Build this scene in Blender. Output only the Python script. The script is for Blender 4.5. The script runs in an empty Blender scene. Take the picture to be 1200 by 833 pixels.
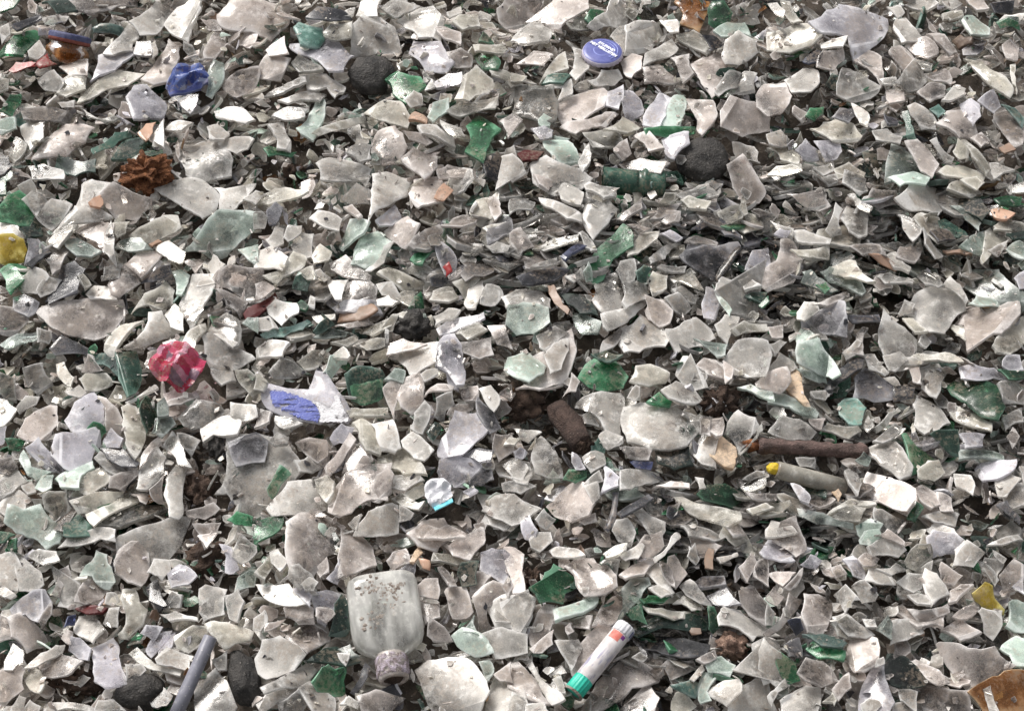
# A heap of broken bottle glass (cullet), seen close from the front.
# Units are metres; the heap face rises away from the camera at 32 degrees.
import bpy, bmesh, math, random
import numpy as np
from mathutils import Vector, Matrix, noise, geometry
from mathutils.bvhtree import BVHTree

sc = bpy.context.scene
col = bpy.data.collections.new('heap'); sc.collection.children.link(col)
rnd = random.Random(11)
rng = np.random.default_rng(5)
SLOPE = math.radians(32)
FN = Vector((0, -math.sin(SLOPE), math.cos(SLOPE)))      # normal of the heap face
FV = Vector((0, math.cos(SLOPE), math.sin(SLOPE)))       # up the face

def und(x, v):
    return 0.009*math.sin(x*9+1.3)*math.cos(v*7+.4) + 0.006*math.sin(x*17+v*11) + 0.004*math.sin(x*31-v*23+2)

def face_point(x, v, e=0.0):
    return Vector((x, 0, 0)) + FV*v + FN*(und(x, v)+e)

# ------------------------------------------------------------------ materials
def nodes(name):
    m = bpy.data.materials.new(name); m.use_nodes = True
    nt = m.node_tree
    return m, nt, nt.nodes['Principled BSDF'], lambda t: nt.nodes.new(t), nt.links.new

def tex(nt, kind, scale, detail=3.0, rough=.55, coord=None):
    t = nt.nodes.new('ShaderNodeTex'+kind)
    t.inputs['Scale'].default_value = scale
    if 'Detail' in t.inputs: t.inputs['Detail'].default_value = detail
    if 'Roughness' in t.inputs: t.inputs['Roughness'].default_value = rough
    if coord is not None: nt.links.new(coord, t.inputs['Vector'])
    return t

def ramp(nt, src, a, b):
    r = nt.nodes.new('ShaderNodeMapRange'); r.inputs['From Min'].default_value = a; r.inputs['From Max'].default_value = b
    r.clamp = True
    nt.links.new(src, r.inputs['Value']); return r.outputs['Result']

def math_(nt, op, a, b=None, clamp=False):
    n = nt.nodes.new('ShaderNodeMath'); n.operation = op; n.use_clamp = clamp
    for i, v in enumerate((a, b)):
        if v is None: continue
        if isinstance(v, (int, float)): n.inputs[i].default_value = v
        else: nt.links.new(v, n.inputs[i])
    return n.outputs[0]

def mixc(nt, fac, a, b, blend='MIX'):
    n = nt.nodes.new('ShaderNodeMix'); n.data_type = 'RGBA'; n.blend_type = blend
    for sock, v in ((n.inputs[0], fac), (n.inputs[6], a), (n.inputs[7], b)):
        if isinstance(v, (int, float)): sock.default_value = v
        elif isinstance(v, tuple): sock.default_value = v if len(v) == 4 else (*v, 1)
        else: nt.links.new(v, sock)
    return n.outputs[2]

def glass_material(name='dusty glass', amp=1.0):
    """thin bottle glass that lets light and the pieces beneath show through, with a milky, dusty skin"""
    m, nt, bs, N, Lk = nodes(name)
    out = nt.nodes['Material Output']
    pos = N('ShaderNodeNewGeometry').outputs['Position']
    at = N('ShaderNodeAttribute'); at.attribute_name = 'tint'
    aw = N('ShaderNodeAttribute'); aw.attribute_name = 'wear'
    ar = N('ShaderNodeAttribute'); ar.attribute_name = 'rim'
    ae = N('ShaderNodeAttribute'); ae.attribute_name = 'edge'
    rim = ar.outputs['Fac']
    big = tex(nt, 'Noise', 55, 2, .45, pos).outputs[0]
    mid = tex(nt, 'Noise', 240, 4, .6, pos).outputs[0]
    fine = tex(nt, 'Noise', 1100, 2, .5, pos).outputs[0]
    patch = ramp(nt, big, .34, .66)
    dirt = ramp(nt, mid, .54, .70)
    grit = ramp(nt, fine, .40, .64)
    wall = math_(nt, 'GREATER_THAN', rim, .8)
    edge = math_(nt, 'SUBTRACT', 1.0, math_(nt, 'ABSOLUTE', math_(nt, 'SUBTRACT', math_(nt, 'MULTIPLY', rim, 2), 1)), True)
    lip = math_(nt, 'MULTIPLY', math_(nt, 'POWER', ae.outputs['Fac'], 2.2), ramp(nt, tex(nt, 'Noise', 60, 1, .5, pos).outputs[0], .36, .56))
    wear = math_(nt, 'ADD', aw.outputs['Fac'], math_(nt, 'MULTIPLY', math_(nt, 'SUBTRACT', patch, .5), .40*amp))
    wear = math_(nt, 'ADD', wear, math_(nt, 'MULTIPLY', dirt, .22*amp), True)
    wear = math_(nt, 'ADD', wear, math_(nt, 'MULTIPLY', math_(nt, 'SUBTRACT', grit, .5), .16*amp), True)
    ag = N('ShaderNodeAttribute'); ag.attribute_name = 'grad'
    wear = math_(nt, 'ADD', wear, math_(nt, 'MULTIPLY', ag.outputs['Fac'], .62), True)
    bloom = math_(nt, 'MULTIPLY', ramp(nt, tex(nt, 'Noise', 100, 3, .55, pos).outputs[0], .50, .68), ramp(nt, mid, .40, .56))
    wear = math_(nt, 'ADD', wear, math_(nt, 'MULTIPLY', bloom, .34), True)
    wear = math_(nt, 'ADD', wear, math_(nt, 'MULTIPLY', lip, .45), True)  # edge highlights thicken the milky skin too
    wear = math_(nt, 'ADD', wear, math_(nt, 'MULTIPLY', wall, .16), True)
    # milky skin
    c = mixc(nt, math_(nt, 'MULTIPLY', dirt, .38*amp), at.outputs['Color'], (.80, .72, .63), 'MULTIPLY')
    c = mixc(nt, math_(nt, 'MULTIPLY', ramp(nt, fine, .70, .76), .35), c, (.84, .82, .78))
    darkspk = ramp(nt, tex(nt, 'Noise', 560, 2, .55, pos).outputs[0], .725, .765)
    c = mixc(nt, math_(nt, 'MULTIPLY', darkspk, .6*amp), c, (.09, .065, .05))
    c = mixc(nt, math_(nt, 'MULTIPLY', grit, .18*amp), c, (.74, .69, .63), 'MULTIPLY')
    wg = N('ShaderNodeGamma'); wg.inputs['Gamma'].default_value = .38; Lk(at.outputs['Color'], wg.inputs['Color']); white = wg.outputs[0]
    bw = N('ShaderNodeRGBToBW'); Lk(at.outputs['Color'], bw.inputs[0])
    pale = ramp(nt, bw.outputs[0], .10, .42)          # deep coloured glass stays deep: little white bloom on it
    pale = math_(nt, 'ADD', math_(nt, 'MULTIPLY', pale, .75), .25)
    c = mixc(nt, math_(nt, 'MULTIPLY', math_(nt, 'MULTIPLY', bloom, .62), pale), c, white)
    grain_ = tex(nt, 'Noise', 420, 6, .72, pos).outputs[0]
    where = ramp(nt, tex(nt, 'Noise', 34, 3, .55, pos).outputs[0], .40, .64)
    soil = math_(nt, 'MULTIPLY', ramp(nt, math_(nt, 'ADD', grain_, math_(nt, 'MULTIPLY', where, .22)), .60, .72), amp)
    wear = math_(nt, 'ADD', wear, math_(nt, 'MULTIPLY', soil, .30), True)
    c = mixc(nt, math_(nt, 'MULTIPLY', soil, .62), c, (.30, .235, .18))
    c = mixc(nt, math_(nt, 'MAXIMUM', math_(nt, 'MAXIMUM', math_(nt, 'MULTIPLY', wall, .55), math_(nt, 'MULTIPLY', edge, .9)), math_(nt, 'MULTIPLY', math_(nt, 'MULTIPLY', lip, .8), pale)), c, white)  # rim highlights put into the colour: edges, walls and lips whitened
    Lk(c, bs.inputs['Base Color'])
    rg = math_(nt, 'ADD', math_(nt, 'MULTIPLY', mid, .5), .12, True)
    Lk(rg, bs.inputs['Roughness'])
    bs.inputs['Specular IOR Level'].default_value = .6
    bp = N('ShaderNodeBump'); bp.inputs['Strength'].default_value = .18; bp.inputs['Distance'].default_value = .002
    Lk(math_(nt, 'ADD', math_(nt, 'MULTIPLY', mid, .5), math_(nt, 'ADD', math_(nt, 'MULTIPLY', fine, .03), math_(nt, 'MULTIPLY', big, 2.0))), bp.inputs['Height'])
    Lk(bp.outputs[0], bs.inputs['Normal'])
    tl = N('ShaderNodeBsdfTranslucent'); Lk(c, tl.inputs['Color'])
    skin = N('ShaderNodeMixShader'); skin.inputs[0].default_value = .26
    Lk(bs.outputs[0], skin.inputs[1]); Lk(tl.outputs[0], skin.inputs[2])
    # clear body: see-through, with the sky on its surface
    gc = N('ShaderNodeGamma'); gc.inputs['Gamma'].default_value = .38
    Lk(at.outputs['Color'], gc.inputs['Color'])
    tp = N('ShaderNodeBsdfTransparent'); Lk(gc.outputs[0], tp.inputs['Color'])
    gs = N('ShaderNodeBsdfGlossy'); gs.inputs['Roughness'].default_value = .15; Lk(bp.outputs[0], gs.inputs['Normal'])
    fr_ = N('ShaderNodeFresnel'); fr_.inputs['IOR'].default_value = 1.55; Lk(bp.outputs[0], fr_.inputs['Normal'])
    body = N('ShaderNodeMixShader'); Lk(fr_.outputs[0], body.inputs[0]); Lk(tp.outputs[0], body.inputs[1]); Lk(gs.outputs[0], body.inputs[2])
    mx = N('ShaderNodeMixShader'); Lk(wear, mx.inputs[0]); Lk(body.outputs[0], mx.inputs[1]); Lk(skin.outputs[0], mx.inputs[2])
    Lk(mx.outputs[0], out.inputs['Surface'])
    return m

def rough_material(name, c1, c2, scale, rough=.85, bump=.6, speck=None, metal=0.0):
    m, nt, bs, N, Lk = nodes(name)
    pos = N('ShaderNodeNewGeometry').outputs['Position']
    a = tex(nt, 'Noise', scale, 6, .65, pos).outputs[0]
    b = tex(nt, 'Noise', scale*6, 3, .6, pos).outputs[0]
    c = mixc(nt, ramp(nt, a, .36, .66), c1, c2)
    if speck:
        c = mixc(nt, ramp(nt, b, .64, .70), c, speck)
    Lk(c, bs.inputs['Base Color']); bs.inputs['Roughness'].default_value = rough
    bs.inputs['Metallic'].default_value = metal
    bp = N('ShaderNodeBump'); bp.inputs['Strength'].default_value = bump; bp.inputs['Distance'].default_value = .002
    Lk(math_(nt, 'ADD', a, b), bp.inputs['Height']); Lk(bp.outputs[0], bs.inputs['Normal'])
    return m

M = {}
M['glass'] = glass_material()

def bottle_material():
    """a whole bottle: clear wall, hazy with dust, highlight streaks painted into the haze, milkier where the wall turns away"""
    m, nt, bs, N, Lk = nodes('hazy bottle glass')
    out = nt.nodes['Material Output']
    pos = N('ShaderNodeNewGeometry').outputs['Position']
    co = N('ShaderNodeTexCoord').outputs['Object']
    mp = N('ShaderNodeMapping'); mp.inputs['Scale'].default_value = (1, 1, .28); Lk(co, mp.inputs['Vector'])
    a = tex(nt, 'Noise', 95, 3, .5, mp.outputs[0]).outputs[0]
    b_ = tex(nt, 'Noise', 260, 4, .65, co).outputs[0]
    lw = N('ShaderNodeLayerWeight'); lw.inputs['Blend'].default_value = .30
    haze = math_(nt, 'ADD', math_(nt, 'MULTIPLY', lw.outputs['Facing'], .30), math_(nt, 'MULTIPLY', ramp(nt, a, .38, .62), .50))  # lengthwise streaks of haze stand in for highlight bands
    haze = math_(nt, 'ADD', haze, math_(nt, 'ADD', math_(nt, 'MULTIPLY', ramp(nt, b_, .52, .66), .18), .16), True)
    bs.inputs['Base Color'].default_value = (.95, .94, .90, 1); bs.inputs['Roughness'].default_value = .22
    tl = N('ShaderNodeBsdfTranslucent'); tl.inputs['Color'].default_value = (.95, .94, .90, 1)
    sk = N('ShaderNodeMixShader'); sk.inputs[0].default_value = .4; Lk(bs.outputs[0], sk.inputs[1]); Lk(tl.outputs[0], sk.inputs[2])
    tp = N('ShaderNodeBsdfTransparent'); tp.inputs['Color'].default_value = (.97, .975, .96, 1)
    gs = N('ShaderNodeBsdfGlossy'); gs.inputs['Roughness'].default_value = .14
    fr_ = N('ShaderNodeFresnel'); fr_.inputs['IOR'].default_value = 1.6
    body = N('ShaderNodeMixShader'); Lk(fr_.outputs[0], body.inputs[0]); Lk(tp.outputs[0], body.inputs[1]); Lk(gs.outputs[0], body.inputs[2])
    mx = N('ShaderNodeMixShader'); Lk(haze, mx.inputs[0]); Lk(body.outputs[0], mx.inputs[1]); Lk(sk.outputs[0], mx.inputs[2])
    Lk(mx.outputs[0], out.inputs['Surface'])
    return m
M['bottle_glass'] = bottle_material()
M['soil'] = rough_material('dark glass fines', (.07, .056, .045), (.20, .165, .135), 90, .9, .8, (.3, .28, .25))
M['black_stone'] = rough_material('black stone', (.014, .013, .013), (.075, .068, .062), 95, .7, 1.0, (.24, .22, .20))
M['clod'] = rough_material('brown clod', (.03, .018, .013), (.11, .07, .05), 130, .95, 1.0, (.22, .17, .13))
M['pink_stone'] = rough_material('pinkish lump', (.10, .06, .045), (.50, .33, .25), 160, .9, .9, (.6, .5, .42))
M['rust'] = rough_material('rusty iron', (.06, .04, .034), (.19, .125, .11), 130, .8, .7, (.34, .27, .24))
M['dark_rust'] = rough_material('dark rusty crust', (.035, .022, .018), (.105, .068, .055), 120, .9, 1.0, (.2, .15, .12))
M['orange_rust'] = rough_material('orange rust', (.12, .04, .016), (.34, .13, .045), 200, .85, .8)
M['fibre'] = rough_material('rust brown fibre', (.10, .034, .014), (.42, .18, .08), 240, .95, 1.0)
M['rod'] = rough_material('grey lavender plastic', (.16, .16, .19), (.27, .27, .32), 60, .4, .15, (.45, .44, .44))
M['blue_cap'] = rough_material('printed blue cap', (.085, .10, .32), (.15, .165, .42), 160, .32, .1)
M['cap_ring'] = rough_material('pale blue print', (.23, .27, .62), (.30, .33, .66), 200, .35, .1)
M['cap_rim'] = rough_material('worn pale rim', (.46, .42, .55), (.66, .62, .70), 300, .5, .3)
M['white_print'] = rough_material('white print', (.78, .80, .92), (.86, .87, .95), 200, .4, .05)
M['navy_cap'] = rough_material('navy cap', (.035, .04, .12), (.10, .11, .22), 200, .45, .4, (.4, .4, .45))
M['cap_red'] = rough_material('red brown ring', (.20, .045, .035), (.36, .12, .09), 200, .6, .4)
M['teal'] = rough_material('teal plastic', (.01, .40, .28), (.04, .56, .42), 120, .4, .15)
M['white_plastic'] = rough_material('dusty white plastic', (.62, .62, .66), (.82, .82, .84), 150, .45, .2)
M['navy_line'] = rough_material('navy stripe', (.05, .06, .20), (.12, .14, .34), 200, .5, .1)
M['red_label'] = rough_material('faded red label', (.62, .13, .10), (.72, .30, .24), 200, .55, .2)
M['purple_dot'] = rough_material('purple dot', (.18, .03, .24), (.30, .08, .34), 200, .55, .2)
M['blue_paint'] = rough_material('chipped blue paint', (.055, .075, .34), (.10, .135, .46), 140, .4, .3, (.62, .64, .74))
def flaking(m, scale, lo, hi, stretch=(1, 1, 1)):
    nt = m.node_tree; bs = nt.nodes['Principled BSDF']
    pos = nt.nodes.new('ShaderNodeNewGeometry').outputs['Position']
    mp = nt.nodes.new('ShaderNodeMapping'); mp.inputs['Scale'].default_value = stretch; mp.inputs['Rotation'].default_value = (0, 0, .3); nt.links.new(pos, mp.inputs['Vector'])
    nt.links.new(math_(nt, 'SUBTRACT', 1.0, ramp(nt, tex(nt, 'Noise', scale, 5, .65, mp.outputs[0]).outputs[0], lo, hi)), bs.inputs['Alpha'])
flaking(M['blue_paint'], 260, .50, .62, (.3, 1.3, 1.3))
M['white_paint'] = rough_material('chalky white coating', (.62, .61, .63), (.84, .83, .85), 120, .55, .5)
M['cyan'] = rough_material('shiny cyan foil', (.12, .62, .80), (.40, .86, .92), 200, .2, .1)
flaking(M['white_paint'], 160, .50, .68)
M['yellow'] = rough_material('yellow plastic', (.60, .40, .02), (.80, .60, .05), 260, .4, .4)
M['lilac'] = rough_material('lilac crust', (.20, .15, .13), (.66, .58, .68), 260, .8, .8, (.16, .12, .10))
flaking(M['lilac'], 240, .50, .58)
M['brown_dirt'] = rough_material('brown dirt', (.20, .15, .12), (.62, .56, .50), 300, .95, .8)

def tube_print():
    m, nt, bs, N, Lk = nodes('worn printed label')
    co = N('ShaderNodeTexCoord').outputs['Object']
    mp = N('ShaderNodeMapping'); mp.inputs['Scale'].default_value = (1, 1, .22)
    Lk(co, mp.inputs['Vector'])
    a = tex(nt, 'Noise', 420, 4, .6, mp.outputs[0]).outputs[0]
    b = tex(nt, 'Noise', 150, 3, .6, co).outputs[0]
    sep = N('ShaderNodeSeparateXYZ'); Lk(co, sep.inputs[0])
    zone = ramp(nt, sep.outputs['Z'], .040, .026)
    ink = math_(nt, 'MULTIPLY', ramp(nt, a, .48, .60), zone)
    c = mixc(nt, ramp(nt, b, .4, .65), (.74, .70, .70), (.58, .53, .52))
    c = mixc(nt, math_(nt, 'MULTIPLY', ink, .75), c, (.20, .20, .36))
    Lk(c, bs.inputs['Base Color']); bs.inputs['Roughness'].default_value = .42
    return m
M['tube_print'] = tube_print()

# ------------------------------------------------------------------ colours (base colours carry the seen brightness, sky reflection included)
def lin(v):
    v = v/255.0
    return v/12.92 if v <= .04045 else ((v+.055)/1.055)**2.4
EXPO = 0.48
HUE_EXPO = 0.85
NEUTRAL = dict(W=(1, .983, .957), P=(1.01, .965, .937), Y=(1.0, .98, .925), A=(.92, .995, .95), L=(.965, .955, .99))
HUES = dict(G=((58, 136, 88), 6), E=((50, 80, 68), 3), T=((138, 184, 172), 6), B=((182, 120, 62), 6), K=((66, 66, 72), 3),
            R=((158, 42, 42), 6), O=((216, 180, 156), 7), U=((84, 98, 172), 5), V=((196, 170, 52), 7))
def colour(cls, lvl):
    if cls == 'U' and lvl >= 8: cls = 'L'
    if cls in NEUTRAL:
        s = min(238, lvl*25.5+12)
        c = [lin(min(255, s*k))/EXPO for k in NEUTRAL[cls]]
        k = min(1, .90/max(c))
        return tuple(v*k for v in c)
    (r, g, b), l0 = HUES[cls]
    k = (lvl/l0)**.9
    return tuple(min(.9, lin(min(255, c*k))/HUE_EXPO) for c in (r, g, b))
def wear_of(cls, lvl, r):
    if cls in 'RO': return 1.4
    if cls in NEUTRAL:
        base = {10: .9, 9: .60, 8: .46, 7: .35, 6: .28, 5: .23}.get(lvl, .20)
    else: base = .34 if cls in 'GT' else .38
    return max(0, min(1, base + r.uniform(-.12, .12)))

# ------------------------------------------------------------------ mesh helpers
def mesh_from(name, V, F, smooth=None, tint=None, wear=None, rim=None, sharp=None, edge=None, grad=None):
    me = bpy.data.meshes.new(name)
    me.from_pydata([tuple(v) for v in V], [], F)
    if smooth is not None: me.polygons.foreach_set('use_smooth', np.array(smooth, bool))
    if tint is not None:
        a = me.attributes.new('tint', 'FLOAT_COLOR', 'FACE')
        t = np.array(tint, np.float32)
        if t.ndim == 1: t = np.tile(t, (len(F), 1))
        a.data.foreach_set('color', np.hstack([t, np.ones((len(F), 1), np.float32)]).ravel().astype(np.float32))
        a = me.attributes.new('wear', 'FLOAT', 'FACE')
        w = np.full(len(F), wear, np.float32) if np.isscalar(wear) else np.array(wear, np.float32)
        a.data.foreach_set('value', w)
        a = me.attributes.new('rim', 'FLOAT', 'FACE')
        a.data.foreach_set('value', np.array(rim if rim is not None else [0.0]*len(F), np.float32))
    if grad is not None:
        a = me.attributes.new('grad', 'FLOAT', 'POINT'); a.data.foreach_set('value', np.array(grad, np.float32))
    if edge is not None:
        a = me.attributes.new('edge', 'FLOAT', 'POINT'); a.data.foreach_set('value', np.array(edge, np.float32))
    if sharp:
        n = len(V)
        ev = np.empty(len(me.edges)*2, np.int64); me.edges.foreach_get('vertices', ev); ev = np.sort(ev.reshape(-1, 2), 1)
        sh = np.sort(np.array(sharp, np.int64), 1)
        a = me.attributes.new('sharp_edge', 'BOOLEAN', 'EDGE')
        a.data.foreach_set('value', np.isin(ev[:, 0]*n+ev[:, 1], sh[:, 0]*n+sh[:, 1]))
    me.update()
    return me

def add(name, me, mat, parent=None):
    o = bpy.data.objects.new(name, me); col.objects.link(o)
    if mat is not None and len(me.materials) == 0: me.materials.append(M[mat] if isinstance(mat, str) else mat)
    if parent is not None: o.parent = parent
    return o

def tag(o, label, cat, group=None, kind=None):
    o['label'] = label; o['category'] = cat
    if group: o['group'] = group
    if kind: o['kind'] = kind
    return o

def thing(name, label, cat, mat4, group=None):
    o = bpy.data.objects.new(name, None); col.objects.link(o)
    o.empty_display_size = .01; o.matrix_world = mat4
    return tag(o, label, cat, group)

def basis(N):
    N = Vector(N).normalized()
    T = (Vector((1, 0, 0)) - N*N.x).normalized()
    B = N.cross(T)
    return T, B, N

def mat_of(c, T, B, N):
    return Matrix(((T.x, B.x, N.x, c[0]), (T.y, B.y, N.y, c[1]), (T.z, B.z, N.z, c[2]), (0, 0, 0, 1)))

def chip(outline, r):
    """break every edge of a traced outline into slightly uneven fracture lines"""
    out = []
    n = len(outline)
    for i in range(n):
        a = Vector(outline[i]); b = Vector(outline[(i+1) % n])
        out.append(a)
        e = b-a; l = e.length
        k = 0 if l < .004 else 1 if l < .008 else 2 if l < .014 else 4 if l < .024 else 6
        bow = r.gauss(.01, .055)
        nrm = Vector((e.y, -e.x))
        for j in range(k):
            t = (j+1+r.uniform(-.25, .25))/(k+1)
            out.append(a + e*t + nrm*(bow*4*t*(1-t) + r.gauss(0, .012)))
    return out

def shard_geometry(outline, thick, r, curved=True):
    """a piece of bottle wall: a curved sheet with the given outline and chipped, slanting edges"""
    pts = chip(outline, r)
    xs = [p.x for p in pts]; ys = [p.y for p in pts]
    w, h = max(xs)-min(xs), max(ys)-min(ys)
    size = max(w, h)
    step = max(.0022, math.sqrt(max(w*h, 1e-8))/5.5)
    inner = []
    y = min(ys)+step*.5; row = 0
    n = len(pts)
    def inside(px, py):
        c = False; j = n-1
        for i in range(n):
            if (pts[i].y > py) != (pts[j].y > py) and px < (pts[j].x-pts[i].x)*(py-pts[i].y)/(pts[j].y-pts[i].y)+pts[i].x: c = not c
            j = i
        return c
    def clear(px, py):
        q = Vector((px, py))
        for i in range(n):
            a, b = pts[i-1], pts[i]; ab = b-a
            t = max(0, min(1, (q-a).dot(ab)/max(ab.length_squared, 1e-12)))
            if (a+ab*t-q).length < step*.45: return False
        return True
    while y < max(ys):
        x = min(xs)+step*(.25+.5*(row % 2))
        while x < max(xs):
            q = Vector((x+r.uniform(-.15, .15)*step, y+r.uniform(-.15, .15)*step))
            if inside(q.x, q.y) and clear(q.x, q.y): inner.append(q)
            x += step
        y += step*.87; row += 1
    # one or two creases where the break slants away (a fracture facet along one side)
    cuts = []
    cen = sum(pts, Vector((0, 0)))/n
    pool = list(pts)+inner; edges = []
    for _ in range(r.choice((0, 1, 1, 1, 2)) if curved and size > .008 else 0):
        a_ = r.uniform(0, 6.283); u_ = Vector((math.cos(a_), math.sin(a_)))
        ext = max((p-cen).dot(u_) for p in pts)
        c_ = ext*r.uniform(.58, .9); tang = Vector((-u_.y, u_.x)).lerp(u_, 0)
        cuts.append((u_, c_, r.uniform(.25, .6)))
        b_ = len(pool); pool += [cen+u_*c_-tang*size*1.2, cen+u_*c_+tang*size*1.2]; edges.append((b_, b_+1))
    vs, es, fs, *_ = geometry.delaunay_2d_cdt(pool, edges, [list(range(n))], 1, 1e-6)
    if not fs: return None
    ang = r.uniform(0, math.pi); ca, sa = math.cos(ang), math.sin(ang)
    R = r.choice((.04, .055, .09, .2, .4))*r.choice((1, 1, 1, -1)) if curved else 1e6
    R = math.copysign(max(abs(R), size*1.15), R)
    wob = r.uniform(0, 100)
    def f(p):
        u = p.x*ca+p.y*sa
        z = -u*u/(2*R)
        z += .0006*noise.noise(Vector((p.x*70+wob, p.y*70, wob))) if curved else 0
        for u_, c_, k_ in cuts:
            z -= k_*max(0, (p-cen).dot(u_)-c_)
        return z
    def side(p):
        return tuple((p-cen).dot(u_) > c_ for u_, c_, k_ in cuts)
    # boundary loops
    cnt = {}
    for fc in fs:
        for i in range(len(fc)):
            a, b = fc[i], fc[(i+1) % len(fc)]
            cnt[(a, b)] = 1
    bnd = [(a, b) for (a, b) in cnt if (b, a) not in cnt]
    nor = {}
    for a, b in bnd:
        e = vs[b]-vs[a]; q = Vector((e.y, -e.x))
        if q.length > 0: q.normalize()
        for i in (a, b): nor[i] = nor.get(i, Vector((0, 0)))+q
    V = []; F = []; S = []; RM = []; SH = []; EG = []
    top = {}
    used = sorted({i for fc in fs for i in fc})
    for i in used:
        p = vs[i]
        z = f(p)
        top[i] = len(V); EG.append(1.0 if i in nor else 0.0); V.append((p.x, p.y, z))
    bev = min(.0005, thick*.25)
    mid, low, bot = {}, {}, {}
    for i in nor:
        q = nor[i].normalized() if nor[i].length > 1e-9 else Vector((0, 0))
        p = vs[i]; z = f(p)
        m_ = p+q*bev*.7
        mid[i] = len(V); V.append((m_.x, m_.y, z-bev))
        s_ = p+q*(.25*thick*noise.noise(Vector((p.x*160+wob, p.y*160, 3)))-.15*thick)
        low[i] = len(V); V.append((s_.x, s_.y, z-thick))
    for i in used:
        p = vs[i]
        if i in low: bot[i] = low[i]
        else: bot[i] = len(V); V.append((p.x, p.y, f(p)-thick))
    EG += [1.0]*(2*len(nor))+[0.0]*(len(V)-len(EG)-2*len(nor))
    part = {}
    for fc in fs:
        k_ = side(sum((vs[i] for i in fc), Vector((0, 0)))/len(fc))
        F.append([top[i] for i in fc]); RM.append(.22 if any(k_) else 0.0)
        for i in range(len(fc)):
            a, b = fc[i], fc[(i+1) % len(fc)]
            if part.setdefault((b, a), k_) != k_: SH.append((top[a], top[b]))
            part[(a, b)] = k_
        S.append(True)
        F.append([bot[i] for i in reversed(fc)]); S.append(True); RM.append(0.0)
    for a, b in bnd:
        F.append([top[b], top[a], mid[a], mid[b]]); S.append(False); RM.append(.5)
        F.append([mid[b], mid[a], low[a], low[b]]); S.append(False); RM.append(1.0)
    return V, F, S, RM, SH, EG

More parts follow.
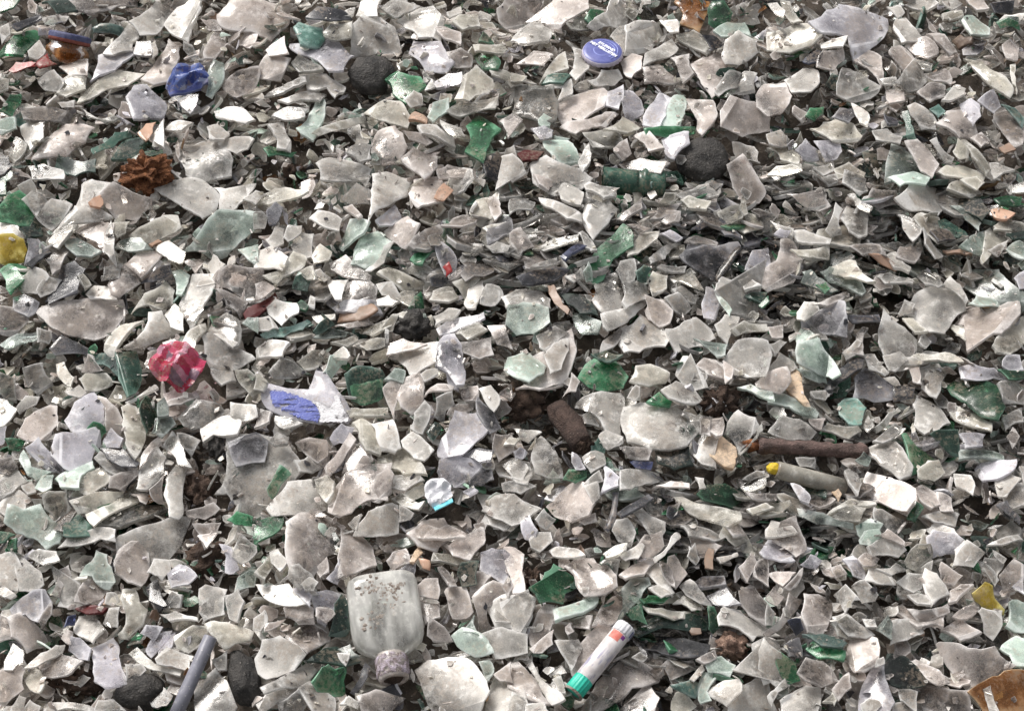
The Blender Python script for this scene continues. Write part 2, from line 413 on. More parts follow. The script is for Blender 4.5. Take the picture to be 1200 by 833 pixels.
# ------------------------------------------------------------------ the traced shards: class+level; centre; normal; outline (0.1 mm); name; label
SHARDS = '''P5;-3408,2744,1902;24,-42;-251,44 281,198 121,-25 -4,-109 -142,-105;glass_shard;medium dirty brown-grey long thin glass shard above right of the capped amber neck
E2;-3670,2651,1916;20,-44;-151,49 42,70 134,-27 -26,-91;green_glass_shard;small blackish green four-sided glass shard above the capped amber neck
G4;-4120,2679,1923;-3,-52;-109,88 99,57 54,-50 -44,-95;green_glass_shard;small green four-sided glass shard above left of the two red scraps
K3;-3889,2384,1831;19,-44;-114,-65 83,107 98,66 -65,-106;dark_glass_shard;small charcoal long thin glass shard just above the two red scraps
G5;-3944,2328,1706;21,-43;-169,-107 -69,32 81,186 122,170 127,41 49,-165 -136,-150;green_glass_shard;medium green five-sided glass shard just above left of the two red scraps
R6;-3886,2041,1572;-16,-53;-99,-28 -49,50 85,46 121,-11 -58,-56;red_plastic_scrap;small red long thin plastic scrap just left of the two red scraps
R5;-3714,2114,1583;8,-47;-72,-23 3,105 98,-9 -30,-72;red_plastic_scrap;small red four-sided plastic scrap just right of the two red scraps
Y6;-3497,1979,1426;0,-42;-86,15 -35,118 101,117 126,-37 -9,-137 -96,-74;glass_shard;small yellowish grey five-sided glass shard just below the capped amber neck
P4;-3653,1740,1286;20,-39;-201,10 -32,68 199,66 184,-39 -148,-104;glass_shard;medium dirty brown-grey long thin glass shard below the two red scraps
W6;-3731,1566,1172;-25,-53;-120,99 86,121 105,-53 15,-171 -87,7;glass_shard;small mid grey four-sided glass shard below the two red scraps
K1;-3884,1272,1011;-1,-42;-70,119 17,94 61,-12 19,-94 -27,-105;dark_glass_shard;small near black five-sided glass shard above the round yellow piece
G4;-3903,1767,1354;43,-51;-87,-97 -31,82 48,131 55,5 15,-119;green_glass_shard;small green five-sided glass shard just below left of the two red scraps
P7;-3469,1565,1122;7,-49;-231,-228 -108,82 -40,177 204,147 151,-4 28,-168;glass_shard;medium pale pinkish grey four-sided glass shard below right of the two red scraps
E2;-3355,1269,1031;-25,-46;-179,39 -172,176 -51,76 86,-1 169,35 181,-100 38,-137 -77,-84;green_glass_shard;medium blackish green rounded glass shard left of the rust-brown clump
E4;-3088,1501,1135;36,-55;-150,-103 9,80 118,144 148,96 8,-62 -128,-151;green_glass_shard;small dark bottle green long thin glass shard above left of the rust-brown clump
E3;-2914,1471,1087;11,-42;-164,-144 -109,89 56,144 196,15 24,-100;green_glass_shard;medium dark bottle green five-sided glass shard just above left of the rust-brown clump
G3;-2794,1348,1068;0,-40;-145,-48 99,82 108,35 -61,-68;green_glass_shard;small deep green long thin glass shard just above the rust-brown clump
O7;-2825,1559,1197;16,-37;-71,-36 -22,77 48,104 40,-14 7,-128;ceramic_chip;small orange five-sided chip just above the rust-brown clump
L6;-2877,1879,1340;27,-38;-166,-9 -122,150 -27,194 73,81 160,-9 155,-158 -73,-242;glass_shard;medium bluish grey six-sided glass shard just below left of the crumpled blue scrap
P8;-2804,2303,1523;-6,-46;-172,-169 -61,73 -1,298 98,201 115,61 78,-210 -55,-243;glass_shard;medium pinkish white five-sided glass shard just above left of the crumpled blue scrap
L6;-3207,2284,1540;4,-44;-156,-231 -134,74 96,148 169,112 28,-98;glass_shard;medium bluish grey five-sided glass shard just right of the capped amber neck
Y7;-3203,2068,1409;19,-39;-218,-261 -139,-30 45,197 256,205 137,32 -73,-133;glass_shard;medium pale yellowish grey long thin glass shard below right of the capped amber neck
W7;-3154,2445,1665;13,-47;-143,-132 -33,58 28,244 118,80 88,-87 -55,-157;glass_shard;medium pale grey six-sided glass shard right of the capped amber neck
W8;-2938,2728,1797;46,-41;-196,-142 -7,204 123,273 124,116 44,-184 -82,-254;glass_shard;medium white six-sided glass shard above left of the crumpled blue scrap
W8;-2693,2675,1788;-9,-46;-150,-69 -72,169 102,216 141,107 66,-252 -85,-165;glass_shard;medium white five-sided glass shard above the crumpled blue scrap
P7;-2109,2628,1833;15,-53;-293,-1 -191,145 4,211 264,238 287,-45 160,-251 -1,-163 -227,-126;glass_shard;large pale pinkish grey five-sided glass shard farther above right of the crumpled blue scrap
A6;-2367,2038,1477;-6,-67;-52,44 -15,181 64,148 69,-50 -8,-178 -58,-143;glass_shard;small greenish grey six-sided glass shard just right of the crumpled blue scrap
P7;-2147,2028,1444;9,-75;-153,-21 -41,100 125,157 137,56 83,-75 -32,-130 -117,-84;glass_shard;medium pale pinkish grey six-sided glass shard right of the crumpled blue scrap
U3;-2603,2124,1498;-18,-45;-118,-55 -73,84 103,35 117,-17 -30,-47;blue_glass_shard;small navy four-sided glass shard just above the crumpled blue scrap
U5;-2567,2057,1432;3,-40;-162,-22 -25,103 102,175 162,57 95,-51 -32,-114 -137,-144;blue_glass_shard;medium blue five-sided glass shard just right of the crumpled blue scrap
W6;-2390,1490,1003;-4,-45;-238,84 -118,207 47,236 162,102 224,-17 221,-155 15,-237 -123,-186 -192,-23;glass_shard;large mid grey six-sided glass shard right of the rust-brown clump
T3;-3298,2516,1749;18,-76;-112,4 -47,47 141,25 111,-43 -93,-32;teal_glass_shard;small dark teal long thin glass shard just above right of the capped amber neck
G6;-3717,891,777;17,-60;-146,1 -8,197 52,156 130,-26 112,-126 -15,-107 -125,-91;green_glass_shard;medium bright green six-sided glass shard just above the round yellow piece
E2;-3589,758,689;34,-26;-81,-23 -11,22 3,148 101,-20 -12,-123;green_glass_shard;small blackish green five-sided glass shard just above right of the round yellow piece
G3;-3859,1062,906;-6,-45;-44,73 13,77 46,-76 -16,-73;green_glass_shard;small deep green four-sided glass shard above the round yellow piece
V7;-3694,609,579;5,-80;-127,112 -10,126 71,82 103,0 80,-90 -27,-129 -91,-100;yellow_glass_shard;medium yellow six-sided glass shard just below right of the round yellow piece
K2;-3478,521,551;15,-27;-79,-77 49,104 66,81 -35,-106;dark_glass_shard;small near black long thin glass shard just right of the round yellow piece
G6;-3655,427,428;-10,-42;-126,78 -9,149 105,56 70,-15 2,-166 -43,-99;green_glass_shard;small bright green four-sided glass shard just below the round yellow piece
W7;-3518,382,403;-11,-83;-113,-18 11,123 128,48 36,-77 -62,-75;glass_shard;small pale grey five-sided glass shard just below right of the round yellow piece
P5;-3650,187,192;6,-78;-99,113 9,98 135,4 39,-118 -84,-96;glass_shard;medium dirty brown-grey five-sided glass shard below the round yellow piece
W6;-3471,877,774;3,-67;-114,24 4,116 169,64 32,-154 -90,-48;glass_shard;medium mid grey five-sided glass shard above right of the round yellow piece
W7;-3173,1050,856;-9,-63;-139,-88 -102,98 -23,136 129,104 57,4 87,-119 -10,-133;glass_shard;medium pale grey rounded glass shard left of the rust-brown clump
P6;-2892,1016,792;3,-86;-224,78 -129,168 17,87 235,7 212,-34 132,-43 53,-133 -107,-118 -190,-12;glass_shard;medium brownish grey five-sided glass shard just below left of the rust-brown clump
W7;-3202,850,739;11,-61;-228,-145 -85,107 122,83 206,32 71,-23 -83,-52;glass_shard;medium pale grey five-sided glass shard below left of the rust-brown clump
P8;-3082,727,651;-16,-42;-205,73 -27,158 93,139 121,-151 59,-174 -45,-39;glass_shard;medium pinkish white six-sided glass shard below left of the rust-brown clump
O7;-3122,928,841;37,-55;-55,-17 -21,30 23,70 54,0 35,-42 -36,-41;ceramic_chip;small orange five-sided chip below left of the rust-brown clump
P7;-2861,429,390;14,-47;-108,-26 -18,168 86,88 122,21 -9,-135 -73,-112;glass_shard;medium pale pinkish grey five-sided glass shard farther above left of the crumpled pink scrap
P7;-2721,640,489;-2,-36;-163,-44 -87,83 69,110 109,55 87,-15 -15,-186;glass_shard;medium pale pinkish grey five-sided glass shard below the rust-brown clump
P6;-3113,234,204;14,-55;-363,25 -171,127 23,173 246,175 297,67 225,-106 83,-191 -86,-170 -248,-93;glass_shard;large brownish grey six-sided glass shard farther below right of the round yellow piece
K4;-3276,435,417;-5,-59;-61,-43 -65,115 41,158 131,81 92,-120 -137,-186;dark_glass_shard;medium charcoal six-sided glass shard below right of the round yellow piece
W7;-2435,1156,794;11,-54;-305,61 -138,158 55,175 197,43 165,-142 89,-189 -64,-101;glass_shard;large pale grey five-sided glass shard below right of the rust-brown clump
W8;-2144,1186,784;6,-50;-153,104 166,186 116,11 57,-56 -16,-135 -82,-127 -88,21;glass_shard;medium white six-sided glass shard right of the rust-brown clump
Y7;-2662,853,647;13,-75;-218,-47 -66,54 135,148 172,31 35,-69 -57,-115;glass_shard;medium pale yellowish grey four-sided glass shard below the rust-brown clump
O6;-2667,752,581;38,-24;-41,-35 11,46 45,37 -15,-48;ceramic_chip;small orange long thin chip below the rust-brown clump
A6;-2170,883,608;4,-81;-316,-137 -178,14 -56,182 57,183 233,185 269,52 82,-116 20,-175 -107,-185;glass_shard;large greenish grey five-sided glass shard farther below right of the rust-brown clump
P6;-2015,454,374;-17,-81;-239,51 -69,150 178,116 183,-76 120,-154 -30,-69 -146,-17;glass_shard;large brownish grey five-sided glass shard farther above right of the crumpled pink scrap
W7;-2314,371,316;-14,-33;-132,-71 -71,249 89,272 118,101 26,-232 -28,-303;glass_shard;medium pale grey six-sided glass shard above the crumpled pink scrap
Y6;-2602,354,288;26,-51;-174,-150 -97,43 44,175 115,102 129,-30 41,-83 -55,-53;glass_shard;medium yellowish grey rounded glass shard above the crumpled pink scrap
W8;-2578,98,157;42,-51;-214,-189 -65,147 26,180 101,71 194,95 184,38 -35,-126 -181,-207;glass_shard;medium white five-sided glass shard just above left of the crumpled pink scrap
K3;-2616,504,426;-30,-80;-139,-66 -2,55 103,65 105,1 -69,-54;dark_glass_shard;small charcoal long thin glass shard farther above the crumpled pink scrap
L4;-3197,7,55;19,-63;-139,-13 -62,105 143,12 149,-42 -89,-63;glass_shard;medium slate grey five-sided glass shard farther left of the crumpled pink scrap
W6;-2074,47,176;-19,-42;-168,33 -6,179 91,102 117,-144 46,-153 -82,-12;glass_shard;medium mid grey six-sided glass shard above right of the crumpled pink scrap
W5;-2053,-91,65;-1,-62;-183,140 -101,174 16,53 190,-17 222,-51 76,-144 -76,-135 -147,-15;glass_shard;medium dull grey six-sided glass shard right of the crumpled pink scrap
R3;-1841,236,290;3,-31;-109,-61 -10,25 99,172 122,101 -11,-115 -87,-118;brick_chip;small rusty red long thin chip farther above the blue-painted shard
W5;-3392,-161,-112;23,-81;-117,77 21,121 70,6 101,-39 1,-120 -76,-45;glass_shard;medium dull grey five-sided glass shard farther below the round yellow piece
Y6;-2959,-278,-73;17,-66;-115,14 -74,57 73,68 124,-10 54,-56 -62,-72;glass_shard;small yellowish grey six-sided glass shard left of the crumpled pink scrap
P9;-3319,-510,-303;37,-38;-136,-137 -121,-57 30,189 86,196 117,32 87,-54 -58,-161;glass_shard;medium pinkish white rounded glass shard farther left of the crumpled pink scrap
L9;-3000,-463,-227;11,-61;-144,-59 -87,86 37,168 123,55 147,-93 -74,-154;glass_shard;medium lavender white six-sided glass shard farther below left of the crumpled pink scrap
P6;-2794,-567,-191;31,-61;-107,147 -46,131 35,52 92,-86 94,-182 -22,-117 -46,57;glass_shard;medium brownish grey long thin glass shard below left of the crumpled pink scrap
L9;-3018,-745,-373;25,-64;-165,-41 -153,110 -38,121 143,195 164,53 114,-110 7,-182 -69,-142;glass_shard;large lavender white six-sided glass shard farther left of the brown soil pile
U9;-3223,-738,-428;38,-52;-159,42 -84,133 2,41 96,-7 108,-97 37,-111;blue_glass_shard;medium pale blue six-sided glass shard farther left of the brown soil pile
A9;-2998,-904,-472;-6,-26;-154,-3 -47,54 84,152 115,65 41,-14 50,-139 -88,-111;glass_shard;medium icy aqua six-sided glass shard farther left of the brown soil pile
Y6;-2637,-628,-240;35,-19;-110,160 -75,224 -11,204 91,57 107,-123 78,-295 -14,-197 -70,-13;glass_shard;medium yellowish grey six-sided glass shard below left of the crumpled pink scrap
G2;-2521,-595,-156;58,-25;-74,-8 -33,185 47,105 70,-29 26,-158 -35,-90;green_glass_shard;small deep green five-sided glass shard below left of the crumpled pink scrap
T4;-2899,-120,5;-44,-44;-158,120 56,80 118,-71 103,-150 -122,23;teal_glass_shard;small dark teal five-sided glass shard left of the crumpled pink scrap
E4;-2716,-238,-17;44,-35;-126,172 18,209 79,68 73,-156 20,-216 -65,-69;green_glass_shard;medium dark bottle green six-sided glass shard left of the crumpled pink scrap
W5;-2173,-561,-201;0,-62;-165,-11 -43,129 94,105 159,39 123,-76 -53,-109 -115,-76;glass_shard;medium dull grey six-sided glass shard below right of the crumpled pink scrap
W8;-2036,-643,-244;-13,-39;-135,22 -50,71 38,110 151,50 134,-73 -34,-65 -104,-114;glass_shard;medium white six-sided glass shard above the brown soil pile
W6;-2316,-784,-349;-17,-43;-126,56 -66,187 46,34 123,-156 19,-116;glass_shard;medium mid grey five-sided glass shard just above left of the brown soil pile
W6;-2471,-924,-426;2,-44;-77,-171 -84,-13 -42,113 22,186 92,97 93,-28 -4,-179;glass_shard;medium mid grey six-sided glass shard above left of the brown soil pile
W8;-2289,-1066,-533;33,-34;-76,103 -23,252 51,254 76,-155 54,-207 -11,-206 -72,-28;glass_shard;medium white six-sided glass shard just left of the brown soil pile
Y7;-2870,-947,-513;-14,-66;-126,58 53,111 137,29 82,-30 -48,-100 -97,-67;glass_shard;medium pale yellowish grey five-sided glass shard farther left of the brown soil pile
K3;-2688,-864,-372;-9,-34;-160,104 -24,104 134,-46 127,-94 20,-76 -99,11;dark_glass_shard;small charcoal six-sided glass shard above left of the brown soil pile
Y7;-2831,-1080,-596;34,-52;-178,-17 -11,77 174,109 155,24 -33,-89 -103,-101;glass_shard;medium pale yellowish grey six-sided glass shard farther left of the brown soil pile
Y7;-2694,-1099,-612;8,-19;-187,-95 -25,29 107,186 192,116 30,-32 -111,-196;glass_shard;medium pale yellowish grey long thin glass shard left of the brown soil pile
Y3;-2567,-1150,-650;-7,-18;-229,-79 -106,42 88,114 215,59 111,-21 -76,-114;glass_shard;medium dark olive long thin glass shard left of the brown soil pile
W6;-3455,-900,-557;10,-38;-87,1 15,149 109,34 27,-65 -64,-118;glass_shard;small mid grey five-sided glass shard farther left of the brown soil pile
W7;-3421,-1026,-644;11,-46;-99,7 25,121 108,57 94,-31 -39,-92 -87,-61;glass_shard;small pale grey five-sided glass shard farther left of the brown soil pile
Y5;-3107,-1084,-600;30,-72;-96,56 -48,81 72,81 116,-42 23,-129 -67,-46;glass_shard;medium olive grey five-sided glass shard farther left of the brown soil pile
A7;-3206,-1213,-712;11,-56;-226,11 -216,139 -113,112 -7,166 125,29 178,-47 160,-126 82,-177 15,-102;glass_shard;large pale aqua six-sided glass shard farther left of the brown soil pile
E4;-2935,-1238,-700;-3,-19;-108,17 -18,144 96,10 99,-76 -70,-92;green_glass_shard;small dark bottle green five-sided glass shard farther left of the brown soil pile
W6;-1777,-904,-465;1,-63;-202,207 -207,287 -2,312 193,272 289,144 338,49 182,-296 116,-388 -80,-265 -176,-141 -264,-141 -186,-15;glass_shard;large mid grey five-sided glass shard right of the brown soil pile
L4;-1801,-791,-336;21,-51;-159,42 24,134 117,76 102,-96 -83,-153;glass_shard;medium slate grey five-sided glass shard below left of the blue-painted shard
G6;-1824,-1260,-626;4,-63;-90,-3 -30,59 80,23 77,-46 -38,-33;green_glass_shard;small bright green five-sided glass shard below right of the brown soil pile
W6;-2381,-1292,-770;10,-73;-55,112 42,151 205,162 176,56 152,-30 74,-133 -51,-179 -250,-140 -289,5;glass_shard;large mid grey six-sided glass shard below left of the brown soil pile
W7;-2843,-1325,-737;-6,-58;-142,34 13,69 174,65 184,-21 80,-3 11,-32 -117,-52 -203,-58;glass_shard;medium pale grey long thin glass shard farther below left of the brown soil pile
G4;-3480,-630,-392;13,-77;-72,42 74,38 36,-47 -38,-33;green_glass_shard;small green four-sided glass shard farther below left of the crumpled pink scrap
G4;-3354,-1361,-765;-48,-57;-44,-13 -34,46 33,43 45,-34 -1,-42;green_glass_shard;small green five-sided glass shard farther left of the brown soil pile
G3;-3419,-1312,-731;-34,-43;-55,60 72,16 17,-39 -34,-37;green_glass_shard;small deep green four-sided glass shard farther left of the brown soil pile
W7;-3346,-1516,-890;3,-59;-92,135 4,159 94,15 71,-121 -16,-107 -62,-78;glass_shard;medium pale grey five-sided glass shard farther above left of the dark oval stone
W7;-3219,-1517,-897;13,-50;-114,95 -99,176 78,28 113,-65 58,-116 -39,-115;glass_shard;medium pale grey six-sided glass shard farther above left of the dark oval stone
L6;-3170,-1705,-1026;-2,-62;-144,-9 -3,109 81,116 133,34 66,-112 -26,-53 -107,-82;glass_shard;medium bluish grey rounded glass shard farther above left of the dark oval stone
P7;-3166,-1826,-1148;60,-43;-151,74 -58,136 27,75 162,-27 109,-70 15,-138 -102,-48;glass_shard;medium pale pinkish grey five-sided glass shard farther above left of the dark oval stone
P8;-3224,-2147,-1316;14,-60;-86,67 -3,156 79,88 89,-39 -18,-141 -60,-129;glass_shard;medium pinkish white six-sided glass shard farther left of the dark oval stone
P5;-2930,-2052,-1247;-30,-39;-164,26 -5,93 164,15 102,-69 -99,-64;glass_shard;medium dirty brown-grey five-sided glass shard left of the dark oval stone
A6;-2755,-1464,-894;6,-56;-128,-46 -96,32 -39,143 36,114 75,21 116,-86 79,-133 -44,-44;glass_shard;medium greenish grey six-sided glass shard farther below left of the brown soil pile
W6;-2906,-1601,-1006;26,-67;-98,-77 -31,101 36,120 79,-52 14,-91;glass_shard;medium mid grey five-sided glass shard farther above left of the dark oval stone
P6;-2793,-1578,-995;49,-37;-98,-103 -66,56 -3,126 111,60 81,-32 -24,-105;glass_shard;medium brownish grey six-sided glass shard farther above left of the dark oval stone
R3;-2774,-1707,-1042;-20,-21;-128,42 -47,46 112,-4 91,-49 -30,-35;brick_chip;small rusty red long thin chip farther above left of the dark oval stone
Y6;-2506,-1764,-1044;5,-55;-63,-139 -20,-34 -79,117 -73,185 12,180 50,89 112,30 96,-76 10,-175 -46,-169;glass_shard;medium yellowish grey rounded glass shard above the dark oval stone
P6;-2530,-1480,-828;50,-33;-114,-43 -86,107 -22,184 96,210 131,-25 92,-160 2,-157 -96,-106;glass_shard;medium brownish grey five-sided glass shard farther below left of the brown soil pile
L7;-2186,-1617,-852;-14,-62;-93,27 -26,98 113,2 60,-55 -55,-71;glass_shard;small pale lavender five-sided glass shard below the brown soil pile
W7;-2791,-1789,-1127;-24,-18;-100,39 -89,126 29,108 126,-35 70,-159 -38,-75;glass_shard;medium pale grey six-sided glass shard above left of the dark oval stone
L8;-2600,-2036,-1242;7,-11;-133,130 -24,244 9,204 37,39 157,-195 16,-235 -65,-171;glass_shard;medium lavender white six-sided glass shard just above left of the dark oval stone
W8;-2175,-2113,-1171;21,-54;-109,2 -45,95 131,36 120,-66 -5,-33 -92,-33;glass_shard;medium white six-sided glass shard just above left of the grey plastic rod
W6;-1970,-1790,-931;2,-52;-79,92 -40,123 103,93 106,-91 -28,-137 -62,-77;glass_shard;medium mid grey six-sided glass shard above the grey plastic rod
Y7;-1826,-2030,-1021;18,-50;-151,57 -92,85 166,32 150,-30 -6,-110 -67,-33;glass_shard;medium pale yellowish grey five-sided glass shard above the tall dark stone
Y6;-2066,-2002,-1075;7,-68;-115,17 3,89 113,90 94,-36 -12,-93 -82,-66;glass_shard;medium yellowish grey six-sided glass shard just above the grey plastic rod
W5;-1876,-2333,-1258;-13,-38;-173,118 -29,202 69,83 144,-94 98,-167 -112,-135;glass_shard;large dull grey five-sided glass shard just below right of the grey plastic rod
K2;-2340,-1656,-969;-3,-37;-88,71 -12,138 76,-87 24,-119;dark_glass_shard;small near black four-sided glass shard above left of the grey plastic rod
U2;-2886,-1805,-1070;60,-32;-36,-63 -22,25 26,59 32,-20;blue_glass_shard;small navy four-sided glass shard farther above left of the dark oval stone
G5;-2419,-1977,-1077;-17,-45;-43,-13 -6,30 33,10 16,-27;green_glass_shard;small green four-sided glass shard above the dark oval stone
W6;-2824,-2280,-1397;-10,-26;-183,60 -9,29 178,-2 175,-56 -164,-31;glass_shard;small mid grey long thin glass shard left of the dark oval stone
L6;-1537,2290,1592;-1,-38;-275,226 -173,155 82,-28 267,20 195,-192 77,-197 -180,24;glass_shard;medium bluish grey long thin glass shard left of the glossy black lump
K3;-1472,2572,1871;21,-43;-196,-52 -109,64 117,82 183,6 7,-98;dark_glass_shard;small charcoal long thin glass shard above left of the glossy black lump
T6;-1630,2445,1728;37,-42;-138,44 -100,130 91,102 129,-11 88,-111 -69,-150;teal_glass_shard;medium teal six-sided glass shard above left of the glossy black lump
Y6;-1420,2461,1738;9,-58;-107,-4 -52,88 119,123 119,-54 9,-88 -87,-62;glass_shard;small yellowish grey six-sided glass shard above left of the glossy black lump
W7;-747,2685,1766;-13,-49;-212,50 -100,160 96,182 201,29 159,-193 -18,-168 -128,-54;glass_shard;medium pale grey six-sided glass shard above right of the glossy black lump
W7;-1122,2544,1731;14,-76;-187,-205 -172,50 -88,142 51,142 166,55 231,-182;glass_shard;large pale grey five-sided glass shard just above the glossy black lump
G3;-215,2396,1702;22,-44;-52,-34 -18,82 71,-47;green_glass_shard;small deep green triangular glass shard farther left of the round blue bottle cap
G4;-210,2248,1567;-27,-42;-113,95 -50,122 94,12 98,-130 -30,-95;green_glass_shard;small green five-sided glass shard farther right of the glossy black lump
P5;38,2870,1799;12,-81;-163,28 -92,115 229,130 193,-12 -21,-174 -145,-87;glass_shard;medium dirty brown-grey six-sided glass shard farther above left of the round blue bottle cap
L7;-656,2358,1577;-27,-46;-192,74 -171,246 69,178 203,-133 133,-203 -48,-154;glass_shard;medium pale lavender six-sided glass shard right of the glossy black lump
G6;-839,1997,1438;-12,-42;-184,124 -83,179 110,106 160,-20 100,-105 2,-203 -106,-76;green_glass_shard;medium bright green six-sided glass shard just right of the glossy black lump
Y8;-290,1968,1445;36,-56;-158,-158 -104,68 11,198 151,95 152,-30 -48,-170;glass_shard;medium cream white six-sided glass shard farther right of the glossy black lump
Y7;-959,1753,1280;4,-57;-203,28 -49,143 86,131 170,-39 144,-127 -24,-81 -125,-53;glass_shard;medium pale yellowish grey six-sided glass shard just below right of the glossy black lump
P7;-957,1486,1097;-25,-64;-144,28 -92,155 47,176 113,95 151,-25 74,-169 -47,-160 -102,-96;glass_shard;medium pale pinkish grey six-sided glass shard below the glossy black lump
G6;-257,1537,1176;0,-34;-106,-193 -100,108 -3,301 171,96 38,-299;green_glass_shard;medium bright green five-sided glass shard farther below right of the glossy black lump
K2;-133,1310,1007;40,-50;-109,28 19,136 85,90 73,-122 -68,-129;dark_glass_shard;small near black five-sided glass shard farther left of the ridged green bottle neck
G5;-1818,1516,1041;32,-32;-114,-6 -77,41 143,52 115,-12 -65,-74;green_glass_shard;small green long thin glass shard farther below right of the crumpled blue scrap
A8;-1580,1840,1215;-1,-41;-115,-128 -24,51 9,286 86,208 98,-5 22,-223 -74,-178;glass_shard;medium icy aqua six-sided glass shard below left of the glossy black lump
W7;-1475,2082,1407;8,-41;-183,111 -15,145 147,11 138,-67 72,-142 -4,-21 -155,-35;glass_shard;medium pale grey six-sided glass shard just left of the glossy black lump
W6;-1283,1319,972;12,-42;-226,34 -84,109 99,79 204,21 190,-98 -181,-143;glass_shard;medium mid grey five-sided glass shard farther below the glossy black lump
P8;-1924,2163,1532;-12,-68;-103,13 -43,131 155,72 74,-118 -83,-96;glass_shard;medium pinkish white five-sided glass shard right of the crumpled blue scrap
P6;-695,1302,1020;6,-46;-160,40 -63,168 124,83 123,-34 30,-169 -54,-84;glass_shard;medium brownish grey five-sided glass shard farther below right of the glossy black lump
Y5;-312,1779,1309;5,-39;-205,-72 -90,38 203,143 182,-1 -87,-107;glass_shard;medium olive grey long thin glass shard farther right of the glossy black lump
O7;-719,1615,1283;0,-36;-83,-22 -38,85 62,5 59,-67;ceramic_chip;small orange four-sided chip below right of the glossy black lump
Y6;-1798,1159,795;-33,-41;-199,68 -22,102 277,-40 190,-69 -60,-56 -192,-3;glass_shard;medium yellowish grey long thin glass shard farther right of the rust-brown clump
W6;-1169,1093,825;-19,-73;-133,-11 -18,112 101,41 96,-72 -47,-70;glass_shard;small mid grey five-sided glass shard farther below the glossy black lump
W8;-938,1116,872;34,-36;-138,-417 -134,-61 -136,132 -29,198 92,171 194,186 151,-14 7,-176;glass_shard;medium white five-sided glass shard farther below the glossy black lump
P7;-636,1112,863;-3,-40;-150,-15 -114,127 81,169 134,0 121,-118 -71,-158;glass_shard;medium pale pinkish grey six-sided glass shard farther below right of the glossy black lump
O7;-516,1030,874;11,-71;-72,-43 -1,84 72,26 1,-66;ceramic_chip;small orange four-sided chip farther above the crumbly black lump
K5;-1807,1015,719;8,-48;-56,30 1,131 63,60 20,-113 -28,-106;dark_glass_shard;small charcoal five-sided glass shard farther right of the rust-brown clump
P7;-817,778,649;-39,-58;-158,43 36,137 141,49 26,-144 -46,-83;glass_shard;medium pale pinkish grey four-sided glass shard above the crumbly black lump
A6;-1199,774,631;-46,-43;-124,-55 -27,170 146,91 97,-15 -11,-77 -83,-112;glass_shard;small greenish grey five-sided glass shard farther above left of the crumbly black lump
A8;-1058,692,553;-3,-42;-119,-7 -65,168 45,209 164,72 109,-123 -30,-173 -104,-138;glass_shard;medium icy aqua six-sided glass shard above left of the crumbly black lump
G5;-667,593,546;-8,-33;-91,-23 46,145 96,68 7,-103 -57,-85;green_glass_shard;small green five-sided glass shard above the crumbly black lump
G3;-475,706,648;-21,-90;-51,-6 -18,121 23,41 47,-70 -2,-86;green_glass_shard;small deep green five-sided glass shard farther above the crumbly black lump
R6;-473,434,495;-20,-66;-37,21 11,60 36,-21 -11,-60;red_plastic_scrap;small red four-sided plastic scrap above right of the crumbly black lump
Y7;-230,935,756;-6,-53;-91,-12 -44,128 85,141 102,-62 6,-118 -58,-74;glass_shard;medium pale yellowish grey five-sided glass shard farther above right of the crumbly black lump
W9;-1809,592,505;-29,-34;-128,126 7,154 160,-12 122,-138 -54,-83 -109,-43;glass_shard;medium bright white five-sided glass shard farther above right of the crumpled pink scrap
Y8;-1664,528,482;11,-38;-169,-98 -35,-38 39,198 131,140 90,-24 -53,-173;glass_shard;medium cream white six-sided glass shard farther above the blue-painted shard
E4;-1542,410,397;-3,-67;-71,-44 -30,94 60,23 41,-72;green_glass_shard;small dark bottle green four-sided glass shard farther above the blue-painted shard
P6;-1209,553,438;-8,-52;-156,77 -32,149 170,-58 157,-116 -4,-68 -137,17;glass_shard;medium brownish grey six-sided glass shard above left of the crumbly black lump
Y7;-792,509,389;50,-30;-224,-44 -142,49 0,57 197,71 182,-8 -9,-123;glass_shard;medium pale yellowish grey long thin glass shard just above the crumbly black lump
K2;-537,376,423;0,-73;-64,28 21,45 69,-5 22,-38 -48,-30;dark_glass_shard;small near black five-sided glass shard above right of the crumbly black lump
L7;-1241,385,298;-22,-32;-177,181 -114,214 -47,-15 233,-59 287,-165 -54,-130 -136,-17;glass_shard;medium pale lavender rounded glass shard left of the crumbly black lump
P5;-1098,404,345;-13,-55;-117,97 44,83 112,2 99,-91 -139,-90;glass_shard;medium dirty brown-grey five-sided glass shard above left of the crumbly black lump
G4;-694,258,281;32,-49;-61,-33 30,142 52,-45 -20,-62;green_glass_shard;small green four-sided glass shard just above the crumbly black lump
W7;-1676,191,270;1,-46;-108,27 -53,108 106,70 129,-30 14,-140 -87,-33;glass_shard;medium pale grey five-sided glass shard above the blue-painted shard
G3;-1531,246,292;-14,-29;-42,24 -6,66 49,-15 29,-60 -30,-14;green_glass_shard;small deep green five-sided glass shard farther above the blue-painted shard
T6;-1620,104,160;18,-60;-198,-51 -19,19 131,95 164,72 105,13 -29,-61 -150,-85;teal_glass_shard;small teal long thin glass shard above the blue-painted shard
E2;-1357,104,198;49,-57;-82,-71 13,61 -22,87 90,19 49,-7 -47,-88;green_glass_shard;small blackish green four-sided glass shard above the blue-painted shard
O5;-1132,222,229;-38,-37;-146,51 113,66 170,-17 18,-70 -157,-30;ceramic_chip;small copper brown long thin chip left of the crumbly black lump
W6;-714,-83,41;-41,-37;-233,69 -205,193 -101,197 42,83 196,78 202,-107 102,-152 21,-223 -34,-124;glass_shard;medium mid grey rounded glass shard just below the crumbly black lump
L6;-389,47,226;-29,-47;-164,-8 -77,70 198,58 206,8 -26,-57 -138,-71;glass_shard;small bluish grey long thin glass shard just right of the crumbly black lump
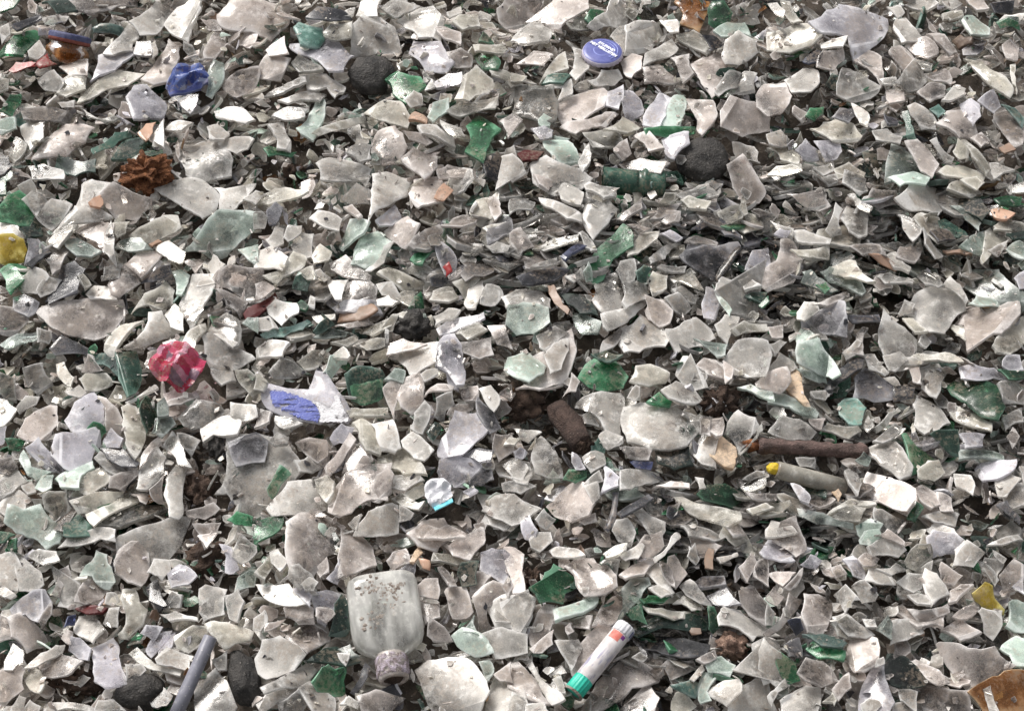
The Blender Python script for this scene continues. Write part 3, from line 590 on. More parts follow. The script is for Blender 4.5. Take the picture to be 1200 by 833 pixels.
P5;-244,-193,142;-8,-60;-121,62 92,96 116,-51 17,-81 -105,-25;glass_shard;medium dirty brown-grey five-sided glass shard above left of the dark brown clod
W6;-1740,-72,95;-33,-38;-124,31 -12,80 144,35 107,-101 -116,-43;glass_shard;small mid grey five-sided glass shard above left of the blue-painted shard
W9;-1453,-1158,-538;19,-49;-198,-64 -120,36 -70,143 102,180 215,-9 203,-52 20,-105 -150,-125;glass_shard;large bright white five-sided glass shard farther right of the brown soil pile
G4;-1594,-1046,-473;2,-64;-67,-42 6,145 90,67 3,-57 -30,-111;green_glass_shard;small green four-sided glass shard right of the brown soil pile
G5;-1621,-1352,-631;-2,-41;-103,10 -10,87 90,86 83,8 32,-61 -90,-127;green_glass_shard;small green six-sided glass shard below right of the brown soil pile
P7;-1062,-1148,-513;3,-42;-170,-107 -165,34 -74,198 127,238 245,214 228,-45 84,-31 -10,-138 -93,-192 -166,-159;glass_shard;large pale pinkish grey rounded glass shard left of the cyan-striped scrap
P6;-878,-1108,-445;-35,-63;-51,77 42,127 84,61 63,-58 -29,-123 -109,-83;glass_shard;medium brownish grey six-sided glass shard left of the cyan-striped scrap
W7;-899,-1288,-623;26,-66;-146,-45 -63,65 96,137 140,126 148,-67 -14,-109 -158,-105;glass_shard;medium pale grey five-sided glass shard below left of the cyan-striped scrap
P6;-1293,-1470,-676;46,-32;-228,88 -147,190 1,262 159,228 261,119 220,33 76,-88 -24,-331 -96,-355 -208,-117;glass_shard;large brownish grey four-sided glass shard farther above left of the small clear bottle
P7;-1357,-772,-348;32,-53;-143,22 -49,79 72,75 91,11 84,-123 -55,-63;glass_shard;medium pale pinkish grey five-sided glass shard below right of the blue-painted shard
P6;-1050,-880,-367;-16,-49;-117,-101 -56,151 84,50 103,-21 -14,-77;glass_shard;medium brownish grey four-sided glass shard below right of the blue-painted shard
Y7;-986,-736,-257;38,-24;-118,107 -59,154 39,106 111,-38 102,-149 -7,-150 -69,-25;glass_shard;medium pale yellowish grey six-sided glass shard below right of the blue-painted shard
W9;-856,-756,-254;2,-55;-119,101 28,137 68,27 94,-90 52,-123 -37,-108 -87,59;glass_shard;medium bright white four-sided glass shard above left of the cyan-striped scrap
Y7;-735,-894,-396;-27,-22;-158,126 -20,173 112,-20 155,-130 -6,-116 -87,-27;glass_shard;medium pale yellowish grey six-sided glass shard above left of the cyan-striped scrap
W6;-666,-829,-309;0,-41;-99,60 -14,153 131,-14 68,-114 -5,-87 -82,5;glass_shard;medium mid grey five-sided glass shard above left of the cyan-striped scrap
P7;-703,-448,-83;3,-53;-103,-40 -50,156 54,194 88,52 77,-89 5,-160 -71,-109;glass_shard;medium pale pinkish grey six-sided glass shard below the crumbly black lump
U9;-372,-759,-280;-13,-56;-144,-53 -115,12 -22,207 136,187 212,56 138,-22 36,-131 -97,-139 -143,-111;blue_glass_shard;large pale blue six-sided glass shard above the cyan-striped scrap
L7;-380,-935,-435;2,-72;-131,-5 -118,79 -16,102 160,65 175,35 59,-116 -13,-117 -116,-42;glass_shard;medium pale lavender five-sided glass shard just above right of the cyan-striped scrap
W7;-24,-1179,-603;-8,-55;-186,19 -93,112 38,123 212,3 110,-89 24,-117 -106,-49;glass_shard;medium pale grey five-sided glass shard right of the cyan-striped scrap
L6;-433,-305,65;3,-35;-108,-7 -85,207 -24,231 86,63 99,-208 47,-210 -17,-67;glass_shard;medium bluish grey rounded glass shard below right of the crumbly black lump
E3;-1066,-309,-97;11,-84;-122,85 -69,131 142,119 152,-79 -36,-142 -66,-112;green_glass_shard;medium dark bottle green five-sided glass shard right of the blue-painted shard
G5;-1036,-381,-117;-25,-70;-117,63 121,99 125,-43 -33,-78 -97,-41;green_glass_shard;medium green five-sided glass shard right of the blue-painted shard
W5;-1598,-209,-15;32,-72;-134,-29 -47,89 47,66 142,-5 81,-49 -87,-72;glass_shard;small dull grey six-sided glass shard just above the blue-painted shard
E2;-538,-721,-234;3,-55;-51,-13 6,72 51,22 -5,-80;green_glass_shard;small blackish green four-sided glass shard above the cyan-striped scrap
P6;-492,-1354,-652;-8,-20;-223,37 -80,67 8,17 64,55 181,-39 182,-81 -133,-55;glass_shard;medium brownish grey long thin glass shard just below the cyan-striped scrap
P6;-1050,-1485,-732;39,-16;-95,-57 -92,93 -100,177 20,209 134,107 169,-70 35,-189 -70,-255;glass_shard;medium brownish grey five-sided glass shard above left of the small clear bottle
P6;-360,-1745,-970;-2,-55;-85,85 -57,115 56,115 107,-67 59,-112 -25,-112 -55,-21;glass_shard;medium brownish grey five-sided glass shard right of the small clear bottle
L7;-100,-1499,-825;-6,-58;-115,-37 -109,85 -37,114 49,105 106,49 92,-73 49,-155 -36,-85;glass_shard;medium pale lavender five-sided glass shard below right of the cyan-striped scrap
W9;29,-1839,-985;-23,-68;-204,48 -24,138 76,126 133,88 104,-30 47,-168 4,-96 -138,-103;glass_shard;large bright white six-sided glass shard farther above left of the teal-ended tube
P6;-151,-1773,-975;10,-75;-110,54 30,169 143,114 -12,-14 17,-139 -67,-182;glass_shard;medium brownish grey six-sided glass shard farther right of the small clear bottle
A7;-272,-2038,-1078;-39,-62;-134,54 -59,103 77,49 168,-84 34,-100 -88,-20;glass_shard;medium pale aqua six-sided glass shard right of the small clear bottle
W7;-33,-2008,-1090;18,-66;-171,41 -31,90 138,55 137,-71 -72,-115;glass_shard;medium pale grey five-sided glass shard farther left of the teal-ended tube
W7;-392,-2279,-1208;-35,-52;-249,107 -161,167 -28,171 105,146 193,48 267,-103 168,-243 -121,-236 -185,-45;glass_shard;large pale grey five-sided glass shard below right of the small clear bottle
W7;-35,-2368,-1274;-24,-13;-165,-107 -113,167 -43,247 111,71 165,-151 42,-214;glass_shard;large pale grey six-sided glass shard farther left of the teal-ended tube
E2;-1100,-1915,-968;20,-67;-46,86 -7,151 38,76 63,-64 31,-121 -79,-126;green_glass_shard;medium blackish green six-sided glass shard just left of the small clear bottle
G6;-1141,-2257,-1215;49,-74;-133,-13 -68,78 -24,97 21,62 110,72 81,-7 89,-115 23,-106 -95,-68;green_glass_shard;medium bright green five-sided glass shard below left of the small clear bottle
E2;-1140,-2116,-1139;27,-20;-166,-61 -66,57 15,97 177,8 83,-52 -42,-48;green_glass_shard;medium blackish green five-sided glass shard below left of the small clear bottle
W8;-1495,-2140,-1126;-10,-64;-148,-7 -106,118 4,143 134,69 185,11 114,-84 -63,-141 -121,-105;glass_shard;large white six-sided glass shard just above right of the tall dark stone
W6;-1400,-2259,-1205;24,-37;-188,-89 16,68 92,144 165,91 105,-13 -27,-65 -157,-131;glass_shard;medium mid grey long thin glass shard right of the tall dark stone
W6;-1214,-2362,-1283;39,-40;-140,51 -61,129 103,28 111,-90 -14,-116;glass_shard;medium mid grey five-sided glass shard right of the tall dark stone
W7;-1513,-1796,-861;-13,-40;-178,98 -47,70 104,-25 222,-85 40,-102 -144,46;glass_shard;medium pale grey long thin glass shard above right of the tall dark stone
P7;-1377,-1917,-935;12,-56;-97,30 -32,92 95,39 108,-64 5,-68 -79,-28;glass_shard;medium pale pinkish grey six-sided glass shard above right of the tall dark stone
L6;-1204,-1826,-921;22,-26;-118,66 -10,124 89,125 71,-8 13,-164 -44,-138;glass_shard;medium bluish grey six-sided glass shard left of the small clear bottle
P6;-1332,-1995,-1064;24,-11;-123,-27 -118,58 125,168 165,32 29,-150 -76,-76;glass_shard;medium brownish grey five-sided glass shard above right of the tall dark stone
E2;-296,-1603,-836;-15,-68;-66,3 -38,74 77,84 64,-75 -36,-85;green_glass_shard;small blackish green five-sided glass shard below the cyan-striped scrap
K3;-967,-2237,-1214;-1,-46;-56,-93 28,117 57,86 -28,-108;dark_glass_shard;small charcoal long thin glass shard below left of the small clear bottle
P5;-842,-2394,-1285;27,-52;-138,28 -17,83 177,46 72,-77 -92,-80;glass_shard;medium dirty brown-grey five-sided glass shard below the small clear bottle
O8;-633,-1492,-762;22,-20;-40,-63 10,93 42,38 -11,-66;ceramic_chip;small pale peach four-sided chip below the cyan-striped scrap
O7;-574,-1556,-795;-13,-78;-44,40 28,24 29,-39 -14,-25;ceramic_chip;small orange four-sided chip above right of the small clear bottle
P8;-545,-1342,-694;37,-47;-167,-22 -57,99 94,147 159,-4 55,-115 -81,-102;glass_shard;medium pinkish white six-sided glass shard just below the cyan-striped scrap
P7;-310,-1402,-735;5,-32;-113,-15 -71,42 113,182 123,13 32,-120 -82,-97;glass_shard;medium pale pinkish grey five-sided glass shard below right of the cyan-striped scrap
Y3;194,1876,1275;-12,-51;-196,-58 -178,247 146,193 173,49 141,-199 7,-140 -94,-85;glass_shard;large dark olive four-sided glass shard below left of the round blue bottle cap
E4;348,2122,1454;-12,-45;-119,-37 -58,60 117,37 60,-60;green_glass_shard;small dark bottle green four-sided glass shard below left of the round blue bottle cap
P7;440,2822,1804;-10,-52;-194,-12 -85,185 195,146 196,48 70,-42 -37,-141 -143,-179;glass_shard;medium pale pinkish grey six-sided glass shard above left of the round blue bottle cap
W7;187,2569,1703;0,-42;-196,-40 41,183 131,69 108,-98 -83,-112;glass_shard;medium pale grey five-sided glass shard left of the round blue bottle cap
G4;683,2814,1792;24,-47;-79,-45 -30,62 84,74 60,-1 -34,-90;green_glass_shard;small green five-sided glass shard just above the round blue bottle cap
W7;824,2860,1768;57,-51;-228,-175 -57,13 5,184 147,248 173,15 119,-79 -151,-196;glass_shard;medium pale grey rounded glass shard just above the round blue bottle cap
B6;1488,2855,1818;5,-52;-141,91 -103,143 162,155 128,-19 53,-233 -100,-132;amber_glass_shard;medium amber five-sided glass shard just above the top amber shard
G4;1692,2684,1824;-22,-76;-89,28 -46,123 41,123 111,8 87,-87 -18,-124 -86,-70;green_glass_shard;medium green six-sided glass shard just right of the top amber shard
K2;1634,2449,1662;21,-61;-91,52 31,65 74,-28 -14,-88;dark_glass_shard;small near black four-sided glass shard just below right of the top amber shard
W9;1821,2370,1613;9,-72;-131,-57 -96,84 13,172 154,97 166,-13 -1,-147 -105,-133;glass_shard;medium bright white six-sided glass shard below right of the top amber shard
W8;1224,2522,1566;20,-41;-143,-62 109,230 148,76 45,-62 -155,-176;glass_shard;small white five-sided glass shard below left of the top amber shard
W9;1111,2701,1652;64,-56;-197,39 -49,134 173,172 273,43 15,-146 -205,-235;glass_shard;medium bright white six-sided glass shard right of the round blue bottle cap
P7;1578,2240,1482;4,-40;-155,130 -19,223 62,140 164,-29 12,-291 -64,-164;glass_shard;medium pale pinkish grey five-sided glass shard below the top amber shard
P6;1189,2285,1430;14,-38;-139,95 9,154 176,-42 82,-91 -129,-113;glass_shard;medium brownish grey five-sided glass shard below right of the round blue bottle cap
P7;2054,1919,1344;-12,-59;-122,49 -52,162 116,168 158,13 63,-148 -42,-170 -122,-70;glass_shard;medium pale pinkish grey six-sided glass shard above right of the big black stone
P8;1824,1833,1213;36,-78;-226,-109 -204,35 -97,180 97,137 224,11 222,-97 -9,-156;glass_shard;large pinkish white six-sided glass shard above right of the big black stone
W6;369,1229,944;1,-56;-230,125 -106,208 170,67 250,-17 166,-118 -46,-199 -207,-61;glass_shard;large mid grey six-sided glass shard left of the ridged green bottle neck
W7;546,2358,1515;2,-37;-83,-137 -58,221 80,154 96,-14 -34,-218;glass_shard;small pale grey five-sided glass shard just below left of the round blue bottle cap
W8;764,2253,1417;28,-74;-166,-37 -43,65 103,93 142,19 64,-59 -99,-79;glass_shard;small white six-sided glass shard just below the round blue bottle cap
P7;630,1830,1192;16,-53;-251,-66 -75,1 117,116 230,135 112,-43 -129,-141;glass_shard;medium pale pinkish grey long thin glass shard below the round blue bottle cap
P9;565,2011,1284;-11,-36;-255,-41 -86,126 158,220 209,137 166,-26 -9,-190 -179,-219;glass_shard;medium pinkish white six-sided glass shard below the round blue bottle cap
G5;1219,1644,1167;8,-71;-191,16 -53,41 221,47 219,-7 -22,-54 -173,-42;green_glass_shard;small green long thin glass shard just above left of the big black stone
L7;1155,1876,1267;-6,-45;-128,-150 -74,40 20,223 130,149 55,-70 -1,-186;glass_shard;medium pale lavender five-sided glass shard above left of the big black stone
P8;1476,1796,1239;-18,-40;-96,237 118,171 88,-107 2,-218 -34,-137 -19,-34 -60,96;glass_shard;medium pinkish white five-sided glass shard just above the big black stone
A9;1310,1901,1274;12,-43;-152,-189 -58,58 56,228 89,152 55,-57 13,-185;glass_shard;medium icy aqua five-sided glass shard above left of the big black stone
P7;1795,1278,861;8,-86;-142,146 -5,246 161,-62 107,-149 -26,-143 -95,-36;glass_shard;medium pale pinkish grey five-sided glass shard below right of the big black stone
L7;1276,1526,1107;-34,-48;-121,79 38,103 101,95 102,-30 -28,-159 -92,-86;glass_shard;small pale lavender five-sided glass shard just above left of the big black stone
Y4;729,1593,1112;-5,-35;-177,102 74,119 138,-23 64,-129 -99,-67;glass_shard;medium dark olive five-sided glass shard above left of the ridged green bottle neck
A8;386,1471,1059;17,-39;-142,117 48,184 139,-52 128,-144 -58,-94 -115,-7;glass_shard;medium icy aqua five-sided glass shard above left of the ridged green bottle neck
R3;134,1381,1058;14,-37;-94,-4 -35,53 118,66 64,-41 -52,-73;brick_chip;small rusty red five-sided chip farther left of the ridged green bottle neck
P5;1008,1311,999;-28,-55;-193,48 -24,74 206,-14 137,-80 -128,-26;glass_shard;small dirty brown-grey long thin glass shard just above right of the ridged green bottle neck
W6;636,820,773;1,-50;-111,-8 -73,242 71,191 155,56 78,-79 -37,-243 -82,-152;glass_shard;medium mid grey five-sided glass shard below left of the ridged green bottle neck
P6;46,595,645;3,-67;-61,75 18,138 120,-37 -14,-109 -61,-66;glass_shard;small brownish grey five-sided glass shard farther below left of the ridged green bottle neck
G5;709,499,586;-11,-55;-155,-82 -81,64 49,189 115,280 190,158 186,63 26,-48 -41,-203 -120,-235 -165,-175;green_glass_shard;medium green rounded glass shard below the ridged green bottle neck
L4;1478,645,525;21,-68;-243,-28 -165,84 34,68 221,130 244,97 5,-203 -91,-143;glass_shard;medium slate grey four-sided glass shard farther below the big black stone
K1;1593,541,485;-39,-44;-105,-88 102,151 117,126 -21,-54 -92,-132;dark_glass_shard;small near black long thin glass shard farther below the big black stone
E3;955,330,506;16,-70;-55,11 10,69 65,44 22,-68 -41,-55;green_glass_shard;small dark bottle green five-sided glass shard below the ridged green bottle neck
W6;681,196,392;5,-32;-104,-52 -82,124 86,241 116,124 101,-133 -25,-197 -90,-98;glass_shard;medium mid grey six-sided glass shard farther below the ridged green bottle neck
W6;899,222,398;49,-41;-119,-126 -92,52 41,136 152,120 107,-7 -85,-171;glass_shard;medium mid grey six-sided glass shard farther above left of the dark soil clod
W7;786,27,304;39,-31;-170,-56 -4,68 213,261 200,187 41,-57 -118,-209 -150,-179;glass_shard;medium pale grey five-sided glass shard farther above right of the rusty pipe stub
W7;944,-78,190;13,-28;-182,-92 -87,110 -17,241 133,145 195,12 149,-88 -40,-163 -147,-156;glass_shard;medium pale grey six-sided glass shard farther above left of the dark soil clod
P7;1062,111,294;-3,-56;-99,22 -41,112 52,119 101,17 73,-91 -5,-125 -79,-52;glass_shard;medium pale pinkish grey six-sided glass shard farther above left of the dark soil clod
W9;1284,-42,193;34,-61;-193,13 -65,76 57,148 172,81 202,1 96,-84 -109,-158 -155,-74;glass_shard;medium bright white five-sided glass shard above the dark soil clod
L7;1442,206,315;-1,-61;-64,6 -26,140 50,104 72,5 21,-136 -55,-118;glass_shard;small pale lavender six-sided glass shard farther above the dark soil clod
W5;1648,253,321;39,-76;-187,61 -104,179 177,-21 174,-117 -58,-102;glass_shard;medium dull grey five-sided glass shard farther above the dark soil clod
A8;102,-27,303;-11,-58;-133,118 -25,138 159,81 169,-44 50,-124 -72,-125 -148,-41;glass_shard;medium icy aqua rounded glass shard above the dark brown clod
W7;108,131,388;-3,-33;-185,27 -77,115 93,98 169,-7 167,-97 -16,-46 -153,-87;glass_shard;medium pale grey rounded glass shard farther above the dark brown clod
E1;480,83,375;-15,-32;-142,125 -18,104 102,-19 129,-114 7,-105 -82,12;green_glass_shard;small blackish green five-sided glass shard farther above right of the dark brown clod
W8;324,-283,144;24,-45;-103,-28 -23,94 89,211 78,46 20,-133 -58,-184;glass_shard;medium white five-sided glass shard above right of the dark brown clod
A5;519,-46,284;-22,-36;-99,144 1,80 122,-10 88,-108 -35,-93 -79,-10;glass_shard;small dull greenish grey five-sided glass shard farther above right of the dark brown clod
O5;333,64,415;-26,-58;-82,136 -35,129 80,-100 64,-132 -29,-31;ceramic_chip;small copper brown long thin chip farther above the dark brown clod
L6;1840,627,488;33,-54;-122,-105 -46,81 101,151 97,-2 -27,-122;glass_shard;small bluish grey five-sided glass shard farther below right of the big black stone
P7;1990,610,439;7,-57;-162,-157 -120,-23 -18,57 30,251 111,255 168,-29 96,-126 -103,-219;glass_shard;medium pale pinkish grey rounded glass shard farther below right of the big black stone
E3;1796,275,340;14,-29;-101,22 82,90 46,-85 -27,-26;green_glass_shard;small dark bottle green triangular glass shard farther above the dark soil clod
G4;1824,164,347;-30,-48;-44,-19 32,60 35,2 -23,-43;green_glass_shard;small green four-sided glass shard farther above right of the dark soil clod
Y7;1772,1007,656;6,-36;-117,27 -25,144 149,69 136,-54 -18,-136 -124,-47;glass_shard;medium pale yellowish grey five-sided glass shard below right of the big black stone
K3;207,255,518;11,-38;-177,-20 -6,65 214,90 102,-32 -131,-102;dark_glass_shard;small charcoal long thin glass shard farther above the dark brown clod
U2;442,394,656;-6,-29;-86,-46 41,81 103,51 -56,-85;blue_glass_shard;small navy long thin glass shard below left of the ridged green bottle neck
K4;1424,868,671;29,-52;-84,-45 25,58 75,29 -15,-40;dark_glass_shard;small charcoal four-sided glass shard below the big black stone
K4;1618,876,660;12,-38;-108,35 -3,120 20,5 111,-77 -20,-82;dark_glass_shard;small charcoal five-sided glass shard below the big black stone
E3;673,-283,133;-6,-22;-116,13 -9,59 109,-5 16,-66;green_glass_shard;small dark bottle green long thin glass shard above right of the rusty pipe stub
G6;640,-336,8;-12,-64;-182,-20 -120,92 -35,154 85,114 179,-23 139,-103 34,-122 -101,-90;green_glass_shard;medium bright green six-sided glass shard above right of the rusty pipe stub
W7;654,-617,-131;27,-43;-199,68 -138,137 -28,168 138,183 142,100 102,-111 114,-200 36,-224 -37,-102 -127,-10;glass_shard;medium pale grey five-sided glass shard just above right of the rusty pipe stub
W7;1006,-770,-182;-9,-32;-230,219 -113,250 63,213 290,90 279,-52 182,-183 65,-213 -78,-191 -219,-109 -244,-6;glass_shard;large pale grey six-sided glass shard below left of the dark soil clod
Y6;966,-414,41;6,-51;-147,-52 -97,75 9,98 142,31 107,-60 -14,-91;glass_shard;medium yellowish grey six-sided glass shard left of the dark soil clod
W6;1270,-373,34;-23,-65;-124,7 -66,148 8,108 78,-13 104,-112 -2,-134;glass_shard;medium mid grey five-sided glass shard just above left of the dark soil clod
W7;1186,-574,-20;40,-39;-170,-19 -46,96 87,81 147,-14 92,-68 -107,-74;glass_shard;medium pale grey six-sided glass shard just left of the dark soil clod
G6;1026,-601,-65;-1,-55;-95,-1 -3,75 83,-2 66,-45 -51,-27;green_glass_shard;small bright green five-sided glass shard left of the dark soil clod
P8;234,-263,71;-25,-61;-289,7 -148,41 -7,91 72,199 189,252 177,-66 145,-162 6,-195 -148,-160;glass_shard;large pinkish white five-sided glass shard just above right of the dark brown clod
A8;91,-328,56;1,-26;-144,-22 -121,117 0,188 150,26 134,-44 28,-147 -46,-113;glass_shard;medium icy aqua five-sided glass shard just above the dark brown clod
W6;219,-872,-378;-1,-52;-87,-3 -72,82 -19,227 75,80 131,-139 29,-138 -58,-104;glass_shard;medium mid grey five-sided glass shard just below left of the rusty pipe stub
W7;849,-1110,-393;43,-47;-130,27 -46,64 187,98 175,20 -53,-94 -127,-112;glass_shard;medium pale grey five-sided glass shard below right of the rusty pipe stub
G4;437,-1049,-406;23,-49;-93,-41 -47,49 73,49 72,-2 -4,-54;green_glass_shard;small green five-sided glass shard below the rusty pipe stub
P7;413,-1164,-520;-54,-32;-232,46 -144,156 -24,160 43,149 109,83 188,-43 135,-110 100,-167 -33,-174 -149,-89;glass_shard;large pale pinkish grey six-sided glass shard below the rusty pipe stub
Y6;1295,-1233,-542;-16,-17;-262,241 -217,255 -58,54 93,-21 228,-91 228,-157 131,-203 -16,-110 -146,48;glass_shard;medium yellowish grey long thin glass shard farther left of the yellow-tipped tube
G3;1424,-1165,-494;26,-55;-177,4 -119,74 20,92 109,39 167,-17 132,-84 10,-68 -141,-39;green_glass_shard;medium deep green six-sided glass shard left of the yellow-tipped tube
W6;919,-1348,-599;3,-55;-126,100 -60,125 106,8 103,-55 14,-150 -38,-26;glass_shard;medium mid grey six-sided glass shard farther below right of the rusty pipe stub
W6;742,-1403,-635;14,-47;-77,4 -45,89 28,104 82,-3 48,-117 -36,-75;glass_shard;small mid grey six-sided glass shard farther below right of the rusty pipe stub
K4;668,-1275,-554;-18,-53;-58,-120 7,146 51,142 31,-17 -30,-147;dark_glass_shard;small charcoal long thin glass shard below right of the rusty pipe stub
K3;831,-1298,-492;-24,-15;-139,-47 87,90 114,59 51,-13 -112,-88;dark_glass_shard;small charcoal long thin glass shard farther below right of the rusty pipe stub
W6;1572,-776,-217;-9,-55;-120,-12 -86,71 -5,177 107,111 139,42 34,-103 -30,-183 -39,-99;glass_shard;medium mid grey five-sided glass shard just below right of the dark soil clod
W6;1306,-952,-297;-21,-51;-106,55 -34,165 85,-35 73,-109 -19,-73;glass_shard;small mid grey five-sided glass shard below the dark soil clod
O8;1414,-918,-278;3,-30;-117,42 -50,147 10,159 115,28 83,-155 25,-157 -67,-59;ceramic_chip;medium pale peach five-sided chip below the dark soil clod
P7;1832,-413,0;2,-55;-129,-22 -32,66 108,121 127,-2 44,-106 -117,-56;glass_shard;medium pale pinkish grey six-sided glass shard right of the dark soil clod
W6;1672,-299,91;-16,-56;-189,20 -67,166 142,147 164,40 106,-145 -27,-133 -129,-90;glass_shard;large mid grey six-sided glass shard above right of the dark soil clod
U3;881,-1027,-335;-16,-62;-86,41 73,15 56,-39 -44,-17;blue_glass_shard;small navy four-sided glass shard below right of the rusty pipe stub
E1;1097,-993,-303;-9,-40;-122,86 110,88 129,-61 -3,-88 -114,-25;green_glass_shard;medium blackish green five-sided glass shard below left of the dark soil clod
P8;21,-1568,-808;-32,-27;-83,212 -7,190 53,116 44,-51 66,-222 -22,-208 -52,-24;glass_shard;medium pinkish white five-sided glass shard farther below right of the cyan-striped scrap
G4;300,-1692,-867;39,-46;-160,-106 -82,82 -19,159 35,122 135,72 133,8 55,-47 38,-129 -130,-155;green_glass_shard;medium green five-sided glass shard above left of the teal-ended tube
P7;519,-1641,-839;-16,-34;-174,94 -93,183 21,151 117,68 170,-27 173,-114 39,-150 -46,-157 -100,-64 -111,25;glass_shard;large pale pinkish grey five-sided glass shard above the teal-ended tube
A7;427,-1824,-947;-7,-16;-163,-1 20,46 134,109 131,27 31,-57 -151,-123;glass_shard;small pale aqua long thin glass shard above left of the teal-ended tube
P7;190,-1905,-1050;-13,-72;-87,-42 -23,95 19,150 82,142 89,51 32,-114 -38,-168 -73,-112;glass_shard;medium pale pinkish grey six-sided glass shard above left of the teal-ended tube
P7;657,-1805,-997;28,-14;-139,-155 -73,31 55,219 121,197 71,-28 8,-109 -37,-144;glass_shard;medium pale pinkish grey six-sided glass shard above the teal-ended tube
A5;782,-1761,-910;-3,-49;-68,57 5,134 118,140 129,85 55,-23 -61,-145 -118,-190 -58,-52;glass_shard;medium dull greenish grey rounded glass shard above right of the teal-ended tube
P7;914,-1512,-682;10,-75;-82,-26 -37,74 79,105 91,5 3,-82 -54,-76;glass_shard;small pale pinkish grey six-sided glass shard farther above right of the teal-ended tube
G5;924,-1775,-921;41,-24;-99,-30 -33,21 128,71 75,-4 -69,-57;green_glass_shard;small green long thin glass shard above right of the teal-ended tube
G4;799,-1880,-969;-40,-56;-68,7 37,66 56,-38 -25,-35;green_glass_shard;small green four-sided glass shard above right of the teal-ended tube
E2;1007,-1872,-1047;-8,-42;-249,-15 -226,32 167,77 275,39 257,-25 -34,-26 -190,-82;green_glass_shard;medium blackish green long thin glass shard left of the pinkish lump
G3;1304,-1886,-1015;7,-71;-30,96 12,90 49,-43 -2,-85 -29,-58;green_glass_shard;small deep green five-sided glass shard just above left of the pinkish lump
W8;1455,-1905,-1025;30,-37;-131,28 -79,113 43,121 137,-66 111,-104 41,-53 -122,-36;glass_shard;medium white four-sided glass shard just above the pinkish lump
W6;371,-2063,-1122;26,-37;-99,59 60,94 87,26 11,-147 -58,-30;glass_shard;small mid grey four-sided glass shard just left of the teal-ended tube
P7;512,-2019,-1105;-12,-64;-142,-151 -113,-26 -14,69 85,194 125,121 138,78 38,-59 -116,-222;glass_shard;medium pale pinkish grey long thin glass shard just above left of the teal-ended tube
W7;193,-2219,-1253;-47,-40;-218,242 -93,226 118,-98 147,-149 56,-172 -18,-36;glass_shard;medium pale grey long thin glass shard left of the teal-ended tube
P6;100,-2270,-1239;-5,-21;-127,202 -58,198 77,-28 142,-173 88,-171 -127,-18;glass_shard;medium brownish grey five-sided glass shard left of the teal-ended tube
P7;693,-2166,-1321;-21,-43;-158,50 1,171 113,174 260,65 244,20 76,-22 -38,-116 -220,-186 -275,-151;glass_shard;large pale pinkish grey six-sided glass shard just below right of the teal-ended tube
P6;834,-2260,-1400;-29,-43;-156,-22 49,144 113,28 66,-84 -73,-64;glass_shard;medium brownish grey five-sided glass shard below right of the teal-ended tube
P5;1074,-2069,-1242;2,-76;-108,3 -51,57 101,44 113,-11 -55,-93;glass_shard;small dirty brown-grey five-sided glass shard left of the pinkish lump
W8;1353,-2271,-1292;-43,-28;-129,23 1,82 101,66 112,-37 -3,-107 -82,-25;glass_shard;medium white five-sided glass shard just below the pinkish lump
T4;1117,-2224,-1297;17,-57;-109,11 19,47 75,36 56,-65 -41,-28;teal_glass_shard;small dark teal four-sided glass shard below left of the pinkish lump
W7;1667,-2146,-1173;18,-57;-131,125 -42,174 56,137 123,-88 90,-147 19,-151 -115,-46;glass_shard;medium pale grey six-sided glass shard just below right of the pinkish lump
O4;1189,-1916,-1074;-16,-50;-49,30 34,16 38,-22 -24,-25;ceramic_chip;small copper brown four-sided chip just left of the pinkish lump
O5;1305,-1591,-726;4,-42;-37,-70 -5,82 30,74 11,-85;ceramic_chip;small copper brown four-sided chip above the pinkish lump
W7;44,-1853,-953;-46,-67;-144,90 -2,95 106,47 106,19 13,-141 -81,-108;glass_shard;medium pale grey five-sided glass shard farther above left of the teal-ended tube
P5;1573,-1771,-957;25,-34;-88,84 10,173 113,18 79,-158 -32,-94 -83,-18;glass_shard;medium dirty brown-grey five-sided glass shard above right of the pinkish lump
W7;1518,-2274,-1329;20,-74;-62,57 40,113 125,87 189,-113 -154,-118 -136,-24;glass_shard;large pale grey five-sided glass shard below the pinkish lump
K2;1004,-1952,-1148;-23,-11;-224,116 -27,84 273,-38 238,-112 -39,-80 -229,33;dark_glass_shard;medium near black long thin glass shard left of the pinkish lump
L7;2719,2466,1805;19,-52;-342,-34 -162,140 -41,245 121,221 351,117 295,-86 42,-315 -11,-140 -244,-136;glass_shard;large pale lavender six-sided glass shard farther left of the copper chip
Y7;2286,2388,1709;-31,-50;-223,123 -2,151 205,105 208,-41 111,-122 -63,-141 -239,-73;glass_shard;medium pale yellowish grey six-sided glass shard farther right of the top amber shard
P6;2885,2153,1541;-21,-43;-144,87 -17,190 76,99 68,-88 32,-209 -17,-74;glass_shard;small brownish grey six-sided glass shard left of the copper chip
W6;3157,1953,1497;35,-58;-151,-72 -64,63 52,211 139,12 76,-69 -49,-141;glass_shard;medium mid grey four-sided glass shard below left of the copper chip
W6;2732,1969,1419;13,-74;-172,-76 -128,143 46,130 191,15 103,-87 -39,-123;glass_shard;medium mid grey six-sided glass shard farther below left of the copper chip
G5;2380,1756,1280;27,-55;-87,-43 -39,44 77,79 66,5 -15,-85;green_glass_shard;small green five-sided glass shard farther right of the big black stone
E2;2543,1988,1461;-24,-85;-64,-24 -10,70 43,38 30,-84;green_glass_shard;small blackish green four-sided glass shard farther left of the copper chip
Y8;2561,1671,1155;0,-40;-240,-28 -112,108 12,159 117,69 168,-75 127,-113 -73,-117;glass_shard;medium cream white six-sided glass shard farther right of the big black stone
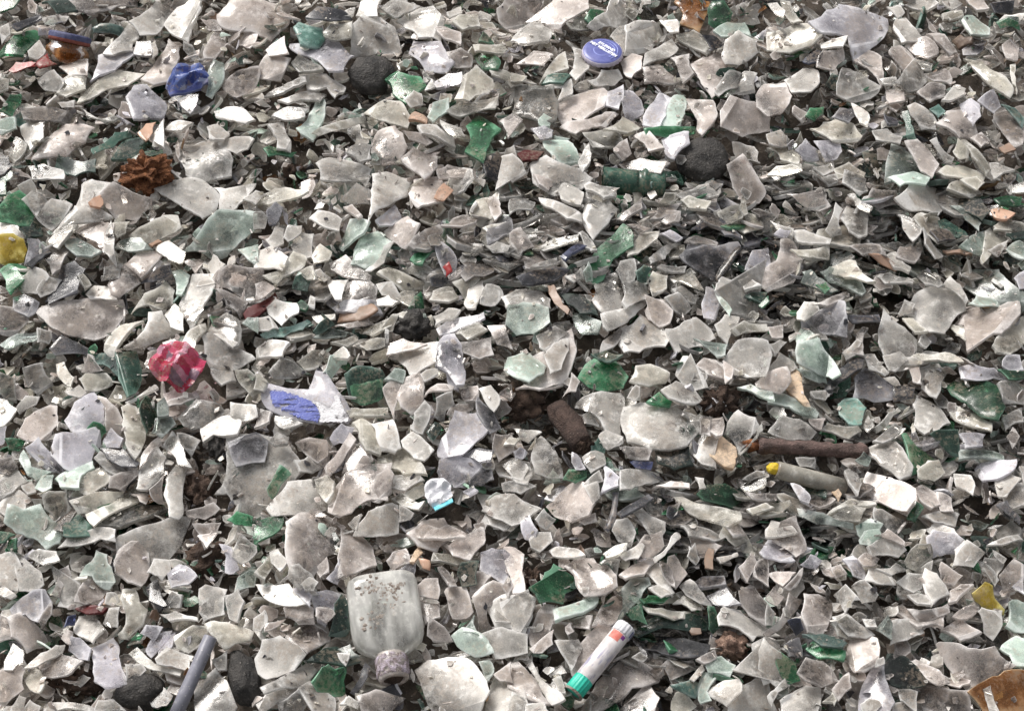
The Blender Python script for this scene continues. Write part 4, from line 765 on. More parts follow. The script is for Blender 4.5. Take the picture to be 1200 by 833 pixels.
W6;2317,2029,1468;-21,-38;-156,57 1,149 120,118 113,-53 36,-139 -114,-128;glass_shard;medium mid grey six-sided glass shard farther above right of the big black stone
U1;2411,2183,1603;-11,-46;-91,-17 33,90 74,43 34,-56 -50,-59;blue_glass_shard;small navy five-sided glass shard farther right of the top amber shard
K3;4005,2667,1886;27,-70;-114,17 107,74 90,-31 -82,-60;dark_glass_shard;small charcoal four-sided glass shard above right of the copper chip
G4;4011,2470,1804;-26,-79;-93,32 -9,54 75,6 88,-62 -63,-29;green_glass_shard;small green five-sided glass shard right of the copper chip
O3;3611,2306,1706;-75,-34;-94,64 -8,76 85,-10 69,-74 -52,-55;ceramic_chip;small copper brown five-sided chip just above right of the copper chip
Y8;3783,1969,1526;-4,-38;-175,246 -24,222 85,-6 140,-168 104,-250 -7,-139 -129,107;glass_shard;medium cream white long thin glass shard just below right of the copper chip
P6;3467,1520,1258;17,-47;-193,10 -92,135 53,171 143,-37 123,-136 -33,-139;glass_shard;medium brownish grey six-sided glass shard below the copper chip
W6;3172,1595,1298;-12,-60;-94,123 -31,152 112,-57 101,-121 -11,-111 -78,16;glass_shard;small mid grey six-sided glass shard below left of the copper chip
E4;3062,1544,1245;-52,-48;-32,142 15,137 43,-150 -26,-126;green_glass_shard;small dark bottle green long thin glass shard farther below left of the copper chip
P6;3146,1273,1074;15,-47;-136,149 -27,191 61,70 110,-56 34,-202 -42,-147;glass_shard;medium brownish grey five-sided glass shard farther below the copper chip
A4;2973,1320,1026;9,-38;-140,-222 -106,-19 -14,258 59,190 201,-196;glass_shard;medium dark grey-green four-sided glass shard farther below left of the copper chip
W8;3126,1059,836;40,-54;-228,-37 -115,100 72,143 263,73 109,-143 -96,-133;glass_shard;medium white six-sided glass shard farther below the copper chip
P5;3869,1608,1208;-3,-42;-107,88 -26,244 91,136 60,-204 -18,-254;glass_shard;medium dirty brown-grey five-sided glass shard farther below right of the copper chip
T4;3906,1646,1309;26,-56;-93,86 -35,81 81,-25 62,-115 -15,-27;teal_glass_shard;small dark teal long thin glass shard below right of the copper chip
O5;3793,1347,1124;-14,-40;-59,14 25,60 61,-23 -27,-51;ceramic_chip;small copper brown four-sided chip farther below right of the copper chip
T5;3297,1601,1347;-1,-64;-64,13 10,55 56,-8 -2,-60;teal_glass_shard;small teal four-sided glass shard below the copper chip
P5;2275,1128,794;-13,-68;-179,64 -27,35 89,100 151,-67 60,-115 -95,-15;glass_shard;medium dirty brown-grey five-sided glass shard farther right of the big black stone
P4;2813,1057,817;12,-77;-125,-22 -78,82 106,73 133,-45 -36,-87;glass_shard;medium dirty brown-grey five-sided glass shard farther below left of the copper chip
W6;2587,904,677;10,-35;-107,49 -38,192 120,135 73,-124 12,-155 -60,-91;glass_shard;medium mid grey six-sided glass shard farther below right of the big black stone
O6;2765,592,492;48,-64;-142,39 -50,57 107,-7 102,-59 -17,-30;ceramic_chip;small orange long thin chip farther above the long rusty rod
Y7;2517,493,454;-44,-30;-245,146 -13,138 32,103 138,-162 76,-144 5,-74;glass_shard;medium pale yellowish grey five-sided glass shard farther above the long rusty rod
A5;2456,512,381;-14,-48;-162,97 -86,149 96,87 149,-120 114,-156 1,-63 -116,10;glass_shard;medium dull greenish grey six-sided glass shard farther above the long rusty rod
E2;2265,438,398;-28,-57;-121,106 -57,113 127,-101 48,-115;green_glass_shard;small blackish green long thin glass shard farther above right of the dark soil clod
G6;2281,332,400;16,-34;-61,15 17,52 41,-13 3,-54;green_glass_shard;small bright green four-sided glass shard farther above right of the dark soil clod
L5;2294,184,226;-38,-59;-203,15 -56,66 89,116 135,99 120,-175 -87,-119;glass_shard;medium dull bluish grey five-sided glass shard farther above the long rusty rod
A7;2173,-113,39;-51,-47;-135,192 -99,309 28,167 106,-29 169,-190 103,-214 -51,-140 -127,-81;glass_shard;large pale aqua six-sided glass shard above the long rusty rod
K4;2563,185,218;12,-50;-146,18 113,41 122,-15 -89,-44;dark_glass_shard;small charcoal long thin glass shard farther above the long rusty rod
W6;2807,145,58;14,-69;-111,129 -78,249 -12,152 65,106 155,10 145,-107 38,-228 -75,-234 -127,-71;glass_shard;large mid grey six-sided glass shard farther above right of the long rusty rod
W8;3136,347,218;1,-60;-231,24 -156,134 -6,200 150,174 220,101 216,10 63,-153 25,-207 -83,-190 -196,-84;glass_shard;large white six-sided glass shard farther above right of the long rusty rod
P7;3507,257,191;-34,-20;-267,55 -136,153 52,144 222,64 200,-32 26,-185 -100,-192;glass_shard;large pale pinkish grey five-sided glass shard farther above right of the long rusty rod
A4;3548,494,333;-36,-37;-214,231 -89,266 85,171 217,-117 255,-238 118,-234 -35,-139 -138,-17 -213,97;glass_shard;large dark grey-green six-sided glass shard farther above right of the long rusty rod
Y6;3607,96,107;28,-46;-163,-121 -22,84 162,222 205,172 -36,-174 -138,-173;glass_shard;medium yellowish grey five-sided glass shard farther above right of the long rusty rod
Y7;3608,769,567;34,-51;-134,-171 -51,105 40,198 156,117 118,8 -2,-41 -122,-207;glass_shard;medium pale yellowish grey rounded glass shard farther below the copper chip
O7;3685,921,754;-9,-38;-71,45 4,61 101,-8 26,-71 -60,-27;ceramic_chip;small orange five-sided chip farther below the copper chip
E1;3472,984,794;-28,-34;-125,160 78,46 117,-88 42,-149 -115,34;green_glass_shard;small blackish green five-sided glass shard farther below the copper chip
E4;3302,828,663;23,-41;-99,67 -43,91 126,-27 102,-66 -87,-64;green_glass_shard;small dark bottle green long thin glass shard farther below the copper chip
O5;3316,653,546;-8,-45;-106,25 20,26 108,-12 58,-30 -80,-9;ceramic_chip;small copper brown long thin chip farther below the copper chip
G4;3756,1010,822;0,-36;-110,17 -5,54 105,42 69,-56 -60,-57;green_glass_shard;small green five-sided glass shard farther below the copper chip
E2;3781,762,637;-5,-46;-79,25 66,40 53,-34 -41,-30;green_glass_shard;small blackish green four-sided glass shard farther below the copper chip
K2;3211,728,650;16,-44;-95,29 45,71 95,-29 -45,-71;dark_glass_shard;small near black four-sided glass shard farther below the copper chip
A6;2163,-216,62;30,-63;-148,-28 -137,123 35,180 109,56 154,-13 98,-78 45,-110 -20,-85 -133,-42;glass_shard;medium greenish grey five-sided glass shard above the long rusty rod
O8;2005,-375,-61;5,-41;-117,23 -49,165 28,168 48,70 95,-182 37,-165 -43,-72;ceramic_chip;medium pale peach five-sided chip above the long rusty rod
A6;1955,-494,-136;4,-42;-183,108 -64,93 65,29 188,-81 169,-119 -16,-30 -163,3;glass_shard;medium greenish grey long thin glass shard above left of the long rusty rod
W7;1954,-656,-261;12,-77;-180,-22 -69,102 51,75 169,-14 121,-68 -91,-73;glass_shard;medium pale grey six-sided glass shard just above left of the long rusty rod
T6;2390,-441,-218;-1,-31;-81,59 -25,134 63,112 108,14 56,-134 -33,-133 -88,-48;teal_glass_shard;medium teal rounded glass shard above right of the long rusty rod
K2;2365,-209,-42;-11,-39;-120,-59 86,144 164,157 133,38 -100,-141 -159,-135;dark_glass_shard;medium near black long thin glass shard above right of the long rusty rod
L5;2563,-221,-174;24,-67;-153,-84 -124,81 -18,173 170,42 152,-66 27,-85 -53,-59;glass_shard;medium dull bluish grey five-sided glass shard above right of the long rusty rod
K2;2797,-242,-183;-18,-62;-77,61 86,39 63,-43 -73,-57;dark_glass_shard;small near black four-sided glass shard farther above right of the long rusty rod
W6;3019,-131,-128;-6,-40;-82,144 74,156 130,82 58,-36 6,-173 -36,-151 -84,-69 -65,51;glass_shard;medium mid grey five-sided glass shard farther above right of the long rusty rod
W7;2955,-382,-284;12,-38;-97,88 -48,194 89,168 161,-46 52,-137 -46,-166 -111,-94;glass_shard;medium pale grey five-sided glass shard farther right of the long rusty rod
G3;3326,-324,-173;-27,-23;-211,175 -95,246 58,174 140,65 142,-146 70,-260 -8,-214 -103,-23;green_glass_shard;large deep green six-sided glass shard farther right of the long rusty rod
L7;3371,-138,-64;8,-59;-156,43 -58,73 94,36 190,-56 83,-43 -153,-53;glass_shard;small pale lavender long thin glass shard farther above right of the long rusty rod
Y6;3260,-448,-289;-28,-21;-153,162 -89,177 57,8 112,-80 91,-177 -22,-82;glass_shard;small yellowish grey long thin glass shard farther right of the long rusty rod
W7;3567,-285,-152;44,-59;-129,45 54,96 107,57 85,-80 -114,-116;glass_shard;medium pale grey five-sided glass shard farther above the yellow shard
G3;3573,-226,-38;8,-30;-101,53 81,34 66,-34 -46,-54;green_glass_shard;small deep green four-sided glass shard farther right of the long rusty rod
E3;3036,-645,-364;-15,-80;-113,57 -53,86 78,84 77,-96 54,-111 -43,-19;green_glass_shard;small dark bottle green five-sided glass shard farther right of the long rusty rod
G5;2811,-718,-416;37,-48;-92,137 -55,154 17,57 153,-17 94,-116 -53,-181 -65,-30;green_glass_shard;medium green four-sided glass shard farther right of the long rusty rod
W7;2615,-785,-417;-20,-38;-156,107 -85,143 63,147 106,45 143,-93 118,-163 42,-188 -81,-38 -156,49;glass_shard;medium pale grey five-sided glass shard right of the long rusty rod
A5;3270,-714,-417;11,-24;-158,36 177,66 151,-48 -169,-53;glass_shard;small dull greenish grey long thin glass shard farther above the yellow shard
L8;3334,-813,-482;-33,-26;-125,65 -66,98 165,40 126,-41 -2,-91 -100,-69;glass_shard;medium lavender white six-sided glass shard farther above the yellow shard
W7;3395,-924,-544;-19,-36;-67,56 31,117 116,37 -12,-104 -69,-104;glass_shard;small pale grey five-sided glass shard farther above the yellow shard
P7;2551,-1026,-539;-39,-34;-141,131 -101,204 -26,151 197,-34 177,-157 105,-244 -86,-55 -135,16;glass_shard;large pale pinkish grey four-sided glass shard right of the yellow-tipped tube
P9;2584,-1106,-522;-51,-28;-109,113 -61,169 34,86 117,-10 137,-115 65,-177 -68,-61 -120,1;glass_shard;medium pinkish white five-sided glass shard right of the yellow-tipped tube
A4;2070,-1273,-602;-19,-63;-232,60 -188,88 21,28 212,-46 209,-83 -27,-45;glass_shard;medium dark grey-green long thin glass shard just below the yellow-tipped tube
W5;2526,-1250,-637;21,-57;-82,90 -22,80 124,15 82,-85 -11,-94 -92,-5;glass_shard;small dull grey five-sided glass shard below right of the yellow-tipped tube
G4;2715,-1218,-586;-18,-33;-64,-46 15,92 61,28 -12,-73;green_glass_shard;small green four-sided glass shard farther above left of the yellow shard
O8;2200,-1133,-502;-6,-72;-37,15 8,37 27,0 2,-52;ceramic_chip;small pale peach four-sided chip just below right of the yellow-tipped tube
P6;1853,-1417,-678;-4,-66;-123,-21 -58,113 45,156 78,21 100,-83 26,-134 -68,-51;glass_shard;medium brownish grey five-sided glass shard below the yellow-tipped tube
W7;2493,-1482,-714;43,-54;-158,-11 -46,70 109,66 155,13 76,-54 -133,-82;glass_shard;medium pale grey six-sided glass shard farther below right of the yellow-tipped tube
L8;2883,-1393,-721;-16,-79;-113,34 -69,83 69,59 129,15 62,-83 -78,-107;glass_shard;medium lavender white six-sided glass shard above left of the yellow shard
W7;3017,-1498,-763;-13,-69;-96,-61 -68,11 10,110 120,19 34,-79;glass_shard;medium pale grey five-sided glass shard just above left of the yellow shard
Y5;2690,-1509,-779;-6,-60;-86,-13 12,106 96,104 65,-47 -10,-90 -77,-59;glass_shard;small olive grey six-sided glass shard above left of the yellow shard
W9;2762,-1708,-858;9,-41;-75,35 -37,137 36,99 78,10 95,-63 -34,-152 -62,-63;glass_shard;medium bright white five-sided glass shard left of the yellow shard
P6;1986,-1860,-956;36,-33;-121,-43 -84,119 30,149 129,123 102,-3 23,-173 -76,-165;glass_shard;medium brownish grey five-sided glass shard farther right of the pinkish lump
W6;2191,-2011,-984;7,-42;-130,76 -42,112 133,-48 74,-74 -36,-63;glass_shard;small mid grey five-sided glass shard farther right of the pinkish lump
W8;2536,-1990,-1031;34,-52;-118,-103 -93,62 85,95 128,5 1,-57;glass_shard;medium white four-sided glass shard below left of the yellow shard
P5;2718,-1896,-952;-10,-64;-156,40 105,61 113,4 -62,-105;glass_shard;medium dirty brown-grey four-sided glass shard left of the yellow shard
V7;3142,-1678,-988;-11,-89;-106,35 -23,113 25,86 39,1 100,-68 93,-103 -44,-49 -85,-14;yellow_glass_shard;medium yellow rounded glass shard just below right of the yellow shard
W9;3120,-1841,-1054;-15,-87;-73,61 -52,89 77,70 75,-20 13,-124 -41,-77;glass_shard;medium bright white six-sided glass shard just below the yellow shard
A7;3340,-1764,-1057;29,-52;-112,-81 -66,92 2,116 111,100 74,-103 -8,-121;glass_shard;medium pale aqua five-sided glass shard just below right of the yellow shard
A8;3270,-2019,-1166;-9,-38;-111,31 9,122 125,83 86,-110 -48,-102 -60,-21;glass_shard;medium icy aqua five-sided glass shard just above right of the amber corner shard
P6;2937,-2091,-1184;-24,-82;-205,101 -184,115 -51,103 161,92 289,-28 128,-125 -20,-195 -123,-61;glass_shard;large brownish grey four-sided glass shard just above left of the amber corner shard
P5;2725,-2321,-1316;-6,-58;-160,54 -88,95 177,61 182,-107 -111,-101;glass_shard;large dirty brown-grey five-sided glass shard left of the amber corner shard
B5;3144,-2294,-1286;17,-73;-253,3 41,144 200,133 173,-136 -158,-142;amber_glass_shard;large amber five-sided glass shard just below right of the amber corner shard
P7;2212,-2154,-1080;-30,-28;-82,35 -49,114 41,161 126,89 98,-92 9,-138 -58,-131 -84,-32;glass_shard;medium pale pinkish grey six-sided glass shard farther right of the pinkish lump
L7;2302,-2344,-1235;-40,-40;-109,19 -22,152 69,209 67,42 94,-99 43,-177 -143,-138;glass_shard;medium pale lavender six-sided glass shard farther left of the amber corner shard
G5;1744,-2201,-1154;-10,-76;-86,61 -44,101 8,61 60,20 83,-88 15,-107 -37,-47;green_glass_shard;small green six-sided glass shard right of the pinkish lump
W7;1657,-2179,-1149;-12,-80;-49,165 56,70 51,-104 -58,-131;glass_shard;medium pale grey four-sided glass shard just below right of the pinkish lump
W8;1847,-2356,-1291;4,-33;-151,7 25,109 121,111 110,30 51,-116 -153,-137;glass_shard;medium white five-sided glass shard below right of the pinkish lump
P6;1924,-2261,-1158;25,-55;-124,-6 -56,99 59,81 165,-23 27,-92 -71,-58;glass_shard;medium brownish grey five-sided glass shard right of the pinkish lump
E1;2486,-2232,-1178;2,-39;-130,-11 -80,147 28,132 132,7 130,-86 4,-111 -85,-73;green_glass_shard;medium blackish green six-sided glass shard farther left of the amber corner shard
G6;1998,-2104,-1094;-30,-25;-118,43 -62,100 -1,31 128,-28 104,-100 -53,-44;green_glass_shard;small bright green six-sided glass shard farther right of the pinkish lump
T3;2010,-2095,-1021;-7,-22;-148,72 -28,55 123,-28 91,-62 -40,-36;teal_glass_shard;small dark teal long thin glass shard farther right of the pinkish lump
P5;3345,-1487,-916;-6,-56;-94,-7 22,114 86,66 70,-42 -84,-130;glass_shard;medium dirty brown-grey five-sided glass shard just above right of the yellow shard
P5;1778,-1857,-994;51,-52;-157,-137 47,163 161,140 129,90 -30,-85 -142,-163;glass_shard;medium dirty brown-grey long thin glass shard above right of the pinkish lump
U1;1833,-1969,-1002;-37,-73;-60,36 25,47 43,-22 -8,-61;blue_glass_shard;small navy four-sided glass shard right of the pinkish lump'''
